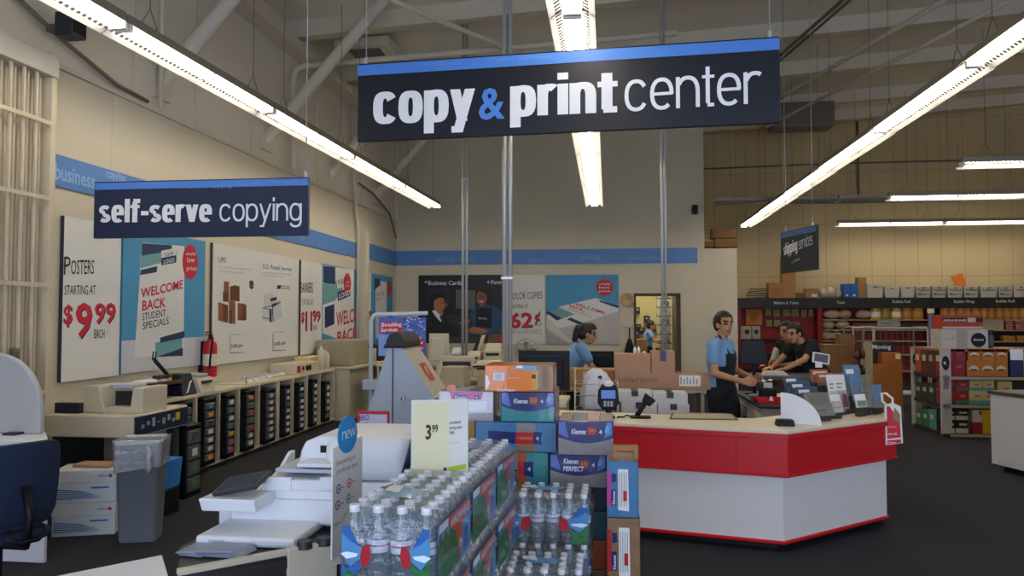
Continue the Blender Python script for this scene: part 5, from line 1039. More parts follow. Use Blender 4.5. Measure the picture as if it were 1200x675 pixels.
f.puv(m, [(.0, .0), (W*.55, 0), (W*.5, H*.5), (0, H*.58)], M('shred_light_blue', '#7fa4e0', .45), .0008)
random.seed(4)
for k in range(70): x, z = random.uniform(W*.5, W*.97), random.uniform(H*.45, H*.97); f.puv(m, [(x, z), (x+.012, z+.006), (x+.01, z+.014), (x-.003, z+.008)], random.choice([SIGNW, M('shred_lilac', '#8a90d0'), PNAVY]), .001+.00005*k)
f.puv(m, [(.015, H*.6), (W*.5, H*.6), (W*.5, H*.88), (.015, H*.88)], PRED, .0012); f.text(m, 'Shredding', (446.5, 383), (470.5, 382), 4.6, SIGNW, .02, .003); f.text(m, 'Services', (446.5, 389), (466, 388), 4.6, SIGNW, .02, .003)
f.puv(m, circle(W*.81, H*.3, W*.17), PRED, .002); f.text(m, 'try', (488, 397), (494, 397), 3.5, SIGNW, .01, .004); f.text(m, 'now', (488, 403), (496, 403), 3.5, SIGNW, .01, .004); f.text(m, 'free', (489, 409), (496, 409), 3.5, SIGNW, .01, .004)
f.puv(m, [(W*.1, H*.2), (W*.18, H*.2), (W*.14, H*.32)], PNAVY, .002); m.xf(inv); m.build('panel', t)
m = MB()
for q in (.2, .8): p = f.o+f.r*(W*q)+V((0, -.004, H-.004)); m.tube([p, p+V((0, .02, .04))], .003, STEEL, n=5)
m.xf(inv); m.build('hook', t)
# small red edged board sign between copier and console
Yb = 4.6; x0, a, x1, b = pbox(418, 482, 437, 515, Yb)
t = thing('floor_sign', 'red edged white board sign peeking behind the promotional card', 'sign', ((x0+x1)/2, Yb, 0)); inv = MX.Translation((-(x0+x1)/2, -Yb, 0))
m = MB(); m.box((x0, Yb, .3), (x1+.1, Yb+.02, b), PRED, .003); f = Face((x0, Yb, 0), EX, EZ); f.puv(m, [(.015, .3), (x1-x0+.09, .3), (x1-x0+.09, b-.018), (.015, b-.018)], M('sign_lilac_white', '#d5d2ea', .5), .001)
PU = M('sign_purple', '#6a3a9a', .5); f.text(m, 'BROTHER'[:3], (421, 493), (433, 492), 6.5, PU, .02, .003); f.text(m, 'FOR', (421, 501.5), (433, 500.5), 6, PU, .02, .003); f.text(m, 'IN', (421, 510), (428, 509.5), 6, PU, .02, .003); m.xf(inv); m.build('board', t)
m = MB(); m.box((x0, Yb-.1, 0), (x1+.1, Yb+.12, .3), CARD, .005); m.xf(inv); m.build('base', t)
# ================================================================ RED AND WHITE SERVICE COUNTER
ZC = .86
def offs(pts, d):
    """inset a counter-clockwise plan polygon by d"""
    n = len(pts); out = []
    for i in range(n):
        p, a, b = V(pts[i]), V(pts[i-1]), V(pts[(i+1) % n]); e1 = (p-a).normalized(); e2 = (b-p).normalized()
        n1, n2 = V((-e1.y, e1.x)), V((-e2.y, e2.x)); k = (n1+n2); k = k/max(.2, k.dot(n1)); out.append(tuple(p+k*d))
    return out
OUT = [(-.45, 5.98), (1.24, 5.57), (2.27, 6.45), (2.2, 8.3), (1.62, 8.3), (1.68, 6.72), (1.12, 6.24), (-.45, 6.62)]
t = thing('service_counter', 'angled white service counter with a wide red band', 'counter', (1.2, 6.3, 0)); inv = MX.Translation((-1.2, -6.3, 0))
m = MB(); m.frus(OUT, .835, ZC, CTOP, bev=.004, seg=1); m.xf(inv); m.build('countertop', t)
m = MB(); m.frus(offs(OUT, -.006), .80, .836, RED, bev=.003, seg=1); m.xf(inv); m.build('top_edge', t)
m = MB(); m.frus(offs(OUT, .008), .55, .80, RED); m.xf(inv); m.build('red_band', t)
m = MB(); m.frus(offs(OUT, -.002), .535, .555, REDT, bev=.008, seg=2); m.xf(inv); m.build('edge_strip', t)
m = MB(); m.frus(offs(OUT, .075), .075, .54, M('counter_white', '#dad7d2', .45, noise=.03)); m.xf(inv); m.build('lower_panel', t)
m = MB(); m.frus(offs(OUT, .06), .055, .08, REDT, bev=.008, seg=2); m.xf(inv); m.build('base_strip', t)
m = MB(); m.frus(offs(OUT, .16), 0, .056, BLACK); m.xf(inv); m.build('plinth', t)
e = (V((1.24, 5.57, 0))-V((-.45, 5.98, 0))).normalized(); nn = V((e.y, -e.x, 0))
m = MB(); p = V((1.24, 5.57, .795))-e*.26+nn*-.007; m.prism([(0, 0), (.25, 0), (.25, .012), (0, .012)], p+nn*.002, e, EZ, .004, CARD); m.xf(inv); m.build('trim_strip', t)
for q in (.35, 1.05):
    m = MB(); p = V((1.24, 5.57, .56))-e*q; m.prism([(0, 0), (.003, 0), (.003, .24), (0, .24)], p+nn*-.0065, e, EZ, .002, M('seam_dark_red', '#6a0f16')); m.xf(inv); m.build('seam', t)
# things on the counter
q = [PZ(*p, ZC) for p in ((784, 491.5), (866, 492.5), (858, 485.5), (787, 484.8))]
t = thing('counter_mat', 'flat framed writing mat set on the countertop', 'mat', sum(q, V())/4); c = t.location.copy()
m = MB(); m.frus([(p.x-c.x, p.y-c.y) for p in q], 0.0, .006, M('mat_frame_brown', '#5a4a36', .5), bev=.002, seg=1); m.build('frame', t)
m = MB(); m.frus([((p.x-c.x)*.92, (p.y-c.y)*.78) for p in q], .006, .008, M('mat_tan', '#b4a88c', .35)); m.build('mat_sheet', t)
x0, a, x1, b = pbox(909, 484, 930, 491, 5.85)
t = thing('pen_holder', 'small black card reader beside the quarter round panel', 'card reader', ((x0+x1)/2, 5.85, ZC)); w = (x1-x0)/2
m = MB(); m.frus([(-w, -.05), (w, -.05), (w, .06), (-w, .06)], 0, .045, BLACK, top=[(-w+.01, -.03), (w-.005, -.04), (w-.005, .05), (-w+.01, .05)], bev=.006); m.build('case', t); m = MB(); m.box((-w*.6, -.02, .0455), (w*.3, .03, .0475), DARK); m.build('keypad', t)
A, B = PY(915, 492, 5.98), PY(962.5, 494, 5.86); A.z = B.z = ZC+.001; r = (B-A).normalized(); W = (B-A).length; Hq = PY(915, 460, 5.98).z-ZC
t = thing('quarter_panel', 'white quarter round upright panel on the counter corner', 'panel', A); m = MB(); m.prism([(0, 0)]+[(W*math.cos(PI/2*k/16), Hq*math.sin(PI/2*k/16)) for k in range(17)], (0, 0, 0), r, EZ, .012, WPLAST, .002); m.build('panel', t); m = MB(); m.box((-.01, -.03, 0), (.05, .05, .008), BLACK); m.build('clip_foot', t)
# leaflets in slanted holders along the angled wing
def leaflet(label, x0, y0, x1, y1, Y, mat, tilt=.12, extra=None, rz=.5, holder=True, group='leaflets on the counter'):
    a, b = PY(x0, y1, Y), PY(x1, y0, Y); w, h = (b.x-a.x)/2/math.cos(rz), (b.z-a.z)
    t = thing('leaflet_holder', label, 'leaflet', ((a.x+b.x)/2, Y, a.z), rz, group)
    T = MX.Rotation(-tilt, 4, 'X')
    m = MB(); m.box((-w, -.004, .006), (w, .006, h), mat, .001, seg=1); f = Face((-w, -.004, .006), EX, EZ)
    if extra: extra(m, f, 2*w, h)
    m.xf(T); m.build('leaflet', t)
    if holder:
        m = MB(); m.box((-w-.004, -.016, 0), (w+.004, -.013, h*.55), ACR); m.box((-w-.004, .008, 0), (w+.004, .011, h*1.02), ACR); m.box((-w-.004, -.016, 0), (w+.004, .02, .004), ACR); m.xf(T); m.build('clear_holder', t)
    if a.z > ZC+.03: m = MB(); m.box((-w*.7, .0, ZC-a.z+.001), (w*.7, .035, .004), ACRD); m.build('riser', t)
    return t
ACR = FILM('acrylic_clear', '#cfdbe2', .9, .05); ACRD = M('riser_dark', '#3a3834', .5)
def ex_grey(m, f, w, h): f.puv(m, [(w*.1, h*.45), (w*.9, h*.45), (w*.9, h*.95), (w*.1, h*.95)], M('leaf_photo', '#7a7466', .5, noise=.3, scale=20), .001); f.puv(m, [(w*.1, h*.2), (w*.7, h*.2), (w*.7, h*.25), (w*.1, h*.25)], PBLK, .001)
def ex_blue(m, f, w, h): f.puv(m, [(w*.1, h*.7), (w*.6, h*.7), (w*.6, h*.85), (w*.1, h*.85)], SIGNW, .001); f.puv(m, [(w*.1, h*.2), (w*.9, h*.2), (w*.9, h*.5), (w*.1, h*.5)], PSKY, .001)
def ex_red(m, f, w, h): f.puv(m, [(w*.5, h*.05), (w*.95, h*.05), (w*.95, h*.4), (w*.6, h*.45)], PRED, .001); f.puv(m, [(w*.15, h*.6), (w*.6, h*.6), (w*.6, h*.64), (w*.15, h*.64)], PGRY, .001); f.puv(m, [(w*.15, h*.7), (w*.7, h*.7), (w*.7, h*.74), (w*.15, h*.74)], PGRY, .001)
def ex_dots(m, f, w, h):
    for k in range(8): f.puv(m, circle(w*(.2+.2*(k % 4)), h*(.25+.3*(k//4)), w*.06, 10), PRED, .001)
def ex_or(m, f, w, h): f.puv(m, [(w*.1, h*.6), (w*.9, h*.6), (w*.9, h*.8), (w*.1, h*.8)], PAPER, .001)
LB1 = M('leaf_blue_grey', '#46586c', .4, noise=.2, scale=12); LO = M('leaf_orange', '#c0602a', .45); LB2 = M('leaf_blue', '#6484a4', .4, noise=.15, scale=10); LGT = M('leaf_taupe', '#8d8474', .5, noise=.15, scale=14)
for k in range(4): leaflet('dark blue folder in the slanted row, %s from the quarter panel' % ['fourth', 'third', 'second', 'first'][k], 922+7*(k), 440+6.5*k, 948+8.5*k, 468+6.5*k, 6.75-.14*k, LB1, .3, ex_blue, .5)
leaflet('taupe leaflet lying slanted in front of the blue folders', 948, 460, 981, 488, 6.12, LGT, .35, ex_grey, .6)
leaflet('orange card in a holder behind the blue folders', 951, 433, 973, 449, 7.05, LO, .2, ex_or, .4); leaflet('second orange card with a white band, beside another', 958, 437, 979, 452, 6.95, LO, .2, ex_or, .4)
leaflet('tall white leaflet with red print in the wing middle', 974, 439, 985, 482, 6.6, PAPER, .2, ex_red, .5); leaflet('tall white leaflet half behind its red printed twin', 980, 439, 996, 480, 6.7, PAPER, .2, ex_red, .5); leaflet('white leaflet with red dots low on the wing', 974, 462, 990, 484, 6.3, PAPER, .3, ex_dots, .6)
leaflet('pale blue upright brochure in clear holder', 991, 428, 1012, 464, 6.9, LB2, .15, ex_blue, .5); leaflet('narrow blue brochure in front of the pale one', 999, 440, 1012, 470, 6.75, LB2, .2, None, .5); leaflet('grey magazine beside the pale blue brochures', 1006, 439, 1025, 468, 6.95, LGT, .3, ex_grey, .5); leaflet('white and green leaflet near the counter end', 1003, 462, 1018, 478, 6.45, PAPER, .25, lambda m, f, w, h: f.puv(m, [(w*.1, h*.1), (w*.9, h*.1), (w*.9, h*.45), (w*.1, h*.45)], M('leaf_green', '#4a9a70'), .001), .6)
leaflet('small blue card at the counter end', 1023, 451, 1036, 478, 6.62, LB2, .1, None, .6); leaflet('grey brown leaflet stack by the small blue card', 1012, 463, 1024, 478, 6.55, LGT, .3, ex_grey, .6)
x0, a, x1, b = pbox(965, 486, 1040, 492, 6.2)
A, B = PZ(964, 492, ZC), PZ(1036, 479, ZC); r = (B-A).normalized(); W = (B-A).length
t = thing('label_rail', 'dark label rail along the edge of the angled wing', 'rail', A); m = MB(); m.prism([(0, 0), (W, 0), (W, .028), (0, .028)], V((-r.y*.03, r.x*.03, .001)), r, EZ, .02, ACRD); m.text('business forms & services', V((-r.y*.03, r.x*.03, .006))+r*(W*.1), r, EZ, .018, PGRY, 0, off=.002); m.build('rail', t)
# hang tag clipped to the counter end
c = PY(1047.5, 497, 6.36); t = thing('hang_tag', 'red and white hang tag on a white loop at the counter end', 'tag', c); x0, a, x1, b = pbox(1038, 474, 1058, 524, 6.36); w = (x1-x0)/2; h = b-a; f = Face((-w, 0, -h/2), EX, EZ)
m = MB(); m.prism([(0, 0), (2*w, .02), (2*w-.01, h-.03), (w*.9, h), (0, h-.02)], f.o, EX, EZ, .012, PAPER, .003); f.puv(m, [(.015, .05), (2*w-.015, .065), (2*w-.022, h*.55), (w*1.2, h*.72), (w*.5, h*.92), (.015, h*.9)], PRED, .001); f.puv(m, [(.015, .008), (2*w-.015, .022), (2*w-.015, .05), (.015, .04)], PRED, .001)
f.puv(m, [(w*.9, h*.62), (2*w-.02, h*.5), (2*w-.02, h*.72), (w*1.1, h*.9)], M('tag_floral', '#8a7a5a', .6, noise=.5, scale=60), .0016); m.text('recycle', f.o+V((.02, 0, .018)), EX, EZ, .02, SIGNW, .01, off=.002); m.text('ink & toner', f.o+V((.02, 0, h*.42)), EX, EZ, .017, SIGNW, 0, off=.002, width=w); m.text('save 20', f.o+V((.02, 0, h*.25)), EX, EZ, .024, SIGNW, .01, off=.002, width=w); m.build('card', t)
m = MB(); L_ = [PY(*p, 6.34)-c for p in ((1033, 461), (1034, 470), (1040, 475.5), (1046, 473), (1046, 467), (1038, 461))]; m.tube(L_, .009, M('loop_white', '#e8e4d4', .4), n=8, closed=True); m.build('loop', t)
# payment terminal and barcode scanner
Yt = 6.12; t = thing('payment_terminal', 'black payment terminal with lit blue screen on the counter', 'payment terminal', (PY(713, 487, Yt).x, Yt, ZC)); px_ = 900/Yt
m = MB(); m.lathe([(0, 0), (.05, 0), (.05, .015), (.025, .03), (.02, .07), (.02, .1), (0, .1)], (0, 0, 0), BLACK, n=16); m.build('stand', t)
m = MB(); m.prism([(-.05, 0), (.05, 0), (.085, .05), (.075, .16), (.05, .2), (-.05, .2), (-.08, .15), (-.085, .05)], (0, -.03, .065), EX, EZ, .05, BLACK, .01); m.xf(MX.Rotation(-.12, 4, 'X')); m.build('terminal_body', t)
m = MB(); m.box((-.055, -.045, .15), (.055, -.031, .215), EM('terminal_screen', '#4a6aa8', .5)); m.xf(MX.Rotation(-.12, 4, 'X')); m.build('screen', t); m = MB(); m.box((-.045, -.043, .085), (.045, -.031, .135), DARK, .003)
for i in range(3):
    for j in range(3): m.box((-.035+.026*i, -.046, .09+.015*j), (-.018+.026*i, -.043, .1+.015*j), GPLAST)
m.xf(MX.Rotation(-.12, 4, 'X')); m.build('keypad', t)
m = MB(); m.ball((.0, -.02, .27), (.042, .012, .024), PAPER, n=16); m.build('label_disc', t); m = MB(); m.box((-.075, -.02, .24), (-.06, .02, .31), STEEL); m.box((-.08, -.01, .3), (-.05, .01, .33), BLACK); m.build('stylus', t)
Yb = 6.15; t = thing('barcode_scanner', 'black handheld barcode scanner leaning in its cradle', 'scanner', (PY(746, 486, Yb).x, Yb, ZC))
m = MB(); m.box((-.05, -.05, 0), (.11, .05, .018), BLACK, .008); m.build('cradle', t); m = MB(); m.tube([(0, 0, .015), (.03, 0, .06), (.07, 0, .12)], .02, BLACK, n=10); m.build('grip', t)
m = MB(); m.frus([(-.035, -.03), (.035, -.03), (.035, .03), (-.035, .03)], 0, .07, BLACK, top=[(-.05, -.035), (.05, -.035), (.05, .035), (-.05, .035)], bev=.01); m.xf(MX.Translation((.07, 0, .11)) @ MX.Rotation(.6, 4, 'Y')); m.build('scan_head', t); m = MB(); m.tube([(-.04, 0, .01), (-.08, .02, .02), (-.1, 0, .005), (-.14, .01, .005), (-.15, -.03, .005)], .006, BLACK); m.build('cord', t)
# black box on the wing: point of sale tablet
Yp = 7.3; c = PY(962, 420, Yp); t = thing('pos_tablet', 'white framed small tablet tilted on a stalk above the leaflets', 'tablet', (c.x, Yp, ZC)); h = c.z-ZC
m = MB(); m.box((-.075, -.01, -.05), (.075, .01, .05), M('tablet_frame_white', '#cfd2d2', .4), .008); m.box((-.06, -.0112, -.037), (.06, -.01, .037), M('tablet_grey_screen', '#55585a', .2)); m.xf(MX.Translation((0, 0, h)) @ MX.Rotation(-.35, 4, 'X') @ MX.Rotation(.18, 4, 'Y')); m.build('tablet_face', t)
m = MB(); m.cyl((0, .03, 0), (0, .03, h), .012, BLACK); m.box((-.05, -.03, 0), (.05, .08, .01), BLACK); m.build('stalk', t); m = MB(); m.box((-.06, -.04, h-.08), (.0, -.035, h-.03), PAPER); m.box((-.01, -.038, h-.06), (.0, .03, h-.055), BLACK); m.build('card_note', t)
# ---------------------------------------------------------------- work desk with drawers behind the counter
t = thing('work_desk', 'white work desk with drawers facing the aproned man', 'desk', (1.75, 7.45, 0)); inv = MX.Translation((-1.75, -7.45, 0))
DW = M('desk_white', '#b9b4a8', .5, noise=.03)
m = MB(); m.box((1.34, 6.95, .1), (1.60, 8.25, .86), DW); m.xf(inv); m.build('cabinet', t); m = MB(); m.box((1.3, 6.9, .86), (1.62, 8.28, .885), DARK, .004, seg=1); m.xf(inv); m.build('desk_top', t)
for k in range(4):
    for j in range(2):
        m = MB(); m.box((1.325, 7.0+.31*k, .15+.34*j), (1.34, 7.28+.31*k, .46+.34*j), DW, .004, seg=1); m.xf(inv); d = m.build('drawer', t); m = MB(); m.box((1.315, 7.08+.31*k, .33+.34*j), (1.325, 7.2+.31*k, .35+.34*j), BLACK); m.xf(inv); m.build('handle', d)
m = MB(); m.box((1.36, 6.97, 0), (1.58, 8.2, .1), BLACK); m.xf(inv); m.build('plinth', t)
Ym = 7.9; x0, a, x1, b = pbox(867, 399, 901, 427, Ym); t = thing('desk_monitor', 'black monitor seen from behind facing the aproned man', 'monitor', ((x0+x1)/2+.0, Ym, .886)); w = (x1-x0)/2
m = MB(); m.prism([(-w*.85, b-.886), (w*.65, b-.886), (w, a-.886), (-w, a-.886)], (0, 0, 0), EX, EZ, .05, BLACK, .008); m.build('screen_case', t); m = MB(); m.cyl((0, .02, 0), (0, .02, a-.88), .02, BLACK); m.lathe([(0, 0), (.09, 0), (.09, .012), (0, .016)], (0, .02, 0), BLACK); m.build('stand', t)
t = thing('receipt_printer', 'small black receipt printer beside the black monitor', 'printer', (1.5, 7.55, .886)); m = MB(); m.box((-.07, -.09, 0), (.07, .09, .1), BLACK, .015); m.build('case', t); m = MB(); m.box((-.04, -.02, .1), (.04, -.015, .15), PAPER); m.build('receipt', t)
t = thing('red_tray', 'low red tray with small white horse token on the work desk', 'tray', (1.47, 7.12, .886)); m = MB(); m.box((-.15, -.07, 0), (.14, -.06, .045), RED); m.box((-.15, -.06, 0), (.14, .12, .01), RED); m.box((-.15, .12, 0), (.14, .13, .045), RED); m.box((-.15, -.06, 0), (-.14, .12, .045), RED); m.build('tray', t); m = MB(); m.cyl((-.04, -.08, .03), (-.04, -.08, .07), .02, PAPER, r2=.006); m.build('token', t)
# shipping table where two people lean
t = thing('shipping_table', 'dark wooden packing table where the black shirted person leans', 'table', (2.15, 9.1, 0)); m = MB(); m.box((-.55, -.35, .96), (.6, .3, 1.0), M('table_brown', '#4a4038', .5), .006, seg=1); m.build('table_top', t)
for sx in (-.5, .55):
    for sy in (-.3, .25): m = MB(); m.box((sx-.025, sy-.025, 0), (sx+.025, sy+.025, .96), DARK); m.build('leg', t)
m = MB(); m.box((-.53, -.33, .3), (.57, .28, .33), MATS['table_brown']); m.build('shelf', t)
m = MB(); m.frus([(-.16, -.1), (.14, -.1), (.17, .1), (-.14, .1)], 0, .05, M('bag_white_poly', '#a9a7a2', .4, noise=.1), top=[(-.1, -.06), (.1, -.06), (.1, .06), (-.1, .06)], bev=.015); tag(m.build('poly_mailer', None, (1.85, 8.93, 1.001)), 'crumpled white poly mailer on the packing table', 'mailer')
# ---------------------------------------------------------------- packing area behind the counter
t = thing('packing_shelf', 'low beige packing shelf carrying the long carton', 'shelf', (.35, 7.85, 0)); x0 = PY(655, 450, 7.7).x; x1 = PY(824, 450, 7.7).x
zb = PY(770, 456.5, 7.6).z
m = MB(); m.box((x0-.35, -.25, zb-.03), (x1-.35, .35, zb), BEIGED, .004, seg=1); m.build('shelf_top', t); m = MB(); m.box((x0-.35, -.22, .35), (x1-.35, .33, .38), BEIGED); m.build('lower_shelf', t)
for sx in (x0-.33, x1-.38): m = MB(); m.box((sx, -.22, 0), (sx+.03, .33, zb-.03), BEIGED); m.build('end_panel', t)
def pcart(label, px0, py0, px1, py1, Y, d, mat, tape=None, z0=None, name='carton', cat='box', group=None):
    x0, a, x1, b = pbox(px0, py0, px1, py1, Y); return carton(label, (x0, Y, a if z0 is None else z0), (x1, Y+d, b), mat, name, cat, tape, group=group)
c1 = pcart('long low carton with white shipping label on the packing shelf', 721, 438, 833, 456, 7.6, .3, CARDP, None, zb+.001)
x0, a, x1, b = pbox(721, 438, 833, 456, 7.6); cc = c1.location
m = MB(); q0_, q1_, q2_, q3_ = pbox(796, 440, 821, 452.5, 7.6); m.box((q0_-cc.x, -.151, q1_-cc.z), (q2_-cc.x, -.1505, q3_-cc.z), PAPER)
for k in range(6): m.box((q0_-cc.x+.01+.03*k, -.1516, q1_-cc.z+.02), (q0_-cc.x+.022+.03*k, -.151, q3_-cc.z-.015-.02*(k % 2)), PGRY)
m.build('shipping_label', c1); m = MB(); p = PY(724, 449, 7.6); m.text('INSTRUMENTS', V((p.x-cc.x+.38, -.151, p.z-cc.z+.055)), NX, (0, 0, -1), .065, M('carton_ink', '#7a5844', .8), .0, off=.001, width=.38); m.build('lettering', c1)
zt = PY(740, 438, 7.6).z
pcart('plain carton on top of the long labelled carton', 721, 415, 762.5, 437.5, 7.62, .26, CARDP, None, zt+.001); pcart('square carton with dark blue tape on the long carton', 763.5, 411.5, 791, 437.5, 7.62, .26, CARDP, M('tape_blue_dark', '#2a3c50', .4), zt+.001)
pcart('open brown carton beside the wire rack', 664, 433, 720.5, 450, 7.75, .3, CARD, None, zb+.001)
for k, (x, h, lab) in enumerate(((744, 8, 'tallest of the white bottles on the plain carton'), (748.5, 8, 'white bottle second in line on the plain carton'), (755, 3, 'squat white jar on the plain carton'))):
    p = PY(x, 415, 7.72); o = thing('small_bottle', lab, 'bottle', (p.x, 7.72, PY(740, 415, 7.62).z+.002), 0, 'small white bottles'); m = MB(); m.lathe([(0, 0), (.015, 0), (.015, h*.0085*.7), (.008, h*.0085*.8), (.008, h*.0085), (0, h*.0085)], (0, 0, 0), PAPER, n=10); m.build('bottle_body', o)
# white parcels on low table, wire rack with a bag
t = thing('parcel_bench', 'low bench under the white parcels behind the counter', 'bench', (.35, 7.0, 0)); zb2 = PY(750, 489, 6.85).z; m = MB(); m.box((-.26, -.18, zb2-.03), (.72, .24, zb2), BEIGED); m.build('bench_top', t)
for sx in (-.24, .67): m = MB(); m.box((sx, -.16, 0), (sx+.03, .22, zb2-.03), BEIGED); m.build('leg', t)
WP = M('parcel_white', '#c4c2bd', .6, noise=.12, scale=14)
for k, (a0, b0, a1, b1, lab) in enumerate(((728, 472, 770, 488, 'white parcel low on the bench beside the terminal'), (771, 474, 808, 488, 'white parcel low on the bench behind the writing mat'), (724, 459, 764, 471.5, 'white parcel stacked above the others by the scanner'), (765, 461, 806, 473.5, 'white parcel stacked above others by the bench end'))):
    pcart(lab, a0, b0, a1, b1, 6.9+.02*(k > 1), .28, WP, DARK, zb2+.001 if k < 2 else PY(740, 472, 6.9).z+.002 if k == 2 else PY(740, 473.9, 6.9).z+.003, 'white_parcel', 'parcel')
pcart('small brown box tucked under the long carton', 726, 456.8, 763, 460, 7.0, .2, CARDD, None, None, 'small_box') if False else None
Yr = 6.75; t = thing('wire_rack', 'thin wire rack holding a white bag beside the terminal', 'rack', (PY(697, 480, Yr).x, Yr, 0)); m0 = PY(697, 480, Yr).x
x0, a, x1, b = pbox(674, 430, 724, 496, Yr)
for (xx, yy, zz_) in ((x0, 0, b), (x0+.07, .3, b-.06), (x1, .0, b-.14), (x1, .3, b-.14)): m = MB(); m.tube([(xx-m0, yy, 0), (xx-m0, yy, zz_)], .008, M('wire_chrome', '#b4b0a6', .35, metal=.6), n=6); m.build('post', t)
for z in (b-.15, b-.25, b-.38, .55): m = MB(); m.tube([(x0-m0, 0, z), (x1-m0, 0, z)], .004, MATS['wire_chrome'], n=5); m.tube([(x1-m0, 0, z), (x1-m0, .3, z), (x0-m0, .3, z), (x0-m0, 0, z)], .004, MATS['wire_chrome'], n=5); m.build('wire_shelf', t)
m = MB(); rg = []
random.seed(9)
for k, (z, w, d) in enumerate(((0, .12, .09), (.04, .135, .1), (.14, .13, .1), (.24, .115, .09), (.31, .085, .07), (.345, .03, .02))): rg.append([(p[0]*(1+random.uniform(-.12, .12)), p[1]*(1+random.uniform(-.15, .15)), z+random.uniform(-.012, .012)*(z > 0)) for p in rr(w, d, min(w, d)*.5, 6)])
loft(m, rg, M('bag_white', '#cfcfd2', .5, noise=.08, bump=.3, bscale=12)); tag(m.build('white_bag', None, (PY(699, 480, Yr).x, Yr+.15, b-.376)), 'crumpled white bag standing in the wire rack', 'bag')
# black monitors, desk and fan of the copy desk
t = thing('copy_desk', 'beige copy desk behind the tissue bundles', 'desk', (-.5, 7.1, 0)); m = MB(); m.box((-1.0, -.35, .86), (.14, .35, .9), BEIGE, .006, seg=1); m.build('desk_top', t)
for sx in (-.96, .1): m = MB(); m.box((sx, -.3, 0), (sx+.03, .3, .86), BEIGE); m.build('end_panel', t)
m = MB(); m.box((-.96, -.28, .3), (.1, -.26, .86), BEIGE); m.build('modesty_panel', t)
def screen_back(label, px0, py0, px1, py1, Y, zdesk):
    x0, a, x1, b = pbox(px0, py0, px1, py1, Y); t = thing('desk_monitor', label, 'monitor', ((x0+x1)/2, Y, zdesk)); w = (x1-x0)/2
    m = MB(); m.box((-w, -.02, a-zdesk), (w, .02, b-zdesk), BLACK, .006); m.box((-w*.75, -.04, a-zdesk+.05), (w*.75, -.02, b-zdesk-.05), BLACK, .012); m.build('screen_case', t)
    m = MB(); m.box((-w*.7, -.042, b-zdesk-.05), (w*.7, -.04, b-zdesk-.042), DARK); m.build('vent_line', t); m = MB(); m.box((-.04, .0, .01), (.04, .03, a-zdesk+.1), BLACK); m.box((-.13, -.1, 0), (.13, .1, .015), BLACK, .004, seg=1); m.build('stand', t)
screen_back('black monitor seen from behind just over the tissue bundles', 608, 411, 667.5, 457, 6.95, .9)
t = thing('sales_desk', 'beige desk where the woman in blue works', 'desk', (.3, 9.4, 0)); m = MB(); m.box((-.55, -.48, .8), (.6, .45, .84), BEIGED, .006, seg=1); m.build('desk_top', t)
for sx in (-.5, .55): m = MB(); m.box((sx, -.44, 0), (sx+.03, .42, .8), BEIGED); m.build('end_panel', t)
screen_back('black monitor at the elbow of the woman in blue', 690, 411.5, 719.5, 434, 9.55, .84)
Yf = 7.35; c = PY(617, 411, Yf); t = thing('desk_fan', 'round grey desk fan behind the large black monitor', 'fan', (c.x, Yf, .9)); R = 13.5*Yf/900; h = c.z-.9; FG = M('fan_grey', '#8a8478', .4, metal=.3)
m = MB(); m.tube([(R*math.cos(2*PI*k/28), 0, h+R*math.sin(2*PI*k/28)) for k in range(28)], .005, FG, closed=True)
for rr_ in (.75, .5, .25): m.tube([(R*rr_*math.cos(2*PI*k/20), -.02, h+R*rr_*math.sin(2*PI*k/20)) for k in range(20)], .0025, FG, n=5, closed=True)
for k in range(24): a = 2*PI*k/24; m.tube([(R*math.cos(a), 0, h+R*math.sin(a)), (R*.5*math.cos(a), -.025, h+R*.5*math.sin(a)), (.015*math.cos(a), -.025, h+.015*math.sin(a))], .0018, FG, n=4)
m.build('guard', t); m = MB()
for k in range(4):
    a = PI/2*k; m.mesh([(.02*math.cos(a), 0, h+.02*math.sin(a)), (R*.8*math.cos(a-.3), .01, h+R*.8*math.sin(a-.3)), (R*.85*math.cos(a+.2), -.005, h+R*.85*math.sin(a+.2)), (R*.5*math.cos(a+.5), -.01, h+R*.5*math.sin(a+.5))], [(0, 1, 2, 3)], M('fan_blade', '#6a665c', .4))
m.build('blades', t); m = MB(); m.cyl((0, .0, h), (0, .07, h), .03, FG); m.build('motor', t); m = MB(); m.cyl((0, .04, 0), (0, .04, h), .012, FG); m.lathe([(0, 0), (.08, 0), (.08, .02), (0, .03)], (0, .04, 0), FG); m.build('stand', t)
# power poles
def power_pole(label, pxs, Y, r, clampy, zfloor=0):
    xs = [PY(p, 300, Y).x for p in pxs]; c = sum(xs)/2; t = thing('power_pole', label, 'power pole', (c, Y, 0), 0, 'paired conduit poles')
    for k, x in enumerate(xs): m = MB(); m.tube([(x-c, .02*k, 0), (x-c, .02*k, zc(x)+.02)], r, STEEL, n=10); m.build('conduit', t)
    for py in clampy: z = PY(pxs[0], py, Y).z; m = MB(); m.box((xs[0]-c-.03, -.03, z-.015), (xs[1]-c+.03, .035, z+.015), M('clamp_zinc', '#c9c9c4', .35, metal=.5), .004, seg=1); m.build('clamp', t)
power_pole('pair of galvanised conduit poles rising behind the orange bundle', (591, 597.5), 7.42, .021, (326,)); power_pole('thin pair of conduit poles beside the photo poster', (542.5, 546.5), 11.4, .02, (210,)); power_pole('thin pair of conduit poles before the storeroom doorway', (776, 780), 9.9, .017, (150,))
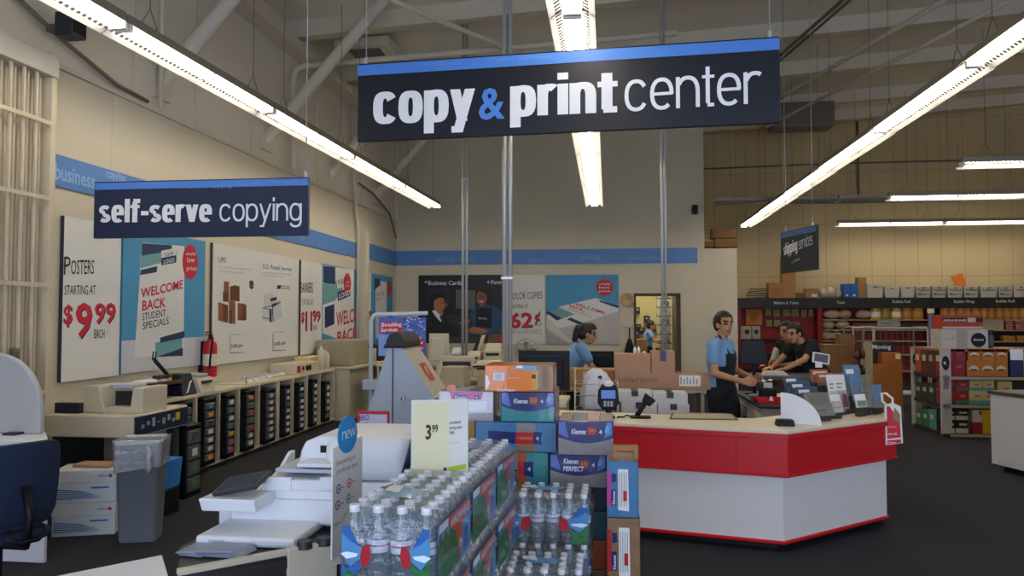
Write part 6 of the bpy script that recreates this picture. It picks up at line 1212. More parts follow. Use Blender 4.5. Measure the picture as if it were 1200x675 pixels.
# ---------------------------------------------------------------- copy machines at the back
t = thing('back_counter', 'long beige counter of copy machines under the photo poster', 'counter', (-2.2, 12.4, 0)); m = MB(); m.box((-1.5, -.4, .86), (1.6, .4, .9), BEIGE, .006, seg=1); m.build('counter_top', t)
for sx in (-1.48, -.4, .6, 1.56): m = MB(); m.box((sx, -.38, 0), (sx+.03, .38, .86), BEIGE); m.build('end_panel', t)
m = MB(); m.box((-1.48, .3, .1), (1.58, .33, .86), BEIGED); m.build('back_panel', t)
def machine(label, px0, px1, ybase, ytop, Y, dep, zbase, kind, name='copy_machine', cat='copier', mat=None):
    mat = mat or BEIGE; x0, a, x1, b = pbox(px0, ytop, px1, ybase, Y); c = (x0+x1)/2; w = (x1-x0)/2; a = zbase; h = b-a; t = thing(name, label, cat, (c, Y+dep/2, zbase))
    d = dep/2
    if kind == 'copier':
        m = MB(); m.box((-w, -d, 0), (w, d, h*.62), mat, .02); m.build('body', t); m = MB(); m.box((-w*1.02, -d*1.05, h*.64), (w*1.02, d, h*.78), mat, .012); m.build('scanner', t)
        m = MB(); m.frus([(-w*.9, -d*.6), (w*.7, -d*.6), (w*.7, d*.9), (-w*.9, d*.9)], h*.79, h, mat, top=[(-w*.8, -d*.3), (w*.55, -d*.3), (w*.55, d*.8), (-w*.8, d*.8)], bev=.015); m.build('feeder', t)
        for k in range(3): m = MB(); m.box((-w*.92, -d-.006, h*(.04+.14*k)), (w*.92, -d, h*(.16+.14*k)), mat, .003, seg=1); dr_ = m.build('drawer', t); m = MB(); m.box((-w*.25, -d-.012, h*(.1+.14*k)), (w*.25, -d-.006, h*(.115+.14*k)), DARK); m.build('handle', dr_)
        m = MB(); m.box((-w*.9, -d*1.06-.02, h*.66), (w*.2, -d*1.05, h*.76), DARK, .004); m.build('control_panel', t); m = MB(); m.box((-w*.7, -d-.004, h*.5), (w*.6, -d+.1, h*.6), DARK); m.build('paper_slot', t)
    elif kind == 'printer':
        m = MB(); m.box((-w, -d, 0), (w, d, h*.7), mat, .02); m.build('body', t); m = MB(); m.frus([(-w*.9, -d*.7), (w*.9, -d*.7), (w*.9, d*.9), (-w*.9, d*.9)], h*.7, h, mat, top=[(-w*.8, -d*.2), (w*.8, -d*.2), (w*.8, d*.7), (-w*.8, d*.7)], bev=.012); m.build('lid', t)
        m = MB(); m.box((-w*.7, -d-.003, h*.42), (w*.7, -d+.06, h*.56), DARK); m.build('paper_slot', t); m = MB(); m.box((-w*.6, -d*1.5, h*.25), (w*.6, -d, h*.29), mat, .004); m.build('tray', t)
    elif kind == 'cutter':
        m = MB(); m.box((-w, -d, 0), (w, d, h*.3), mat, .01); m.build('base', t); m = MB(); m.box((-w, -d*.2, h*.72), (w, d*.2, h), mat, .012); m.build('beam', t)
        for s in (-1, 1): m = MB(); m.box((s*w*.98, -d*.25, h*.3), (s*w*.8, d*.25, h*.75), mat, .006); m.build('support', t)
        m = MB(); m.box((-w*.8, -d*.15, h*.5), (w*.8, -d*.05, h*.7), DARK); m.build('blade_guard', t)
    elif kind == 'monitor':
        m = MB(); m.frus([(-w, -.03), (w, -.03), (w, .0), (-w, .0)], h*.25, h, mat, bev=.008); m.frus([(-w*.7, -.08), (w*.7, -.08), (w*.7, -.03), (-w*.7, -.03)], h*.35, h*.9, mat, bev=.01); m.build('screen_case', t); m = MB(); m.box((-.03, -.05, .01), (.03, -.01, h*.5), mat); m.lathe([(0, 0), (w*.6, 0), (w*.6, .015), (0, .03)], (0, -.02, 0), mat); m.build('stand', t)
    elif kind == 'slant':
        m = MB(); m.prism([(0, 0), (.09, 0), (w*2, h), (w*2-.05, h)], (-w, 0, 0), EX, EZ, .2, DARK, .004); m.build('panel', t); m = MB(); m.prism([(.1, 0), (.14, 0), (w*2+.04, h), (w*2+.005, h)], (-w, 0, 0), EX, EZ, .19, mat); m.build('backing', t); m = MB(); m.box((-w, -.05, 0), (w, .25, .02), mat); m.build('base', t)
    return t
machine('cream monitor seen from behind near the photo poster', 500, 523.5, 432, 391, 9.6, .3, .9, 'monitor', 'cream_monitor', 'monitor')
t = thing('machine_table', 'beige table of copy machines before the back counter', 'table', (-1.55, 9.9, 0)); m = MB(); m.box((-1.0, -.5, .86), (1.0, .4, .9), BEIGE, .006, seg=1); m.build('table_top', t)
for sx in (-.98, .95): m = MB(); m.box((sx, -.48, 0), (sx+.03, .38, .86), BEIGE); m.build('end_panel', t)
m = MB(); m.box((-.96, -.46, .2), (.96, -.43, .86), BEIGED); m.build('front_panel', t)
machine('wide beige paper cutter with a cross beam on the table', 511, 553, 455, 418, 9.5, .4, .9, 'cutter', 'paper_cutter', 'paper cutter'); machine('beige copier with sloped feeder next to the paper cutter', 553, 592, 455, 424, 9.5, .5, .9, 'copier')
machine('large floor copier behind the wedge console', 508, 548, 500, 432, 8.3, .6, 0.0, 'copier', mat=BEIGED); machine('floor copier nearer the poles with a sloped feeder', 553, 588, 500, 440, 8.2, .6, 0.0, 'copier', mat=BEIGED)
machine('beige laminator on the back counter under the slanted panel', 545, 563, 425, 412, 12.15, .4, .9, 'printer', 'laminator', 'laminator'); machine('black slanted display panel on the back counter', 547, 563, 420, 393, 12.5, .2, .9, 'slant', 'slanted_panel', 'display')
machine('cream desktop printer at the back counter end', 566, 588, 425, 403, 12.15, .5, .9, 'printer', 'desktop_printer', 'printer'); machine('dark banded small printer behind the thin poles', 527, 541, 424, 408, 12.2, .4, .9, 'printer', 'desktop_printer', 'printer', GPLAST)
machine('small cream printer beside the counter wall under blue poster', 463, 487, 425, 405, 12.15, .4, .9, 'printer', 'desktop_printer', 'printer')
# clock, hook and apron on the back wall, small sign on the stub wall
c = PY(735, 351, YB); t = thing('wall_clock', 'round tan wall clock beside the storeroom doorway', 'clock', (c.x, YB-.02, c.z)); TAN = M('clock_tan', '#c4a878', .5)
m = MB(); m.lathe([(0, -.02), (.13, -.02), (.15, -.01), (.155, .01), (.15, .03), (.135, .03), (.13, .022), (0, .022)], (0, 0, 0), TAN, n=28, axis='y'); m.build('clock_body', t); m = MB(); m.box((-.006, -.032, 0), (.006, -.028, .07), PRED); m.box((0, -.032, -.005), (.05, -.028, .005), PRED); m.build('clock_hand', t)
m = MB()
for k in range(12): a = PI/6*k; m.box((.105*math.sin(a)-.006, -.03, .105*math.cos(a)-.006), (.105*math.sin(a)+.006, -.026, .105*math.cos(a)+.006), DKBROWN)
m.build('clock_dial', t)
c = PY(736, 383, YB); t = thing('hook_rail', 'pale hook rail on the back wall with a black apron below', 'hook rail', (c.x, YB, c.z)); m = MB(); m.box((-.1, -.02, -.02), (.1, 0, .02), BEIGE); m.build('rail', t)
for k in range(4): m = MB(); m.tube([(-.08+.053*k, -.02, 0), (-.08+.053*k, -.05, -.01), (-.08+.053*k, -.05, .02)], .006, STEEL, n=5); m.build('hook', t)
t = thing('black_apron', 'black apron hanging by its strap from the hook rail', 'apron', (c.x+.03, YB-.06, c.z-.62)); m = MB(); rg = []
for z, w, d in ((0, .09, .03), (.1, .1, .035), (.22, .075, .03), (.36, .03, .02)): rg.append([(p[0]*(1+.12*math.sin(5*i)), p[1]*(1+.3*math.cos(3*i)), z) for i, p in enumerate(rr(w, d, d*.8, 4))])
loft(m, rg, BLACK); m.build('apron_cloth', t); m = MB(); m.tube([(0, 0, .34), (0, .01, .6)], .012, BLACK); m.build('strap', t)
c = PY(841, 376, YB-.005); t = thing('notice_sign', 'tiny blue notice behind the head of the aproned man', 'sign', (c.x, YB, c.z)); m = MB(); m.box((-.11, -.01, -.07), (.11, 0, .07), M('notice_blue', '#6a94b0', .5)); m.box((-.1, -.0115, -.06), (.1, -.01, .0), M('notice_blue_dark', '#3f6a88', .5)); m.build('board', t)
t = thing('exit_speaker', 'small dark wall speaker high beside the tan wall corner', 'speaker', (1.9, YB, 3.9)); m = MB(); m.box((-.06, -.12, 0), (.06, 0, .2), DARK, .015); m.build('case', t); m = MB(); m.box((-.04, -.124, .03), (.04, -.12, .17), BLACK); m.build('grille', t)
# boxes on top of the stub wall
for (q, lab) in (((834, 267, 862, 279, 17.15), 'topmost brown carton on the partition, under the ceiling sign'), ((838, 279.3, 865, 289.5, 17.15), 'brown carton with a pale label on the partition top'), ((822, 283, 837, 289.5, 17.15), 'small flat brown box at the partition top edge')):
    x0, a, x1, b = pbox(*q); carton(lab, (x0, q[4], max(a, 3.151) if 'topmost' not in lab else a), (x1, q[4]+.3, b), CARDD, group=None)
# storeroom seen through the doorway
PEG = M('pegboard_cream', '#d8c98c', .7, noise=.03); t = thing('pegboard', 'cream pegboard with hanging packs beyond the doorway', 'pegboard', (.9, 19.4, 0)); m = MB(); m.box((-1.2, .5, 0), (.7, .53, 2.6), PEG); m.build('board', t)
random.seed(2)
for i in range(7):
    for j in range(5): m = MB(); p = (-.3+.16*i, .5, 1.3+.22*j+.06*(i % 2)); m.tube([p, (p[0], .42, p[2]-.005)], .006, BLACK, n=5); m.build('peg_hook', t)
for k, (x, y, w, h, lab) in enumerate(((747, 364, 4, 6, 'dark pack hanging high at the doorway edge'), (758, 374, 5, 6, 'dark pack hanging highest in the middle pegs'), (748, 383, 4, 5, 'dark pack hanging low at the doorway edge'), (764, 384, 6, 7, 'dark pack hanging beside the shelf posts'), (752, 387, 6, 5, 'wide dark pack on the low pegs'), (747, 392, 3, 9, 'narrow brown pack on the lowest pegs'))):
    c = PY(x, y, 19.76); t = thing('hanging_pack', lab, 'pack', (c.x, 19.76, c.z), 0, 'packs on the pegboard'); s = 19.76/900; m = MB(); m.box((-w*s/2*1.4, -.04, -h*s/2*1.3), (w*s/2*1.4, .04, h*s/2*1.3), M('pack_dark', '#22242c', .5), .008, seg=1); m.box((-w*s/3, -.042, 0), (w*s/3, -.04, h*s/3), PGRY); m.build('pack_body', t); m = MB(); m.tube([(0, 0, h*s/2), (0, .06, h*s/2+.1), (0, .14, h*s/2+.1)], .008, STEEL, n=5); m.build('hanger', t)
t = thing('storage_rack', 'dark storage rack with pale cards beyond the doorway', 'rack', (1.38, 19.1, 0))
for s in (-.17, .15): m = MB(); m.box((s, 0, 0), (s+.03, .04, 2.3), STEEL); m.build('upright', t)
for k in range(9): m = MB(); m.box((-.17, 0, .35+.22*k), (.18, .4, .37+.22*k), DKBROWN); m.build('shelf', t); m = MB(); m.box((-.08, -.01, .38+.22*k), (.1, .1, .5+.22*k), DARK if k % 2 else PGRY, .004); m.box((-.05, -.012, .39+.22*k), (.06, -.01, .43+.22*k), PAPER); m.build('card_pack', t)
carton('brown carton standing low in the storeroom', (.62, 18.0, 0), (.9, 18.4, 1.15), CARD); carton('darker carton beside another in the storeroom', (1.1, 18.0, 0), (1.2, 18.3, .95), CARDD)

# papers and small goods on the work desk, goods under the long carton
for k, (x, y, r, lab) in enumerate(((1.46, 7.32, .2, 'loose receipt papers on the work desk beside the red tray'), (1.47, 7.85, -.3, 'loose papers on the work desk under the black monitor'))):
    t = thing('loose_papers', lab, 'papers', (x, y, .886), r, None)
    for j in range(3): m = MB(); m.frus([(-.09+.02*j, -.06), (.08+.02*j, -.07+.01*j), (.07+.015*j, .06), (-.08, .05)], .001+.004*j, .004+.004*j, PAPER); m.build('paper_sheet', t)
pl = MX.Identity(4)
for k, (a, b, mt, lab) in enumerate(((771, 777, PRED, 'red book on the lower packing shelf beside another red one'), (777.5, 784, M('book_rust', '#8a3a2c', .6), 'rust coloured book on the lower packing shelf'))):
    x0, _, x1, _ = pbox(a, 456, b, 462, 7.75); t = thing('shelved_book', lab, 'book', ((x0+x1)/2, 7.75, .381), 0, None); w = (x1-x0)/2; m = MB(); m.box((-w, -.1, 0), (w, .1, .3), mt, .003, seg=1); m.build('cover', t); m = MB(); m.box((-w*.8, -.098, .3), (w*.8, .098, .301), PAPER); m.build('pages', t)
# ================================================================ SHIPPING AISLE (far right)
YS = 19.7; ZH = 2.13
SRED = M('shelf_red_panel', '#8a1a20', .6, noise=.06); SBLK = M('shelf_header_black', '#1a1816', .5); SDK = M('shelf_dark', '#2c2522', .6)
secs = [(865, 961, [('Mailers & Tubes', 907, 936, 355.5)]), (961, 1091, [('Foam', 981, 990, 355), ('Bubble Roll', 1046, 1067, 354)]), (1091, 1215, [('Bubble Wrap', 1118, 1142, 354), ('Bubble Roll', 1167, 1189, 353.5)])]
names = ['red backed shelf unit headed mailers & tubes', 'shelf unit headed foam and bubble roll', 'shelf unit headed bubble wrap']
for k, (pa, pb, wds) in enumerate(secs):
    xa, xb = PY(pa, 355, YS).x+.004, PY(pb, 355, YS).x-.004; c = (xa+xb)/2; t = thing('shelf_unit', names[k], 'shelf', (c, YS, 0), 0, None); w = (xb-xa)/2
    m = MB(); m.box((-w, .38, .1), (w, .42, ZH-.04), SRED if k < 2 else SDK); m.build('back_panel', t)
    m = MB(); m.box((-w, -.02, 1.88), (w, .4, ZH), SBLK)
    for (s, p0, p1, y) in wds: a, b = PY(p0, y, YS-.021), PY(p1, y, YS-.021); m.text(s, (a.x-c, -.02, a.z-.02), EX, EZ, .1, M('header_cream', '#c9c4b4', .6), .015, width=b.x-a.x)
    m.build('header', t)
    for z in ((.35, .75, 1.08, 1.35, 1.6) if k else (.35, .75, 1.11)): m = MB(); m.box((-w, .0 if k else .1, z-.025), (w, .38, z), BEIGED if k else SDK); m.build('shelf', t)
    for s in (-1, 1): m = MB(); m.box((s*w, .0, 0), (s*(w-.05), .38, 1.88), SRED if k < 2 else SDK); m.build('upright', t)
    m = MB(); m.box((-w, 0, 0), (w, .4, .1), SDK); m.build('plinth', t)
def pbx(label, px0, py0, px1, py1, Y, d, mat, cat='box', name='carton', group=None, z0=None, fn=None, bev=.004):
    x0, a, x1, b = pbox(px0, py0, px1, py1, Y); a = a if z0 is None else z0; t = thing(name, label, cat, ((x0+x1)/2, Y+d/2, a), 0, group); w, h = (x1-x0)/2, b-a
    m = MB(); m.box((-w, -d/2, 0), (w, d/2, h), mat, bev, seg=1)
    if fn: fn(m, Face((-w, -d/2, 0), EX, EZ), 2*w, h)
    m.build('box_body', t); return t
BANK = M('banker_box_white', '#c9c2b2', .7, noise=.04)
def banker(k, px0, px1, py0, words):
    x0, a, x1, b = pbox(px0, py0, px1, 348.5, YS); t = thing('storage_carton', ['white lidded storage carton beside the tall brown one', 'plain white storage carton, first after the lidded one', 'plain white storage carton, second after the lidded one', 'first white carton lettered padded mailers', 'second white carton lettered padded mailers', 'white carton lettered padded mailers under the tilted card', 'white carton lettered padded mailers beside the labels carton', 'wide white carton lettered labels', 'last white carton lettered padded mailers', 'white carton lettered labels, last on the shelf top'][k], 'box', ((x0+x1)/2, YS+.17, ZH+.001)); w, h = (x1-x0)/2-.004, b-ZH
    m = MB(); m.frus([(-w*.86, -.15), (w*.86, -.15), (w*.86, .15), (-w*.86, .15)], 0, h, BANK, top=[(-w, -.17), (w, -.17), (w, .17), (-w, .17)], bev=.004, seg=1)
    for i, s in enumerate(words): m.text(s, (0, -.172+.01*i, h*(.55-.36*i)), EX, EZ, .085, PBLK, .005, align='c', off=.004, width=w*1.45)
    m.build('box_body', t); m = MB(); m.box((-w*.22, -.174, h*.8), (w*.22, -.165, h*.87), DKBROWN); m.build('hand_hole', t)
    if k == 0: m = MB(); m.box((-w*1.02, -.18, h), (w*1.02, .18, h+.03), BANK); m.build('lid', t)
for k, (a, b, y, wd) in enumerate(((1016, 1035.5, 334, ()), (1036.5, 1054.5, 336, ()), (1055.5, 1072.5, 335.5, ()), (1073.5, 1091, 335, ('Padded', 'Mailers')), (1092, 1109.5, 335, ('Padded', 'Mailers')), (1110.5, 1128.5, 335, ('Padded', 'Mailers')), (1129.5, 1147, 335, ('Padded', 'Mailers')), (1149, 1169.5, 335, ('Labels',)), (1170, 1187, 335.5, ('Padded', 'Mailers')), (1188, 1206, 334.5, ('Labels',)))): banker(k, a, b, y, wd)
pbx('tall narrow brown carton rising under the shipping sign', 917, 300, 932, 349, YS+.05, .25, CARD, z0=ZH+.001); pbx('square brown carton with printed lines beside the tall one', 901, 331, 916.5, 349, YS, .3, CARD, z0=ZH+.001, fn=lambda m, f, w, h: [f.puv(m, [(w*.1, h*(.3+.15*k)), (w*.9, h*(.3+.15*k)), (w*.9, h*(.34+.15*k)), (w*.1, h*(.34+.15*k))], CARDD, .001) for k in range(3)])
pbx('small brown carton at the foot of the tall narrow one', 933.5, 343, 943.5, 349, YS, .2, CARDD, z0=ZH+.001); pbx('open brown carton with pale label on the shelf top', 944.5, 338, 959, 349, YS, .25, CARD, z0=ZH+.001, fn=lambda m, f, w, h: f.puv(m, [(w*.45, h*.1), (w*.9, h*.1), (w*.9, h*.4), (w*.45, h*.4)], PAPER, .001))
pbx('brown carton between the blue binders and white lidded carton', 1005.5, 325, 1015.5, 349, YS+.1, .22, CARD, z0=ZH+.001)
for k, (a, b) in enumerate(((988.5, 996.5), (997, 1005))): pbx(['bright blue binder box on the shelf top, nearer the packing bags', 'bright blue binder box on the shelf top, against brown carton'][k], a, 332.5, b, 349, YS, .26, M('binder_blue', '#1a5ea8', .4), 'binder', 'binder_box', 'blue binders', ZH+.001, lambda m, f, w, h: m.box((f.o.x+w*.35, -.134, h*.12), (f.o.x+w*.65, -.13, h*.24), PAPER))
random.seed(8)
for k, (x, y, r, lab) in enumerate(((965, 343, 6, 'white packing bag beside the open brown carton'), (974, 341, 7, 'white packing bag in the middle of three'), (983, 343.5, 5, 'white packing bag touching the blue binders'))):
    p = PY(x, y, YS+.15); s = 19.85/900; m = MB(); m.ball((0, 0, r*s*.9), (r*s, r*s*.8, r*s*.9), M('bag_cream', '#b9ae9a', .7, noise=.1, bump=.4, bscale=9), n=12); tag(m.build('packing_bag', None, (p.x, YS+.2, ZH)), lab, 'bag', 'white packing bags')
t = thing('flattened_cartons', 'loose pile of flattened dark cartons at the shelf end', 'cardboard', (PY(888, 345, YS).x, YS+.2, ZH))
for k in range(5): m = MB(); m.box((-.26+.03*k, -.15, .004+.035*k), (.22+.02*(k % 3), .15, .022+.035*k), M('flat_card', '#6a5a48', .8, noise=.1)); m.xf(MX.Translation((0, 0, .02*k)) @ MX.Rotation(.06*((k % 3)-1), 4, 'Y')); m.build('flat_carton', t)
c = PY(1123, 327, YS+.2); t = thing('tilted_card', 'orange brown carton flap tilted over the padded mailers cartons', 'cardboard', (c.x, YS+.2, PY(1123, 335, YS).z+.001)); m = MB(); m.prism([(-.02, 0), (.2, .0), (.1, .32), (-.16, .24)], (0, 0, 0), EX, EZ, .05, M('card_orange', '#b0622c', .8, noise=.1), .004); m.build('flap', t)
# hanging and shelved goods, first unit
BR = M('bag_brown', '#7a6a48', .5, noise=.15); AMB = M('roll_amber', '#b0742c', .4, noise=.2, scale=8); AMBY = M('roll_yellow', '#c9a02c', .4, noise=.15, scale=8); AMBG = M('roll_olive', '#8f8230', .4, noise=.15, scale=8)
pbx('orange envelope display on the red back panel', 874, 362, 893, 381, YS+.28, .08, M('envelope_orange', '#b8742a', .6, noise=.08), 'envelopes', 'envelope_pack', fn=lambda m, f, w, h: f.puv(m, circle(w/2, h*.5, w*.25, 16), M('envelope_mark', '#96591c', .6), .001))
for k, (a, y0, b, y1, lab) in enumerate(((897, 360, 904, 370, 'nearest the orange envelopes in upper row'), (906, 360, 914, 371, 'second in the upper peg row'), (917, 360, 926, 371, 'third in the upper peg row'), (927, 360, 936, 371, 'fourth in the upper peg row'), (939, 361, 945.5, 372, 'fifth in the upper peg row'), (947.5, 361, 953, 371, 'last in the upper peg row'), (898, 373.5, 905, 383, 'first in the lower peg row'), (907, 373.5, 914, 383, 'second in the lower peg row'))):
    t = pbx('dull yellow mailer pack, '+lab, a, y0, b, y1, YS+.3, .04, M('pack_olive', '#8c8048', .5, noise=.2, scale=14), 'mailer pack', 'mailer_pack', 'mailer packs on pegs', fn=lambda m, f, w, h: f.puv(m, [(0, h*.85), (w, h*.85), (w, h), (0, h)], DARK, .001))
for k, (a, b) in enumerate(((863.5, 870), (870.5, 880.5), (881.5, 891))): pbx('pale round label mailer box, %s the black monitor' % ('farthest from', 'middle one above', 'nearest one above')[k] if k else 'pale round label mailer box half behind the partition', a, 382, b, 396, YS+.05, .2, M('mailer_pale', '#a9a08a', .6), 'box', 'mailer_box', 'round label boxes', 1.111, lambda m, f, w, h: f.puv(m, circle(w*.5, h*.55, min(w, h)*.3, 14), DKBROWN, .001))
# second unit: bags of packing fill, rolls, cartons
FILL = M('fill_bag', '#b59a80', .6, noise=.2, scale=10, bump=.4, bscale=14)
bg_ = [(975, 366, 10, 1.61, 'pillow shaped top shelf one by the red upright'), (990, 368, 7, 1.61, 'small top shelf one in the middle'), (1012, 367, 9, 1.61, 'rounded top shelf one by the yellow rolls'), (970, 377, 8, 1.355, 'second shelf one by the red upright'), (987, 377, 8, 1.355, 'second shelf one beside its twin'), (969, 388, 8, 1.085, 'third shelf one by the red upright'), (980, 388, 7, 1.085, 'third shelf one beside its twin'), (971, 399, 7, .76, 'fourth shelf one by the red upright'), (984, 399, 7, .76, 'fourth shelf one beside cartons')]
for (x, y, r, zb, lab) in bg_:
    p = PY(x, y, YS+.18); s = 19.88/900; m = MB(); m.ball((0, 0, .12), (r*s*.98, .15, .12), FILL, n=14); tag(m.build('fill_bag', None, (p.x, YS+.2, zb)), 'pale bag of packing fill, '+lab, 'bag', 'bags of packing fill')
def roll(label, x, y0, y1, w, mat, Y, zb, group):
    p = PY(x, y1, Y); s = Y/900; r = w*s/2; h = PY(x, y0, Y).z-zb; t = thing('bubble_roll', label, 'roll', (p.x, Y+r, zb), 0, group); m = MB(); m.lathe([(0, 0), (r*.97, 0), (r, .02), (r, h-.02), (r*.97, h), (r*.35, h), (r*.35, h-.04), (0, h-.04)], (0, 0, 0), mat, n=16); m.build('roll_body', t)
    m = MB(); m.lathe([(r*1.01, h*.2), (r*1.01, h*.6)], (0, 0, 0), PAPER if mat is AMBY else M('roll_label', '#c2893c', .5), n=16); m.build('label_sleeve', t)
for k, (x, w, mt) in enumerate(((1028, 11, AMBY), (1039.5, 10, AMBG), (1052, 11, AMBY), (1064.5, 11, AMB), (1077.5, 13, AMB))): roll('packing roll on the second unit top shelf, '+('yellow one by the rounded bag', 'olive one second in line', 'yellow one in the middle', 'amber one fourth in line', 'wide amber one at the end')[k], x, 359.5, 375, w, mt, YS+.03, 1.601, 'rolls on the second unit')
for k in range(12): roll('amber bubble roll on the third unit top shelf, %s from its inner end' % ('first second third fourth fifth sixth seventh eighth ninth tenth eleventh twelfth'.split()[k]), 1108.5+9.2*k, 358.5, 374, 8.8, AMB, YS+.03, 1.601, 'amber rolls on the third unit')
pbx('dark brown flat carton below the packing bags', 1000, 379, 1027.5, 391, YS-.1+.15, .2, CARDD, z0=1.351); pbx('white box with red lower stripe on the second unit', 1028.5, 375.5, 1055, 391, YS+.05, .25, M('box_offwhite', '#b9b4a6', .6), z0=1.351, fn=lambda m, f, w, h: [f.puv(m, [(.005, .01), (w-.005, .01), (w-.005, h*.36), (.005, h*.36)], SRED, .001), f.puv(m, [(w*.1, h*.6), (w*.7, h*.6), (w*.7, h*.75), (w*.1, h*.75)], PGRY, .001)])
pbx('dark box with yellow and pink stripe on the second unit', 1056, 379, 1087.5, 391, YS+.05, .25, M('box_plum', '#3a1a22', .5), z0=1.351, fn=lambda m, f, w, h: [f.puv(m, [(.005, .01), (w-.005, .01), (w-.005, h*.36), (.005, h*.36)], M('stripe_pink', '#a8506a', .5), .001), f.puv(m, [(w*.15, .02), (w*.7, .02), (w*.7, h*.34), (w*.15, h*.34)], M('stripe_yellow', '#c9922c', .5), .0016)])
pbx('cream carton behind the red and black machine boxes', 1152.5, 374, 1176, 393, YS+.05, .25, M('box_cream', '#a89c84', .6), z0=1.351)
for k, (a, b) in enumerate(((1178, 1188), (1188.6, 1206))): pbx(['narrow red box lettered in white on the third unit', 'wide red box lettered in white on the third unit'][k], a, 374, b, 391, YS+.05, .25, SRED, z0=1.351, fn=lambda m, f, w, h: [m.text(s, f.o+V((w*.12, 0, h*(.62-.27*i))), EX, EZ, .1, M('red_box_text', '#c9a8a0', .6), .01, off=.003, width=w*.7) for i, s in enumerate(('Pack', 'and', 'Ship'))])
for k, (a, b, y0, y1) in enumerate(((1096.5, 1104, 379, 394), (1176, 1190, 393.5, 402), (1192, 1204, 393.5, 402))): pbx('orange wrap pack on the third unit, '+('beside the purple strip', 'below the narrow red box', 'below the wide red box')[k], a, y0, b, y1, YS+.05, .2, AMB, 'wrap pack', 'wrap_pack', 'orange wrap packs', 1.351 if k == 0 else 1.085)
# purple clip strip
c = PY(1091, 385, 17.5); t = thing('clip_strip', 'lavender hanging strip of small goods with cream tag on top', 'clip strip', (c.x, 17.5, 0)); zb, zt_ = PY(1091, 405, 17.5).z, PY(1091, 367, 17.5).z
m = MB(); m.cyl((0, .05, 0), (0, .05, zt_+.05), .012, STEEL); m.lathe([(0, 0), (.2, 0), (.2, .02), (0, .03)], (0, .05, 0), STEEL); m.build('post', t); m = MB(); m.box((-.07, -.01, zt_), (.07, .0, zt_+.1), CREAMP); m.build('tag', t)
LV = M('strip_lavender', '#6f6484', .5, noise=.3, scale=14)
for k in range(7): m = MB(); z = zb+(zt_-zb)*k/7; m.box((-.055+.01*(k % 2), -.03, z), (.055+.01*(k % 2), .03, z+(zt_-zb)/7-.015), LV, .006, seg=1); m.build('strip_pack', t)
# wire carts and cartons in the middle aisle
def wcart(label, px0, px1, ytop, Y, d):
    x0, a, x1, b = pbox(px0, ytop, px1, 470, Y); c = (x0+x1)/2; w = (x1-x0)/2; t = thing('wire_cart', label, 'cart', (c, Y+d/2, 0)); WH = M('cart_white_tube', '#a8a298', .45)
    for s in (-1, 1): m = MB(); m.tube([(s*w, -d/2, .08), (s*w, -d/2, b-.06), (s*w*.97, -d/2+.03, b), (s*w*.97, d/2, b), (s*w, d/2, .08)], .016, WH, n=8); m.build('side_frame', t)
    m = MB(); m.tube([(-w, -d/2, b-.02), (w, -d/2, b-.02)], .016, WH); m.tube([(-w, d/2, b-.02), (w, d/2, b-.02)], .016, WH); m.build('top_rail', t)
    m = MB()
    for k in range(1, 9): x = -w+2*w*k/9; m.tube([(x, d/2, .3), (x, d/2, b-.02)], .004, WIREM, n=4)
    for k in range(5): z = .35+k*.25; m.tube([(-w, d/2, z), (w, d/2, z)], .004, WIREM, n=4)
    m.build('wire_grille', t)
    m = MB(); m.box((-w, -d/2, .26), (w, d/2, .29), STEEL); m.build('deck', t)
    for sx in (-1, 1):
        for sy in (-1, 1): m = MB(); m.cyl((sx*w-.015, sy*d/2, .045), (sx*w+.015, sy*d/2, .045), .045, BLACK); m.cyl((sx*w, sy*d/2, .06), (sx*w, sy*d/2, .28), .012, STEEL); m.build('caster', t)
wcart('white tube wire cart behind the black shirted man', 1001, 1023, 383, 15.5, .6); wcart('wider white tube wire cart behind the brown floor display', 1026, 1087, 383.5, 14.6, .6)
pbx('tall brown carton standing behind the leaning people', 967, 404, 1001, 470, 14.0, .5, CARDD, z0=0); pbx('brown carton behind the wire cart at the third shelf height', 985, 392, 1002, 403.5, 14.2, .3, CARDD, z0=PY(985, 403.8, 14.0).z+.003)
t = thing('floor_display', 'orange brown cardboard floor display with dark header', 'display', (PY(1041, 470, 12.9).x, 13.1, 0)); x0, a, x1, b = pbox(1024, 427, 1058, 470, 12.9); w = (x1-x0)/2; OB = M('display_orange_brown', '#9a5c22', .8, noise=.06)
m = MB(); m.box((-w, -.2, 0), (w, .2, b), OB, .004, seg=1); m.build('display_box', t); z1 = PY(1041, 412, 12.9).z; z2 = PY(1041, 401, 12.9).z; m = MB(); m.box((-w, .12, b), (w, .16, z2), M('display_dark_green', '#232b26', .5)); m.text('Moving', (-w*.55, .12, z1+.03), EX, EZ, .1, SIGNW, .01, off=.003); m.build('header_card', t)
m = MB(); m.box((-w-.015, -.2, 0), (-w, .2, z2), BEIGED); m.build('side_post', t)
pbx('brown carton with pale label on top of the floor display', 1034, 413.5, 1056.5, 426.5, 12.95, .22, M('carton_rust', '#a05f28', .8, noise=.05), z0=b+.001, fn=lambda m, f, w, h: f.puv(m, [(w*.68, h*.45), (w*.95, h*.45), (w*.95, h*.92), (w*.68, h*.92)], CREAMP, .001))
t = thing('snack_rack', 'small rack of patterned red snack bags beside the floor display', 'rack', (PY(1014, 440, 13.2).x, 13.3, 0)); random.seed(12); SN = [M('snack_red', '#5a1c1c', .4), M('snack_cream', '#a08c78', .4), M('snack_brown', '#3c2018', .4)]
m = MB(); m.box((-.14, -.1, 0), (.14, .1, .35), DKBROWN); m.box((-.02, .06, .35), (.02, .1, 1.1), DKBROWN); m.build('stand', t)
zz_ = PY(1014, 412, 13.2).z
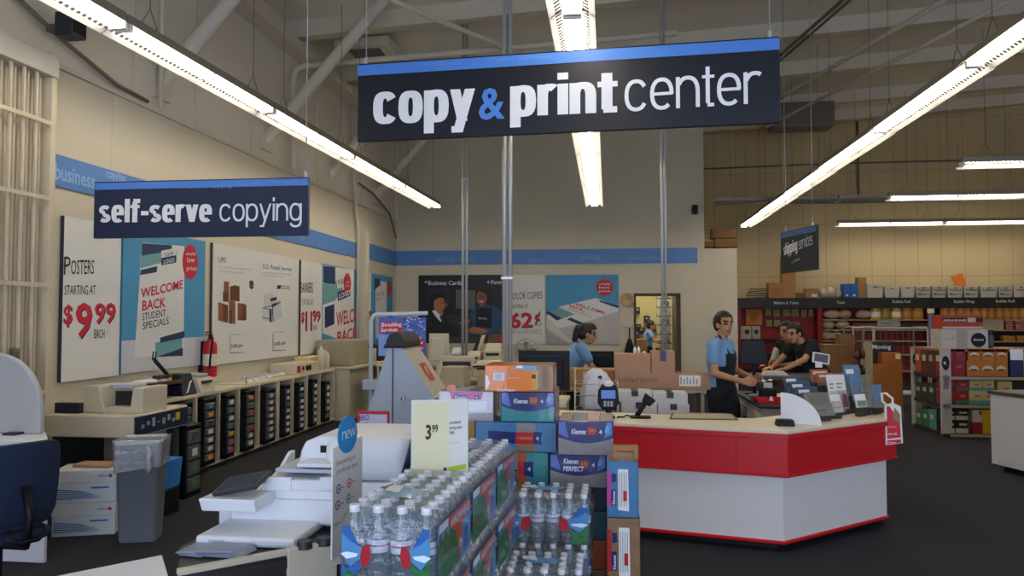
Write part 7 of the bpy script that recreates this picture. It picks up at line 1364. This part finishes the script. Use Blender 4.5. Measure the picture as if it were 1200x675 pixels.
for i in range(3):
    for j in range(5): m = MB(); m.ball((-.1+.1*i, -.05+.04*(j % 2), .5+.13*j+.02*(i % 2)), (.055, .035, .07), SN[(i+j*2) % 3], n=8); m.build('snack_bag', t)
# ---------------------------------------------------------------- coffee pod display stand
KX0, KY0, KY1, KZ = 4.57, 11.3, 12.35, 1.21
KX1 = PY(1245, 450, KY0).x
t = thing('coffee_stand', 'tall coffee pod display stand with white lettered posts', 'display stand', ((KX0+KX1)/2, (KY0+KY1)/2, 0)); c = t.location.copy(); inv = MX.Translation(-c)
KD = M('stand_dark_shelf', '#3a2a26', .5); KW = M('stand_post_white', '#b4aca0', .6)
m = MB(); m.box((KX0+.02, KY0+.02, KZ-.03), (KX1, KY1-.02, KZ), M('stand_top_tan', '#9a6e50', .6)); m.xf(inv); m.build('top_board', t)
zsh = [PY(1120, y, KY0).z for y in (508, 474, 441)]
for z in zsh: m = MB(); m.box((KX0+.02, KY0, z-.05), (KX1, KY1, z), KD); m.xf(inv); m.build('shelf', t); m = MB(); m.box((KX0+.1, KY0-.012, z-.045), (KX1, KY0, z-.005), BEIGED); m.xf(inv); m.build('price_rail', t)
m = MB(); m.box((KX0+.42, KY0+.40, .06), (KX1, KY0+.43, KZ-.03), KD); m.xf(inv); m.build('back_panel', t); m = MB(); m.box((KX0+.36, KY0+.05, .06), (KX0+.39, KY1-.05, KZ-.03), M('stand_side_brown', '#6a4a38', .6)); m.xf(inv); m.build('divider_panel', t)
m = MB(); m.box((KX0+.05, KY0+.05, 0), (KX1-.05, KY1-.05, .08), BLACK); m.xf(inv); m.build('base', t)
for (ya, yb, px) in ((KY0, KY0+.03, 1099), (KY1-.03, KY1, 1060)):
    m = MB(); m.box((KX0-.01, ya, .04), (KX0+.13, yb, KZ), KW, .004, seg=1); f = Face((KX0-.01, ya, .04), EX, EZ); f.puv(m, circle(.07, .98, .05, 20, .10), BLACK, .001); m.text('K', (KX0+.035, ya, 1.0), EX, EZ, .06, SIGNW, .02, off=.003)
    m.text('COFFEE', (KX0+.09, ya, .2), EZ, NX, .075, PGRY, .01, off=.002); f.puv(m, [(.03, .62), (.1, .62), (.12, .8), (.05, .82)], M('post_mauve', '#7a6a7a', .6), .001); m.xf(inv); m.build('post', t)
def pod(label, px0, py0, px1, py1, mat, z0, fn=None, Y=KY0+.02, d=.2, group='coffee pod boxes'): return pbx(label, px0, py0, px1, py1, Y, d, mat, 'coffee box', 'coffee_box', group, z0, fn, .003)
KR = M('pod_red', '#8c1a26', .45, noise=.08); KO = M('pod_orange', '#b06a1c', .45, noise=.1); KBL = M('pod_blue', '#1c2c54', .45); KPU = M('pod_purple', '#5a2460', .45); KTE = M('pod_teal', '#4f8a86', .45, noise=.1); KYE = M('pod_yellow', '#c9a018', .45); KCR = M('pod_cream', '#b4a468', .5, noise=.1); KDK = M('pod_dark', '#231a18', .45); KGR = M('pod_green', '#3a6a3c', .45)
def f_red(m, f, w, h): f.puv(m, [(w*.3, h*.55), (w*.75, h*.65), (w*.72, h*.78), (w*.3, h*.68)], M('pod_pinkish', '#b0585a', .5), .001)
def f_or(m, f, w, h): f.puv(m, circle(w/2, h*.4, w*.36, 18, h*.28)[:10], M('pod_dome_white', '#c9bfa8', .5), .001); f.puv(m, [(w*.25, h*.36), (w*.75, h*.36), (w*.75, h*.46), (w*.25, h*.46)], KBL, .0014)
def f_st(c1): return lambda m, f, w, h: [f.puv(m, [(.003, .003), (w-.003, .003), (w-.003, h*.3), (.003, h*.3)], c1, .001), f.puv(m, [(w*.4, h*.5), (w*.8, h*.55), (w*.78, h*.72), (w*.4, h*.66)], M('pod_pinkish', '#b0585a', .5), .001)]
def f_bw(m, f, w, h): f.puv(m, [(.003, .003), (w-.003, .003), (w-.003, h*.38), (.003, h*.38)], M('pod_white', '#b9b2a6', .5), .001); f.puv(m, [(w*.3, h*.6), (w*.9, h*.6), (w*.9, h*.75), (w*.3, h*.75)], MATS['pod_white'], .001)
def stacked(nm, xs, ytop, ymid, zb, mat, fn, mat2=None, fn2=None):
    zm = PY(1120, ymid, KY0).z
    for i, (a, b) in enumerate(xs):
        pod('%s, lower of pair, %s column' % (nm, ('inner', 'second', 'third')[i]), a, ymid, b, 500, mat2 or mat, zb+.001, fn2 or fn); pod('%s, upper of pair, %s column' % (nm, ('inner', 'second', 'third')[i]), a, ytop, b, ymid, mat, zm+.001, fn)
stacked('red coffee pod box on the top shelf', ((1105, 1118), (1118.6, 1131)), 409, 424, zsh[2], KR, f_red); stacked('orange coffee pod box with pale dome on the top shelf', ((1134.5, 1149), (1150, 1166), (1166.8, 1181)), 408.5, 422.5, zsh[2], KO, f_or)
pod('white over navy coffee box at the top shelf outer end', 1184, 409, 1199, 436, KBL, zsh[2]+.001, lambda m, f, w, h: f.puv(m, [(.003, h*.6), (w-.003, h*.6), (w-.003, h-.003), (.003, h-.003)], MATS['pod_white'] if 'pod_white' in MATS else SIGNW, .001)); pod('cream coffee box past the white and navy one', 1200, 412, 1214, 436, KCR, zsh[2]+.001)
stacked('red and purple coffee box on the middle shelf', ((1105, 1119),), 446, 458, zsh[1], KR, f_st(KPU)); stacked('red and green coffee box on the middle shelf', ((1119.8, 1134.5),), 446, 458, zsh[1], KR, f_st(KGR)); stacked('cream and teal coffee box on the middle shelf', ((1136.5, 1151), (1151.8, 1165)), 446, 458, zsh[1], KCR, f_st(KTE)); pod('pale coffee box on the middle shelf above the white counter', 1170, 447, 1186, 474, KCR, zsh[1]+.001, f_red)
stacked('black and white coffee box on the lowest shelf', ((1105, 1119), (1119.8, 1134.5)), 479.5, 492.5, zsh[0], KDK, f_bw)
pod('white coffee box on the lowest shelf over a red one', 1140, 480.5, 1151, 495, MATS['pod_white'], PY(1120, 495, KY0).z+.001, lambda m, f, w, h: f.puv(m, [(w*.7, h*.6), (w*.88, h*.6), (w*.88, h*.9), (w*.7, h*.9)], BLACK, .001)); pod('red coffee box on the lowest shelf under a white one', 1140, 495, 1151, 508, KR, zsh[0]+.001); stacked('yellow coffee box on the lowest shelf', ((1152, 1164),), 480, 493, zsh[0], KYE, None)
# side facing goods
def side_pod(label, px, ytop, ybot, ya, yb, z0, mat): z1 = PXx(px, ytop, KX0).z; t = thing('coffee_box', label, 'coffee box', (KX0+.2, (ya+yb)/2, z0), 0, 'coffee boxes on the stand side'); m = MB(); m.box((-.17, -(yb-ya)/2+.004, 0), (.15, (yb-ya)/2-.004, z1-z0), mat, .003, seg=1); f = Face((-.17, (yb-ya)/2-.004, 0), NY, EZ); w = yb-ya-.008; h = z1-z0; f.puv(m, [(w*.2, h*.5), (w*.7, h*.5), (w*.7, h*.75), (w*.2, h*.75)], MATS['pod_white'], .001); m.build('box_body', t)
KBR = M('pod_brown', '#5a2c20', .5, noise=.25, scale=14); KOR2 = M('pod_rust', '#a84a20', .5, noise=.1)
ys_ = [KY0+.05+k*.237 for k in range(5)]
for k in range(4): side_pod(('brown patterned coffee box high on the stand side, nearest', 'brown patterned coffee box high on the stand side, second', 'brown patterned coffee box high on the stand side, third', 'rust red coffee box high on the stand side, deepest')[k], 1090-7*k, 408, 436, ys_[k], ys_[k+1], zsh[2]+.001, KBR if k < 3 else KOR2)
for k in range(4): side_pod('dark green coffee box midway on the stand side, '+('nearest', 'second', 'third', 'deepest')[k], 1090-7*k, 448, 460, ys_[k], ys_[k+1], zsh[1]+.001, M('pod_forest', '#26382c', .5, noise=.3, scale=14))
for k in range(3): side_pod('bright green coffee box low on the stand side, '+('second', 'third', 'deepest')[k], 1082-7*k, 478, 490, ys_[k+1], ys_[k+2], zsh[0]+.001, (KTE, M('pod_emerald', '#2f6a48', .5, noise=.2), MATS['pod_emerald'] if 'pod_emerald' in MATS else KGR)[k])
# on top of the stand
MW = M('machine_box_white', '#b9b4aa', .5, noise=.02); x0, a, x1, b = pbox(1103, 386, 1158, 405.5, KY0+.1)
def f_keu(m, f, w, h):
    f.puv(m, circle(w*.79, h*.46, h*.36, 26), BLACK, .0012); m.text('KEURIG', f.o+V((w*.79, 0, h*.42)), EX, EZ, h*.14, SIGNW, .01, align='c', off=.003); f.puv(m, [(w*.33, .01), (w*.56, .01), (w*.56, h-.01), (w*.33, h-.01)], M('machine_box_grey', '#a09a8e', .5), .0008); m.text('K-CUP', f.o+V((w*.05, 0, h*.45)), EX, EZ, h*.2, PGRY, .0, off=.002)
pbx('white coffee machine box with black round badge on the stand', 1103, 386, 1158, 405.5, KY0+.1, .35, MW, 'box', 'machine_box', None, KZ+.001, f_keu)
def f_rb(m, f, w, h):
    f.puv(m, [(.005, .005), (w-.005, .005), (w-.005, h*.18), (.005, h*.18)], MW, .001); f.puv(m, [(.005, h*.5), (w-.005, h*.5), (w-.005, h*.8), (.005, h*.8)], KDK, .001); f.puv(m, [(w*.62, h*.5), (w*.82, h*.5), (w*.82, h*.8), (w*.62, h*.8)], MW, .0014)
    for k in range(3): m.text('pods', f.o+V((w*(.04+.19*k), 0, h*.56)), EX, EZ, h*.24, SIGNW, .01, off=.003)
pbx('red and black carton lying on the white machine box', 1104, 369, 1152, 385.5, KY0+.14, .3, M('carton_red_orange', '#b03a1c', .5), 'box', 'carton', None, b+.002, f_rb)
x0, a, x1, b2 = pbox(1159, 387, 1166, 405.5, KY0+.15); t = thing('travel_mug', 'dark blue travel mug on the coffee stand top', 'mug', ((x0+x1)/2, KY0+.2, KZ+.001)); r = (x1-x0)/2; h = b2-KZ
m = MB(); m.lathe([(0, 0), (r*.8, 0), (r, h*.3), (r, h*.72), (r*.8, h*.74), (0, h*.74)], (0, 0, 0), M('mug_steel_blue', '#4a5a6a', .4), n=14); m.build('mug_body', t); m = MB(); m.cyl((0, 0, h*.74), (0, 0, h), r*.95, M('mug_lid_navy', '#141c2c', .4)); m.build('lid', t)
# white checkout counter at the right edge
t = thing('checkout_counter', 'white counter with dark brown top cut off by the picture edge', 'counter', (4.9, 8.2, 0)); P = [(4.13, 8.98), (4.62, 7.2), (6.6, 7.5), (6.2, 9.4)]; inv = MX.Translation((-4.9, -8.2, 0))
m = MB(); m.frus(P, .07, .82, M('counter_side_white', '#c4c1bb', .5, noise=.02)); m.xf(inv); m.build('counter_body', t); m = MB(); m.frus(offs(P, -.02), .82, .86, M('counter_top_brown', '#4a4038', .4), bev=.005, seg=1); m.xf(inv); m.build('counter_top', t); m = MB(); m.frus(offs(P, .08), 0, .07, BLACK); m.xf(inv); m.build('plinth', t)
# ================================================================ PEOPLE
SKIN1 = M('skin_tan', '#b0805c', .55, noise=.05, scale=30); LIP = M('lips_dull', '#8e4f44', .5); EYE_ = M('eye_dark', '#17120f', .3); BROW = M('brow_dark', '#1c1512', .7)
HAIR = M('hair_dark_brown', '#1d1512', .55, noise=.3, scale=70, bump=.3, bscale=120); SHIRT_B = M('shirt_light_blue', '#6f96bc', .8, noise=.08, scale=8, bump=.1); SHIRT_K = M('shirt_black', '#141518', .85, noise=.15, scale=10, bump=.1); PANT = M('trousers_black', '#15161a', .85, noise=.1, scale=8); APR = M('apron_black', '#16181f', .8, noise=.1, scale=8); SHOE = M('shoe_black', '#0f0f10', .4); WHT = M('sleeve_white', '#b9b4ac', .8, noise=.05)
def remesh(prims, voxel, mats, pick, smooth=4, keep=None, solid=0):
    """one continuous skin round capsules ('c', a, b, ra, rb) and ellipsoids ('e', centre, radii, matrix)"""
    b = bmesh.new()
    def sph(c, r, mt=None, u=12, v=8):
        g = bmesh.ops.create_uvsphere(b, u_segments=u, v_segments=v, radius=1)['verts']; rr_ = r if isinstance(r, tuple) else (r, r, r)
        T = MX.Translation(V(c)) @ (mt.to_4x4() if mt else MX.Identity(4)) @ MX.Diagonal((*rr_, 1))
        for q in g: q.co = T @ q.co
    for p in prims:
        if p[0] == 'e': sph(p[1], p[2], p[3] if len(p) > 3 else None, 20, 14)
        else:
            a, c, ra, rb = V(p[1]), V(p[2]), p[3], p[4]; n = max(2, int((c-a).length/(min(ra, rb)*.6))+1); d = (c-a).normalized() if (c-a).length > 1e-6 else V(EZ); x = d.orthogonal().normalized(); y = d.cross(x)
            sph(a, ra); sph(c, rb); R0 = [b.verts.new(a+(x*math.cos(2*PI*k/12)+y*math.sin(2*PI*k/12))*ra) for k in range(12)]; R1 = [b.verts.new(c+(x*math.cos(2*PI*k/12)+y*math.sin(2*PI*k/12))*rb) for k in range(12)]
            for k in range(12): b.faces.new((R0[k], R0[(k+1) % 12], R1[(k+1) % 12], R1[k]))
            b.faces.new(R0[::-1]); b.faces.new(R1)
    me = bpy.data.meshes.new('skin'); b.to_mesh(me); b.free(); o = bpy.data.objects.new('skin', me); COL.objects.link(o)
    md = o.modifiers.new('r', 'REMESH'); md.mode = 'VOXEL'; md.voxel_size = voxel; sm = o.modifiers.new('s', 'SMOOTH'); sm.factor = .5; sm.iterations = smooth
    dg = bpy.context.evaluated_depsgraph_get(); dg.update(); out = bpy.data.meshes.new_from_object(o.evaluated_get(dg)); bpy.data.objects.remove(o); bpy.data.meshes.remove(me)
    b = bmesh.new(); b.from_mesh(out)
    if keep: bmesh.ops.delete(b, geom=[f for f in b.faces if not keep(f.calc_center_median())], context='FACES')
    if solid:
        b.normal_update(); bmesh.ops.solidify(b, geom=b.faces[:], thickness=solid)
    for f in b.faces: f.smooth = True; f.material_index = pick(f.calc_center_median()) if pick else 0
    out.materials.clear()
    for m in mats: out.materials.append(m)
    b.to_mesh(out); b.free()
    return out
def put(me, name, parent): o = bpy.data.objects.new(name, me); COL.objects.link(o); o.parent = parent; return o
def hand_prims(w, d, n, side, curl, k=1.0):
    d, n = V(d).normalized(), V(n).normalized(); n = (n-d*n.dot(d)).normalized(); s = d.cross(n)*side; P = []
    for i in range(4): P.append(('c', V(w)+s*(.012-.008*i), V(w)+d*.085*k+s*(.031-.021*i), .017, .0125))
    for i, L in enumerate((.07, .079, .073, .058)):
        q = V(w)+d*.085*k+s*(.031-.021*i); a = curl*(.7+.12*i); dd = d
        for j, f in enumerate((.45, .32, .23)):
            dd = (d*math.cos(a*(j+.5))+n*math.sin(a*(j+.5))).normalized(); e = q+dd*L*f; P.append(('c', q, e, .0092-.0006*j, .0086-.0006*j)); q = e
    q = V(w)+d*.03+s*.022; dd = (d*.62+s*.72+n*.25).normalized(); e = q+dd*.042; P.append(('c', q, e, .0125, .0105)); e2 = e+(d*.85+s*.3+n*.35).normalized()*.034; P.append(('c', e, e2, .0105, .0088)); return P
def person(label, loc, rz, J, head_yaw, head_pitch, shirt, sleeve, female=False, apron=False, pony=False, grip=None, group=None, sleeve_mat=None, pants=PANT, collar=None):
    t = thing('person', label, 'person', loc, rz, group)
    pel, ch, nk, hd = V(J['pelvis']), V(J['chest']), V(J['neck']), V(J['head']); sp = (nk-pel).normalized(); wy = .9 if female else 1.0
    lean = MX.Rotation(math.atan2(sp.x, sp.z), 3, 'Y'); HM = MX.Translation(hd) @ MX.Rotation(head_yaw, 4, 'Z') @ MX.Rotation(head_pitch, 4, 'Y')
    H = lambda p: HM @ V(p); H3 = HM.to_3x3(); belly = pel.lerp(ch, .45)
    def torso(g): return [('e', ch, (.115+g, .165*wy+g, .19+g), lean), ('e', belly, (.105+g, .145*wy+g, .17+g), lean), ('e', pel, (.12+g, .155+g, .13+g)), ('c', ch+sp*.12, nk, .07+g, .05+g), ('c', V(J['shL'])*.95+V(ch)*.05, V(J['shR'])*.95+V(ch)*.05, .055+g, .055+g)]
    def legs(g): return [q for s in 'LR' for q in (('c', V(J['hip'+s]), V(J['kn'+s]), .082+g, .056+g), ('c', V(J['kn'+s]), V(J['an'+s]), .056+g, .04+g))]
    body = torso(0)+legs(0)
    for s, sd in (('L', 1), ('R', -1)):
        sh, el, wr = V(J['sh'+s]), V(J['el'+s]), V(J['wr'+s]); k = .88 if female else 1
        body += [('c', sh, el, .047*k, .037*k), ('c', el, wr, .038*k, .026*k)]; body += hand_prims(wr, J['hd'+s], J.get('pn'+s, (0, 0, -1)), -sd if s == 'L' else sd*-1, J.get('cu'+s, .5), .92 if female else 1)
        an = V(J['an'+s]); body += [('c', an, an+V((.0, 0, -.03)), .04, .04), ('c', an+V((-.03, 0, -.04)), an+V((.13, 0, -.052)), .034, .026)]
    body += [('c', nk-sp*.05, hd+(nk-hd)*.25, .055*wy, .052*wy)]
    body += [('e', H((-.012, 0, .03)), (.094, .074, .083), H3), ('e', H((.022, 0, -.025)), (.068, .06, .085), H3), ('e', H((.045, 0, -.08)), (.04, .042, .034), H3), ('c', H((.088, 0, .012)), H((.108, 0, -.024)), .009, .0135), ('e', H((.085, 0, -.058)), (.014, .024, .013), H3), ('e', H((.08, .03, .028)), (.012, .022, .008), H3), ('e', H((.08, -.03, .028)), (.012, .022, .008), H3)]
    body += [('e', H((-.005, s*.074, -.012)), (.022, .011, .032), H3) for s in (-1, 1)]
    hi = HM.inverted()
    def pick(c):
        q = hi @ c
        if q.length < .14 and q.x > .05:
            for s in (-1, 1):
                if (q.y-s*.03)**2/.0165**2+(q.z-.006)**2/.010**2 < 1: return 2
                if abs(q.y-s*.031) < .02 and abs(q.z-.033) < .007: return 3
            if abs(q.y) < .025 and abs(q.z+.06) < .011 and q.x > .075: return 1
        return 0
    put(remesh(body, .0065, [SKIN1, LIP, EYE_, BROW], pick, 3), 'body', t)
    hem = J.get('hem', pel.z-.02)
    sl = []
    for s in 'LR': sh, el = V(J['sh'+s]), V(J['el'+s]); sl += [('c', sh, sh.lerp(el, sleeve), .066, .060)]
    put(remesh(torso(.016)+sl, .011, [shirt, collar or shirt], lambda c: 1 if (c-nk).length < .085 else 0, 5, keep=lambda c: c.z > hem and (c-hd).length > .15), 'shirt', t)
    for s in ('LR' if sleeve_mat else ''): put(remesh([('c', V(J['sh'+s]).lerp(V(J['el'+s]), .3), V(J['el'+s]), .062, .05)], .01, [sleeve_mat], None, 3), 'sleeve', t)
    put(remesh(legs(.02)+[('e', pel+V((0, 0, -.02)), (.135, .172, .14)), ('c', V(J['hipL']), V(J['hipR']), .1, .1)], .011, [pants], None, 5, keep=lambda c: c.z > .075 and c.z < pel.z+.06), 'trousers', t)
    for s in 'LR': an = V(J['an'+s]); put(remesh([('c', an+V((-.035, 0, -.05)), an+V((.15, 0, -.056)), .038, .03), ('c', an, an+V((-.01, 0, -.05)), .048, .044)], .009, [SHOE], None, 3), 'shoe', t)
    if apron: put(remesh(torso(.03)+[('c', pel+V((.05, 0, -.1)), pel+V((.07, 0, -.36)), .13, .13)], .011, [APR], None, 4, keep=lambda c: c.x > pel.x+.015 and pel.z-.42 < c.z < ch.z+.06 and abs(c.y) < (.125 if c.z > ch.z-.06 else .2), solid=.004), 'apron', t); put(remesh([('c', ch+V((.12, .08, .05)), nk+V((.0, .055, .03)), .013, .013), ('c', ch+V((.12, -.08, .05)), nk+V((.0, -.055, .03)), .013, .013)], .006, [APR], None, 2), 'apron_strap', t); m = MB(); m.box((ch.x+.14, -.03, ch.z-.16), (ch.x+.152, .05, ch.z-.145), PAPER); m.build('name_badge', t)
    hp = [('e', H((-.02, 0, .042)), (.098, .083, .088), H3), ('e', H((-.045, 0, -.005)), (.07, .08, .085), H3)]
    if pony: hp += [('e', H((-.12, 0, .03)), (.05, .05, .05), H3), ('c', H((-.13, 0, .01)), H((-.14, 0, -.1)), .045, .03), ('e', H((.0, 0, .06)), (.095, .083, .075), H3)]
    if female and not pony: hp += [('c', H((-.05, .05, 0)), H((-.05, .06, -.13)), .04, .03), ('c', H((-.05, -.05, 0)), H((-.05, -.06, -.13)), .04, .03)]
    def kh(c):
        q = hi @ c
        return not (q.x > .035 and q.z < .075-.25*max(0, abs(q.y)-.04)) and not (q.x > -.02 and q.z < .0) and q.z > (-.2 if female else -.07)
    put(remesh(hp, .008, [HAIR], None, 2, keep=kh, solid=-.004), 'hair', t)
    return t
def stance(dx=0, w=.09, pel=.93): return dict(hipL=(dx, w, pel-.05), hipR=(dx, -w, pel-.05), knL=(dx+.03, w+.01, .5), knR=(dx+.03, -w-.01, .5), anL=(dx-.02, w+.02, .085), anR=(dx-.02, -w-.02, .085))
# aproned man, facing the desk, looking round at the viewer
J = dict(pelvis=(0, 0, .93), chest=(.0, 0, 1.24), neck=(.01, 0, 1.44), head=(.04, 0, 1.585), shL=(0, .185, 1.385), shR=(0, -.185, 1.385), elR=(.03, -.235, 1.12), wrR=(.255, -.15, 1.05), hdR=(1, .25, -.05), elL=(.06, .23, 1.13), wrL=(.27, .12, 1.06), hdL=(1, -.3, 0), pnR=(0, 1, -.3), pnL=(0, -1, -.3), cuR=.75, cuL=.7, hem=.98, **stance())
p = PY(848, 400, 7.7)
person('man in light blue shirt and black apron holding a receipt', (p.x-.03, 7.7, 0), -.5, J, -.62, .08, SHIRT_B, .55, apron=True)
m = MB(); rg = [(.0, 0), (.03, .012), (.06, .0), (.09, .02), (.12, .012)]
vs_ = [(x, -.05, z) for x, z in rg]+[(x, .05, z+.004) for x, z in rg]; m.mesh(vs_+[(v[0], v[1], v[2]-.002) for v in vs_], [(k, k+1, k+6, k+5) for k in range(4)]+[(k+15, k+16, k+11, k+10) for k in range(4)], PAPER); tag(m.build('receipt', None, (p.x-.03+.33, 7.55, 1.045), -.4), 'white receipt held in the hands of the aproned man', 'receipt')
# woman in blue bent over the desk
J = dict(pelvis=(-.02, 0, .93), chest=(.08, 0, 1.17), neck=(.16, 0, 1.34), head=(.225, 0, 1.455), shL=(.14, .165, 1.3), shR=(.14, -.165, 1.3), elR=(.25, -.2, 1.08), wrR=(.44, -.14, .92), hdR=(1, .1, -.35), elL=(.27, .19, 1.08), wrL=(.45, .12, .92), hdL=(1, -.1, -.35), cuR=.3, cuL=.3, hem=.99, **stance(-.04))
p = PY(677, 410, 9.2)
person('woman in light blue polo with dark ponytail bent over the desk', (p.x-.1, 9.15, 0), .12, J, -.1, .22, SHIRT_B, .62, female=True, pony=True, collar=M('collar_navy', '#18203a', .8))
# man in black leaning on the packing table
J = dict(pelvis=(0, 0, .95), chest=(.14, 0, 1.21), neck=(.24, 0, 1.365), head=(.33, 0, 1.46), shL=(.2, .185, 1.33), shR=(.2, -.185, 1.33), elL=(.36, .24, 1.16), wrL=(.56, .16, 1.05), hdL=(1, -.2, -.15), elR=(.33, -.25, 1.15), wrR=(.55, -.13, 1.05), hdR=(1, .2, -.15), cuL=.35, cuR=.35, hem=.96, **stance(-.08, .1, .95))
p = PY(957, 420, 9.72)
person('man in black polo leaning on both arms over the packing table', (p.x+.02, 9.72, 0), PI+.38, J, .25, .28, SHIRT_K, .6)
J = dict(pelvis=(0, 0, .9), chest=(.07, 0, 1.17), neck=(.12, 0, 1.35), head=(.17, 0, 1.475), shL=(.1, .165, 1.3), shR=(.1, -.165, 1.3), elL=(.16, .22, 1.09), wrL=(.36, .12, 1.06), hdL=(1, -.2, 0), elR=(.16, -.22, 1.09), wrR=(.36, -.12, 1.06), hdR=(1, .2, 0), cuL=.3, cuR=.3, hem=.95, **stance(-.03, .085, .9))
p = PY(934, 420, 10.15)
person('person in black vest and pale sleeves half hidden behind the leaning man', (p.x, 10.2, 0), PI+.6, J, .15, .15, SHIRT_K, .25, female=True, sleeve_mat=WHT)
# clerk far back in the storeroom
J = dict(pelvis=(0, 0, .9), chest=(.03, 0, 1.17), neck=(.06, 0, 1.34), head=(.1, 0, 1.45), shL=(.05, .165, 1.29), shR=(.05, -.165, 1.29), elL=(.2, .22, 1.1), wrL=(.4, .15, 1.13), hdL=(1, -.1, 0), elR=(.19, -.22, 1.09), wrR=(.38, -.14, 1.14), hdR=(1, .1, .1), cuL=.4, cuR=.4, hem=.96, **stance(0, .085, .9))
p = PY(761, 400, 18.7)
person('clerk in light blue shirt reaching out inside the storeroom', (p.x-.05, 18.75, 0), -.1, J, .1, .15, SHIRT_B, .5)
# ================================================================ CAMERA, DAYLIGHT, VIEW
cam = bpy.data.cameras.new('camera'); co = bpy.data.objects.new('camera', cam); COL.objects.link(co)
cam.sensor_fit = 'HORIZONTAL'; cam.sensor_width = 36; cam.lens = 36*FPX/1200; cam.clip_start = .05; cam.clip_end = 100
co.matrix_world = MX(((RT.x, UP.x, -FW.x, 0), (RT.y, UP.y, -FW.y, 0), (RT.z, UP.z, -FW.z, EYE), (0, 0, 0, 1)))
sc.camera = co
w = bpy.data.worlds.new('daylight'); sc.world = w; w.use_nodes = True
bg = w.node_tree.nodes['Background']; bg.inputs['Color'].default_value = (*lin('#c6d4f0'), 1); bg.inputs['Strength'].default_value = 4.6
L = bpy.data.lights.new('shop_window_portal', 'AREA'); L.shape = 'RECTANGLE'; L.size = 13.4; L.size_y = 3.35; L.cycles.is_portal = True
lo = bpy.data.objects.new('shop_window_portal', L); COL.objects.link(lo); lo.location = (2.5, -3.02, 1.925); lo.rotation_euler = (PI/2, 0, 0)
sl = bpy.data.lights.new('storeroom_lamp', 'AREA'); sl.size = .6; sl.energy = 26; sl.color = (1, .9, .7)
so = bpy.data.objects.new('storeroom_lamp', sl); COL.objects.link(so); so.location = (.9, 18.1, 3.0)
vs = sc.view_settings; sc.display_settings.display_device = 'sRGB'; vs.view_transform = 'Standard'; vs.look = 'None'; vs.gamma = 1; vs.exposure = .3; vs.use_curve_mapping = False
cy = sc.cycles; cy.transparent_max_bounces = 32; cy.max_bounces = 8; cy.diffuse_bounces = 5; cy.glossy_bounces = 4; cy.use_denoising = True; cy.sample_clamp_indirect = 6; cy.caustics_reflective = False; cy.caustics_refractive = False
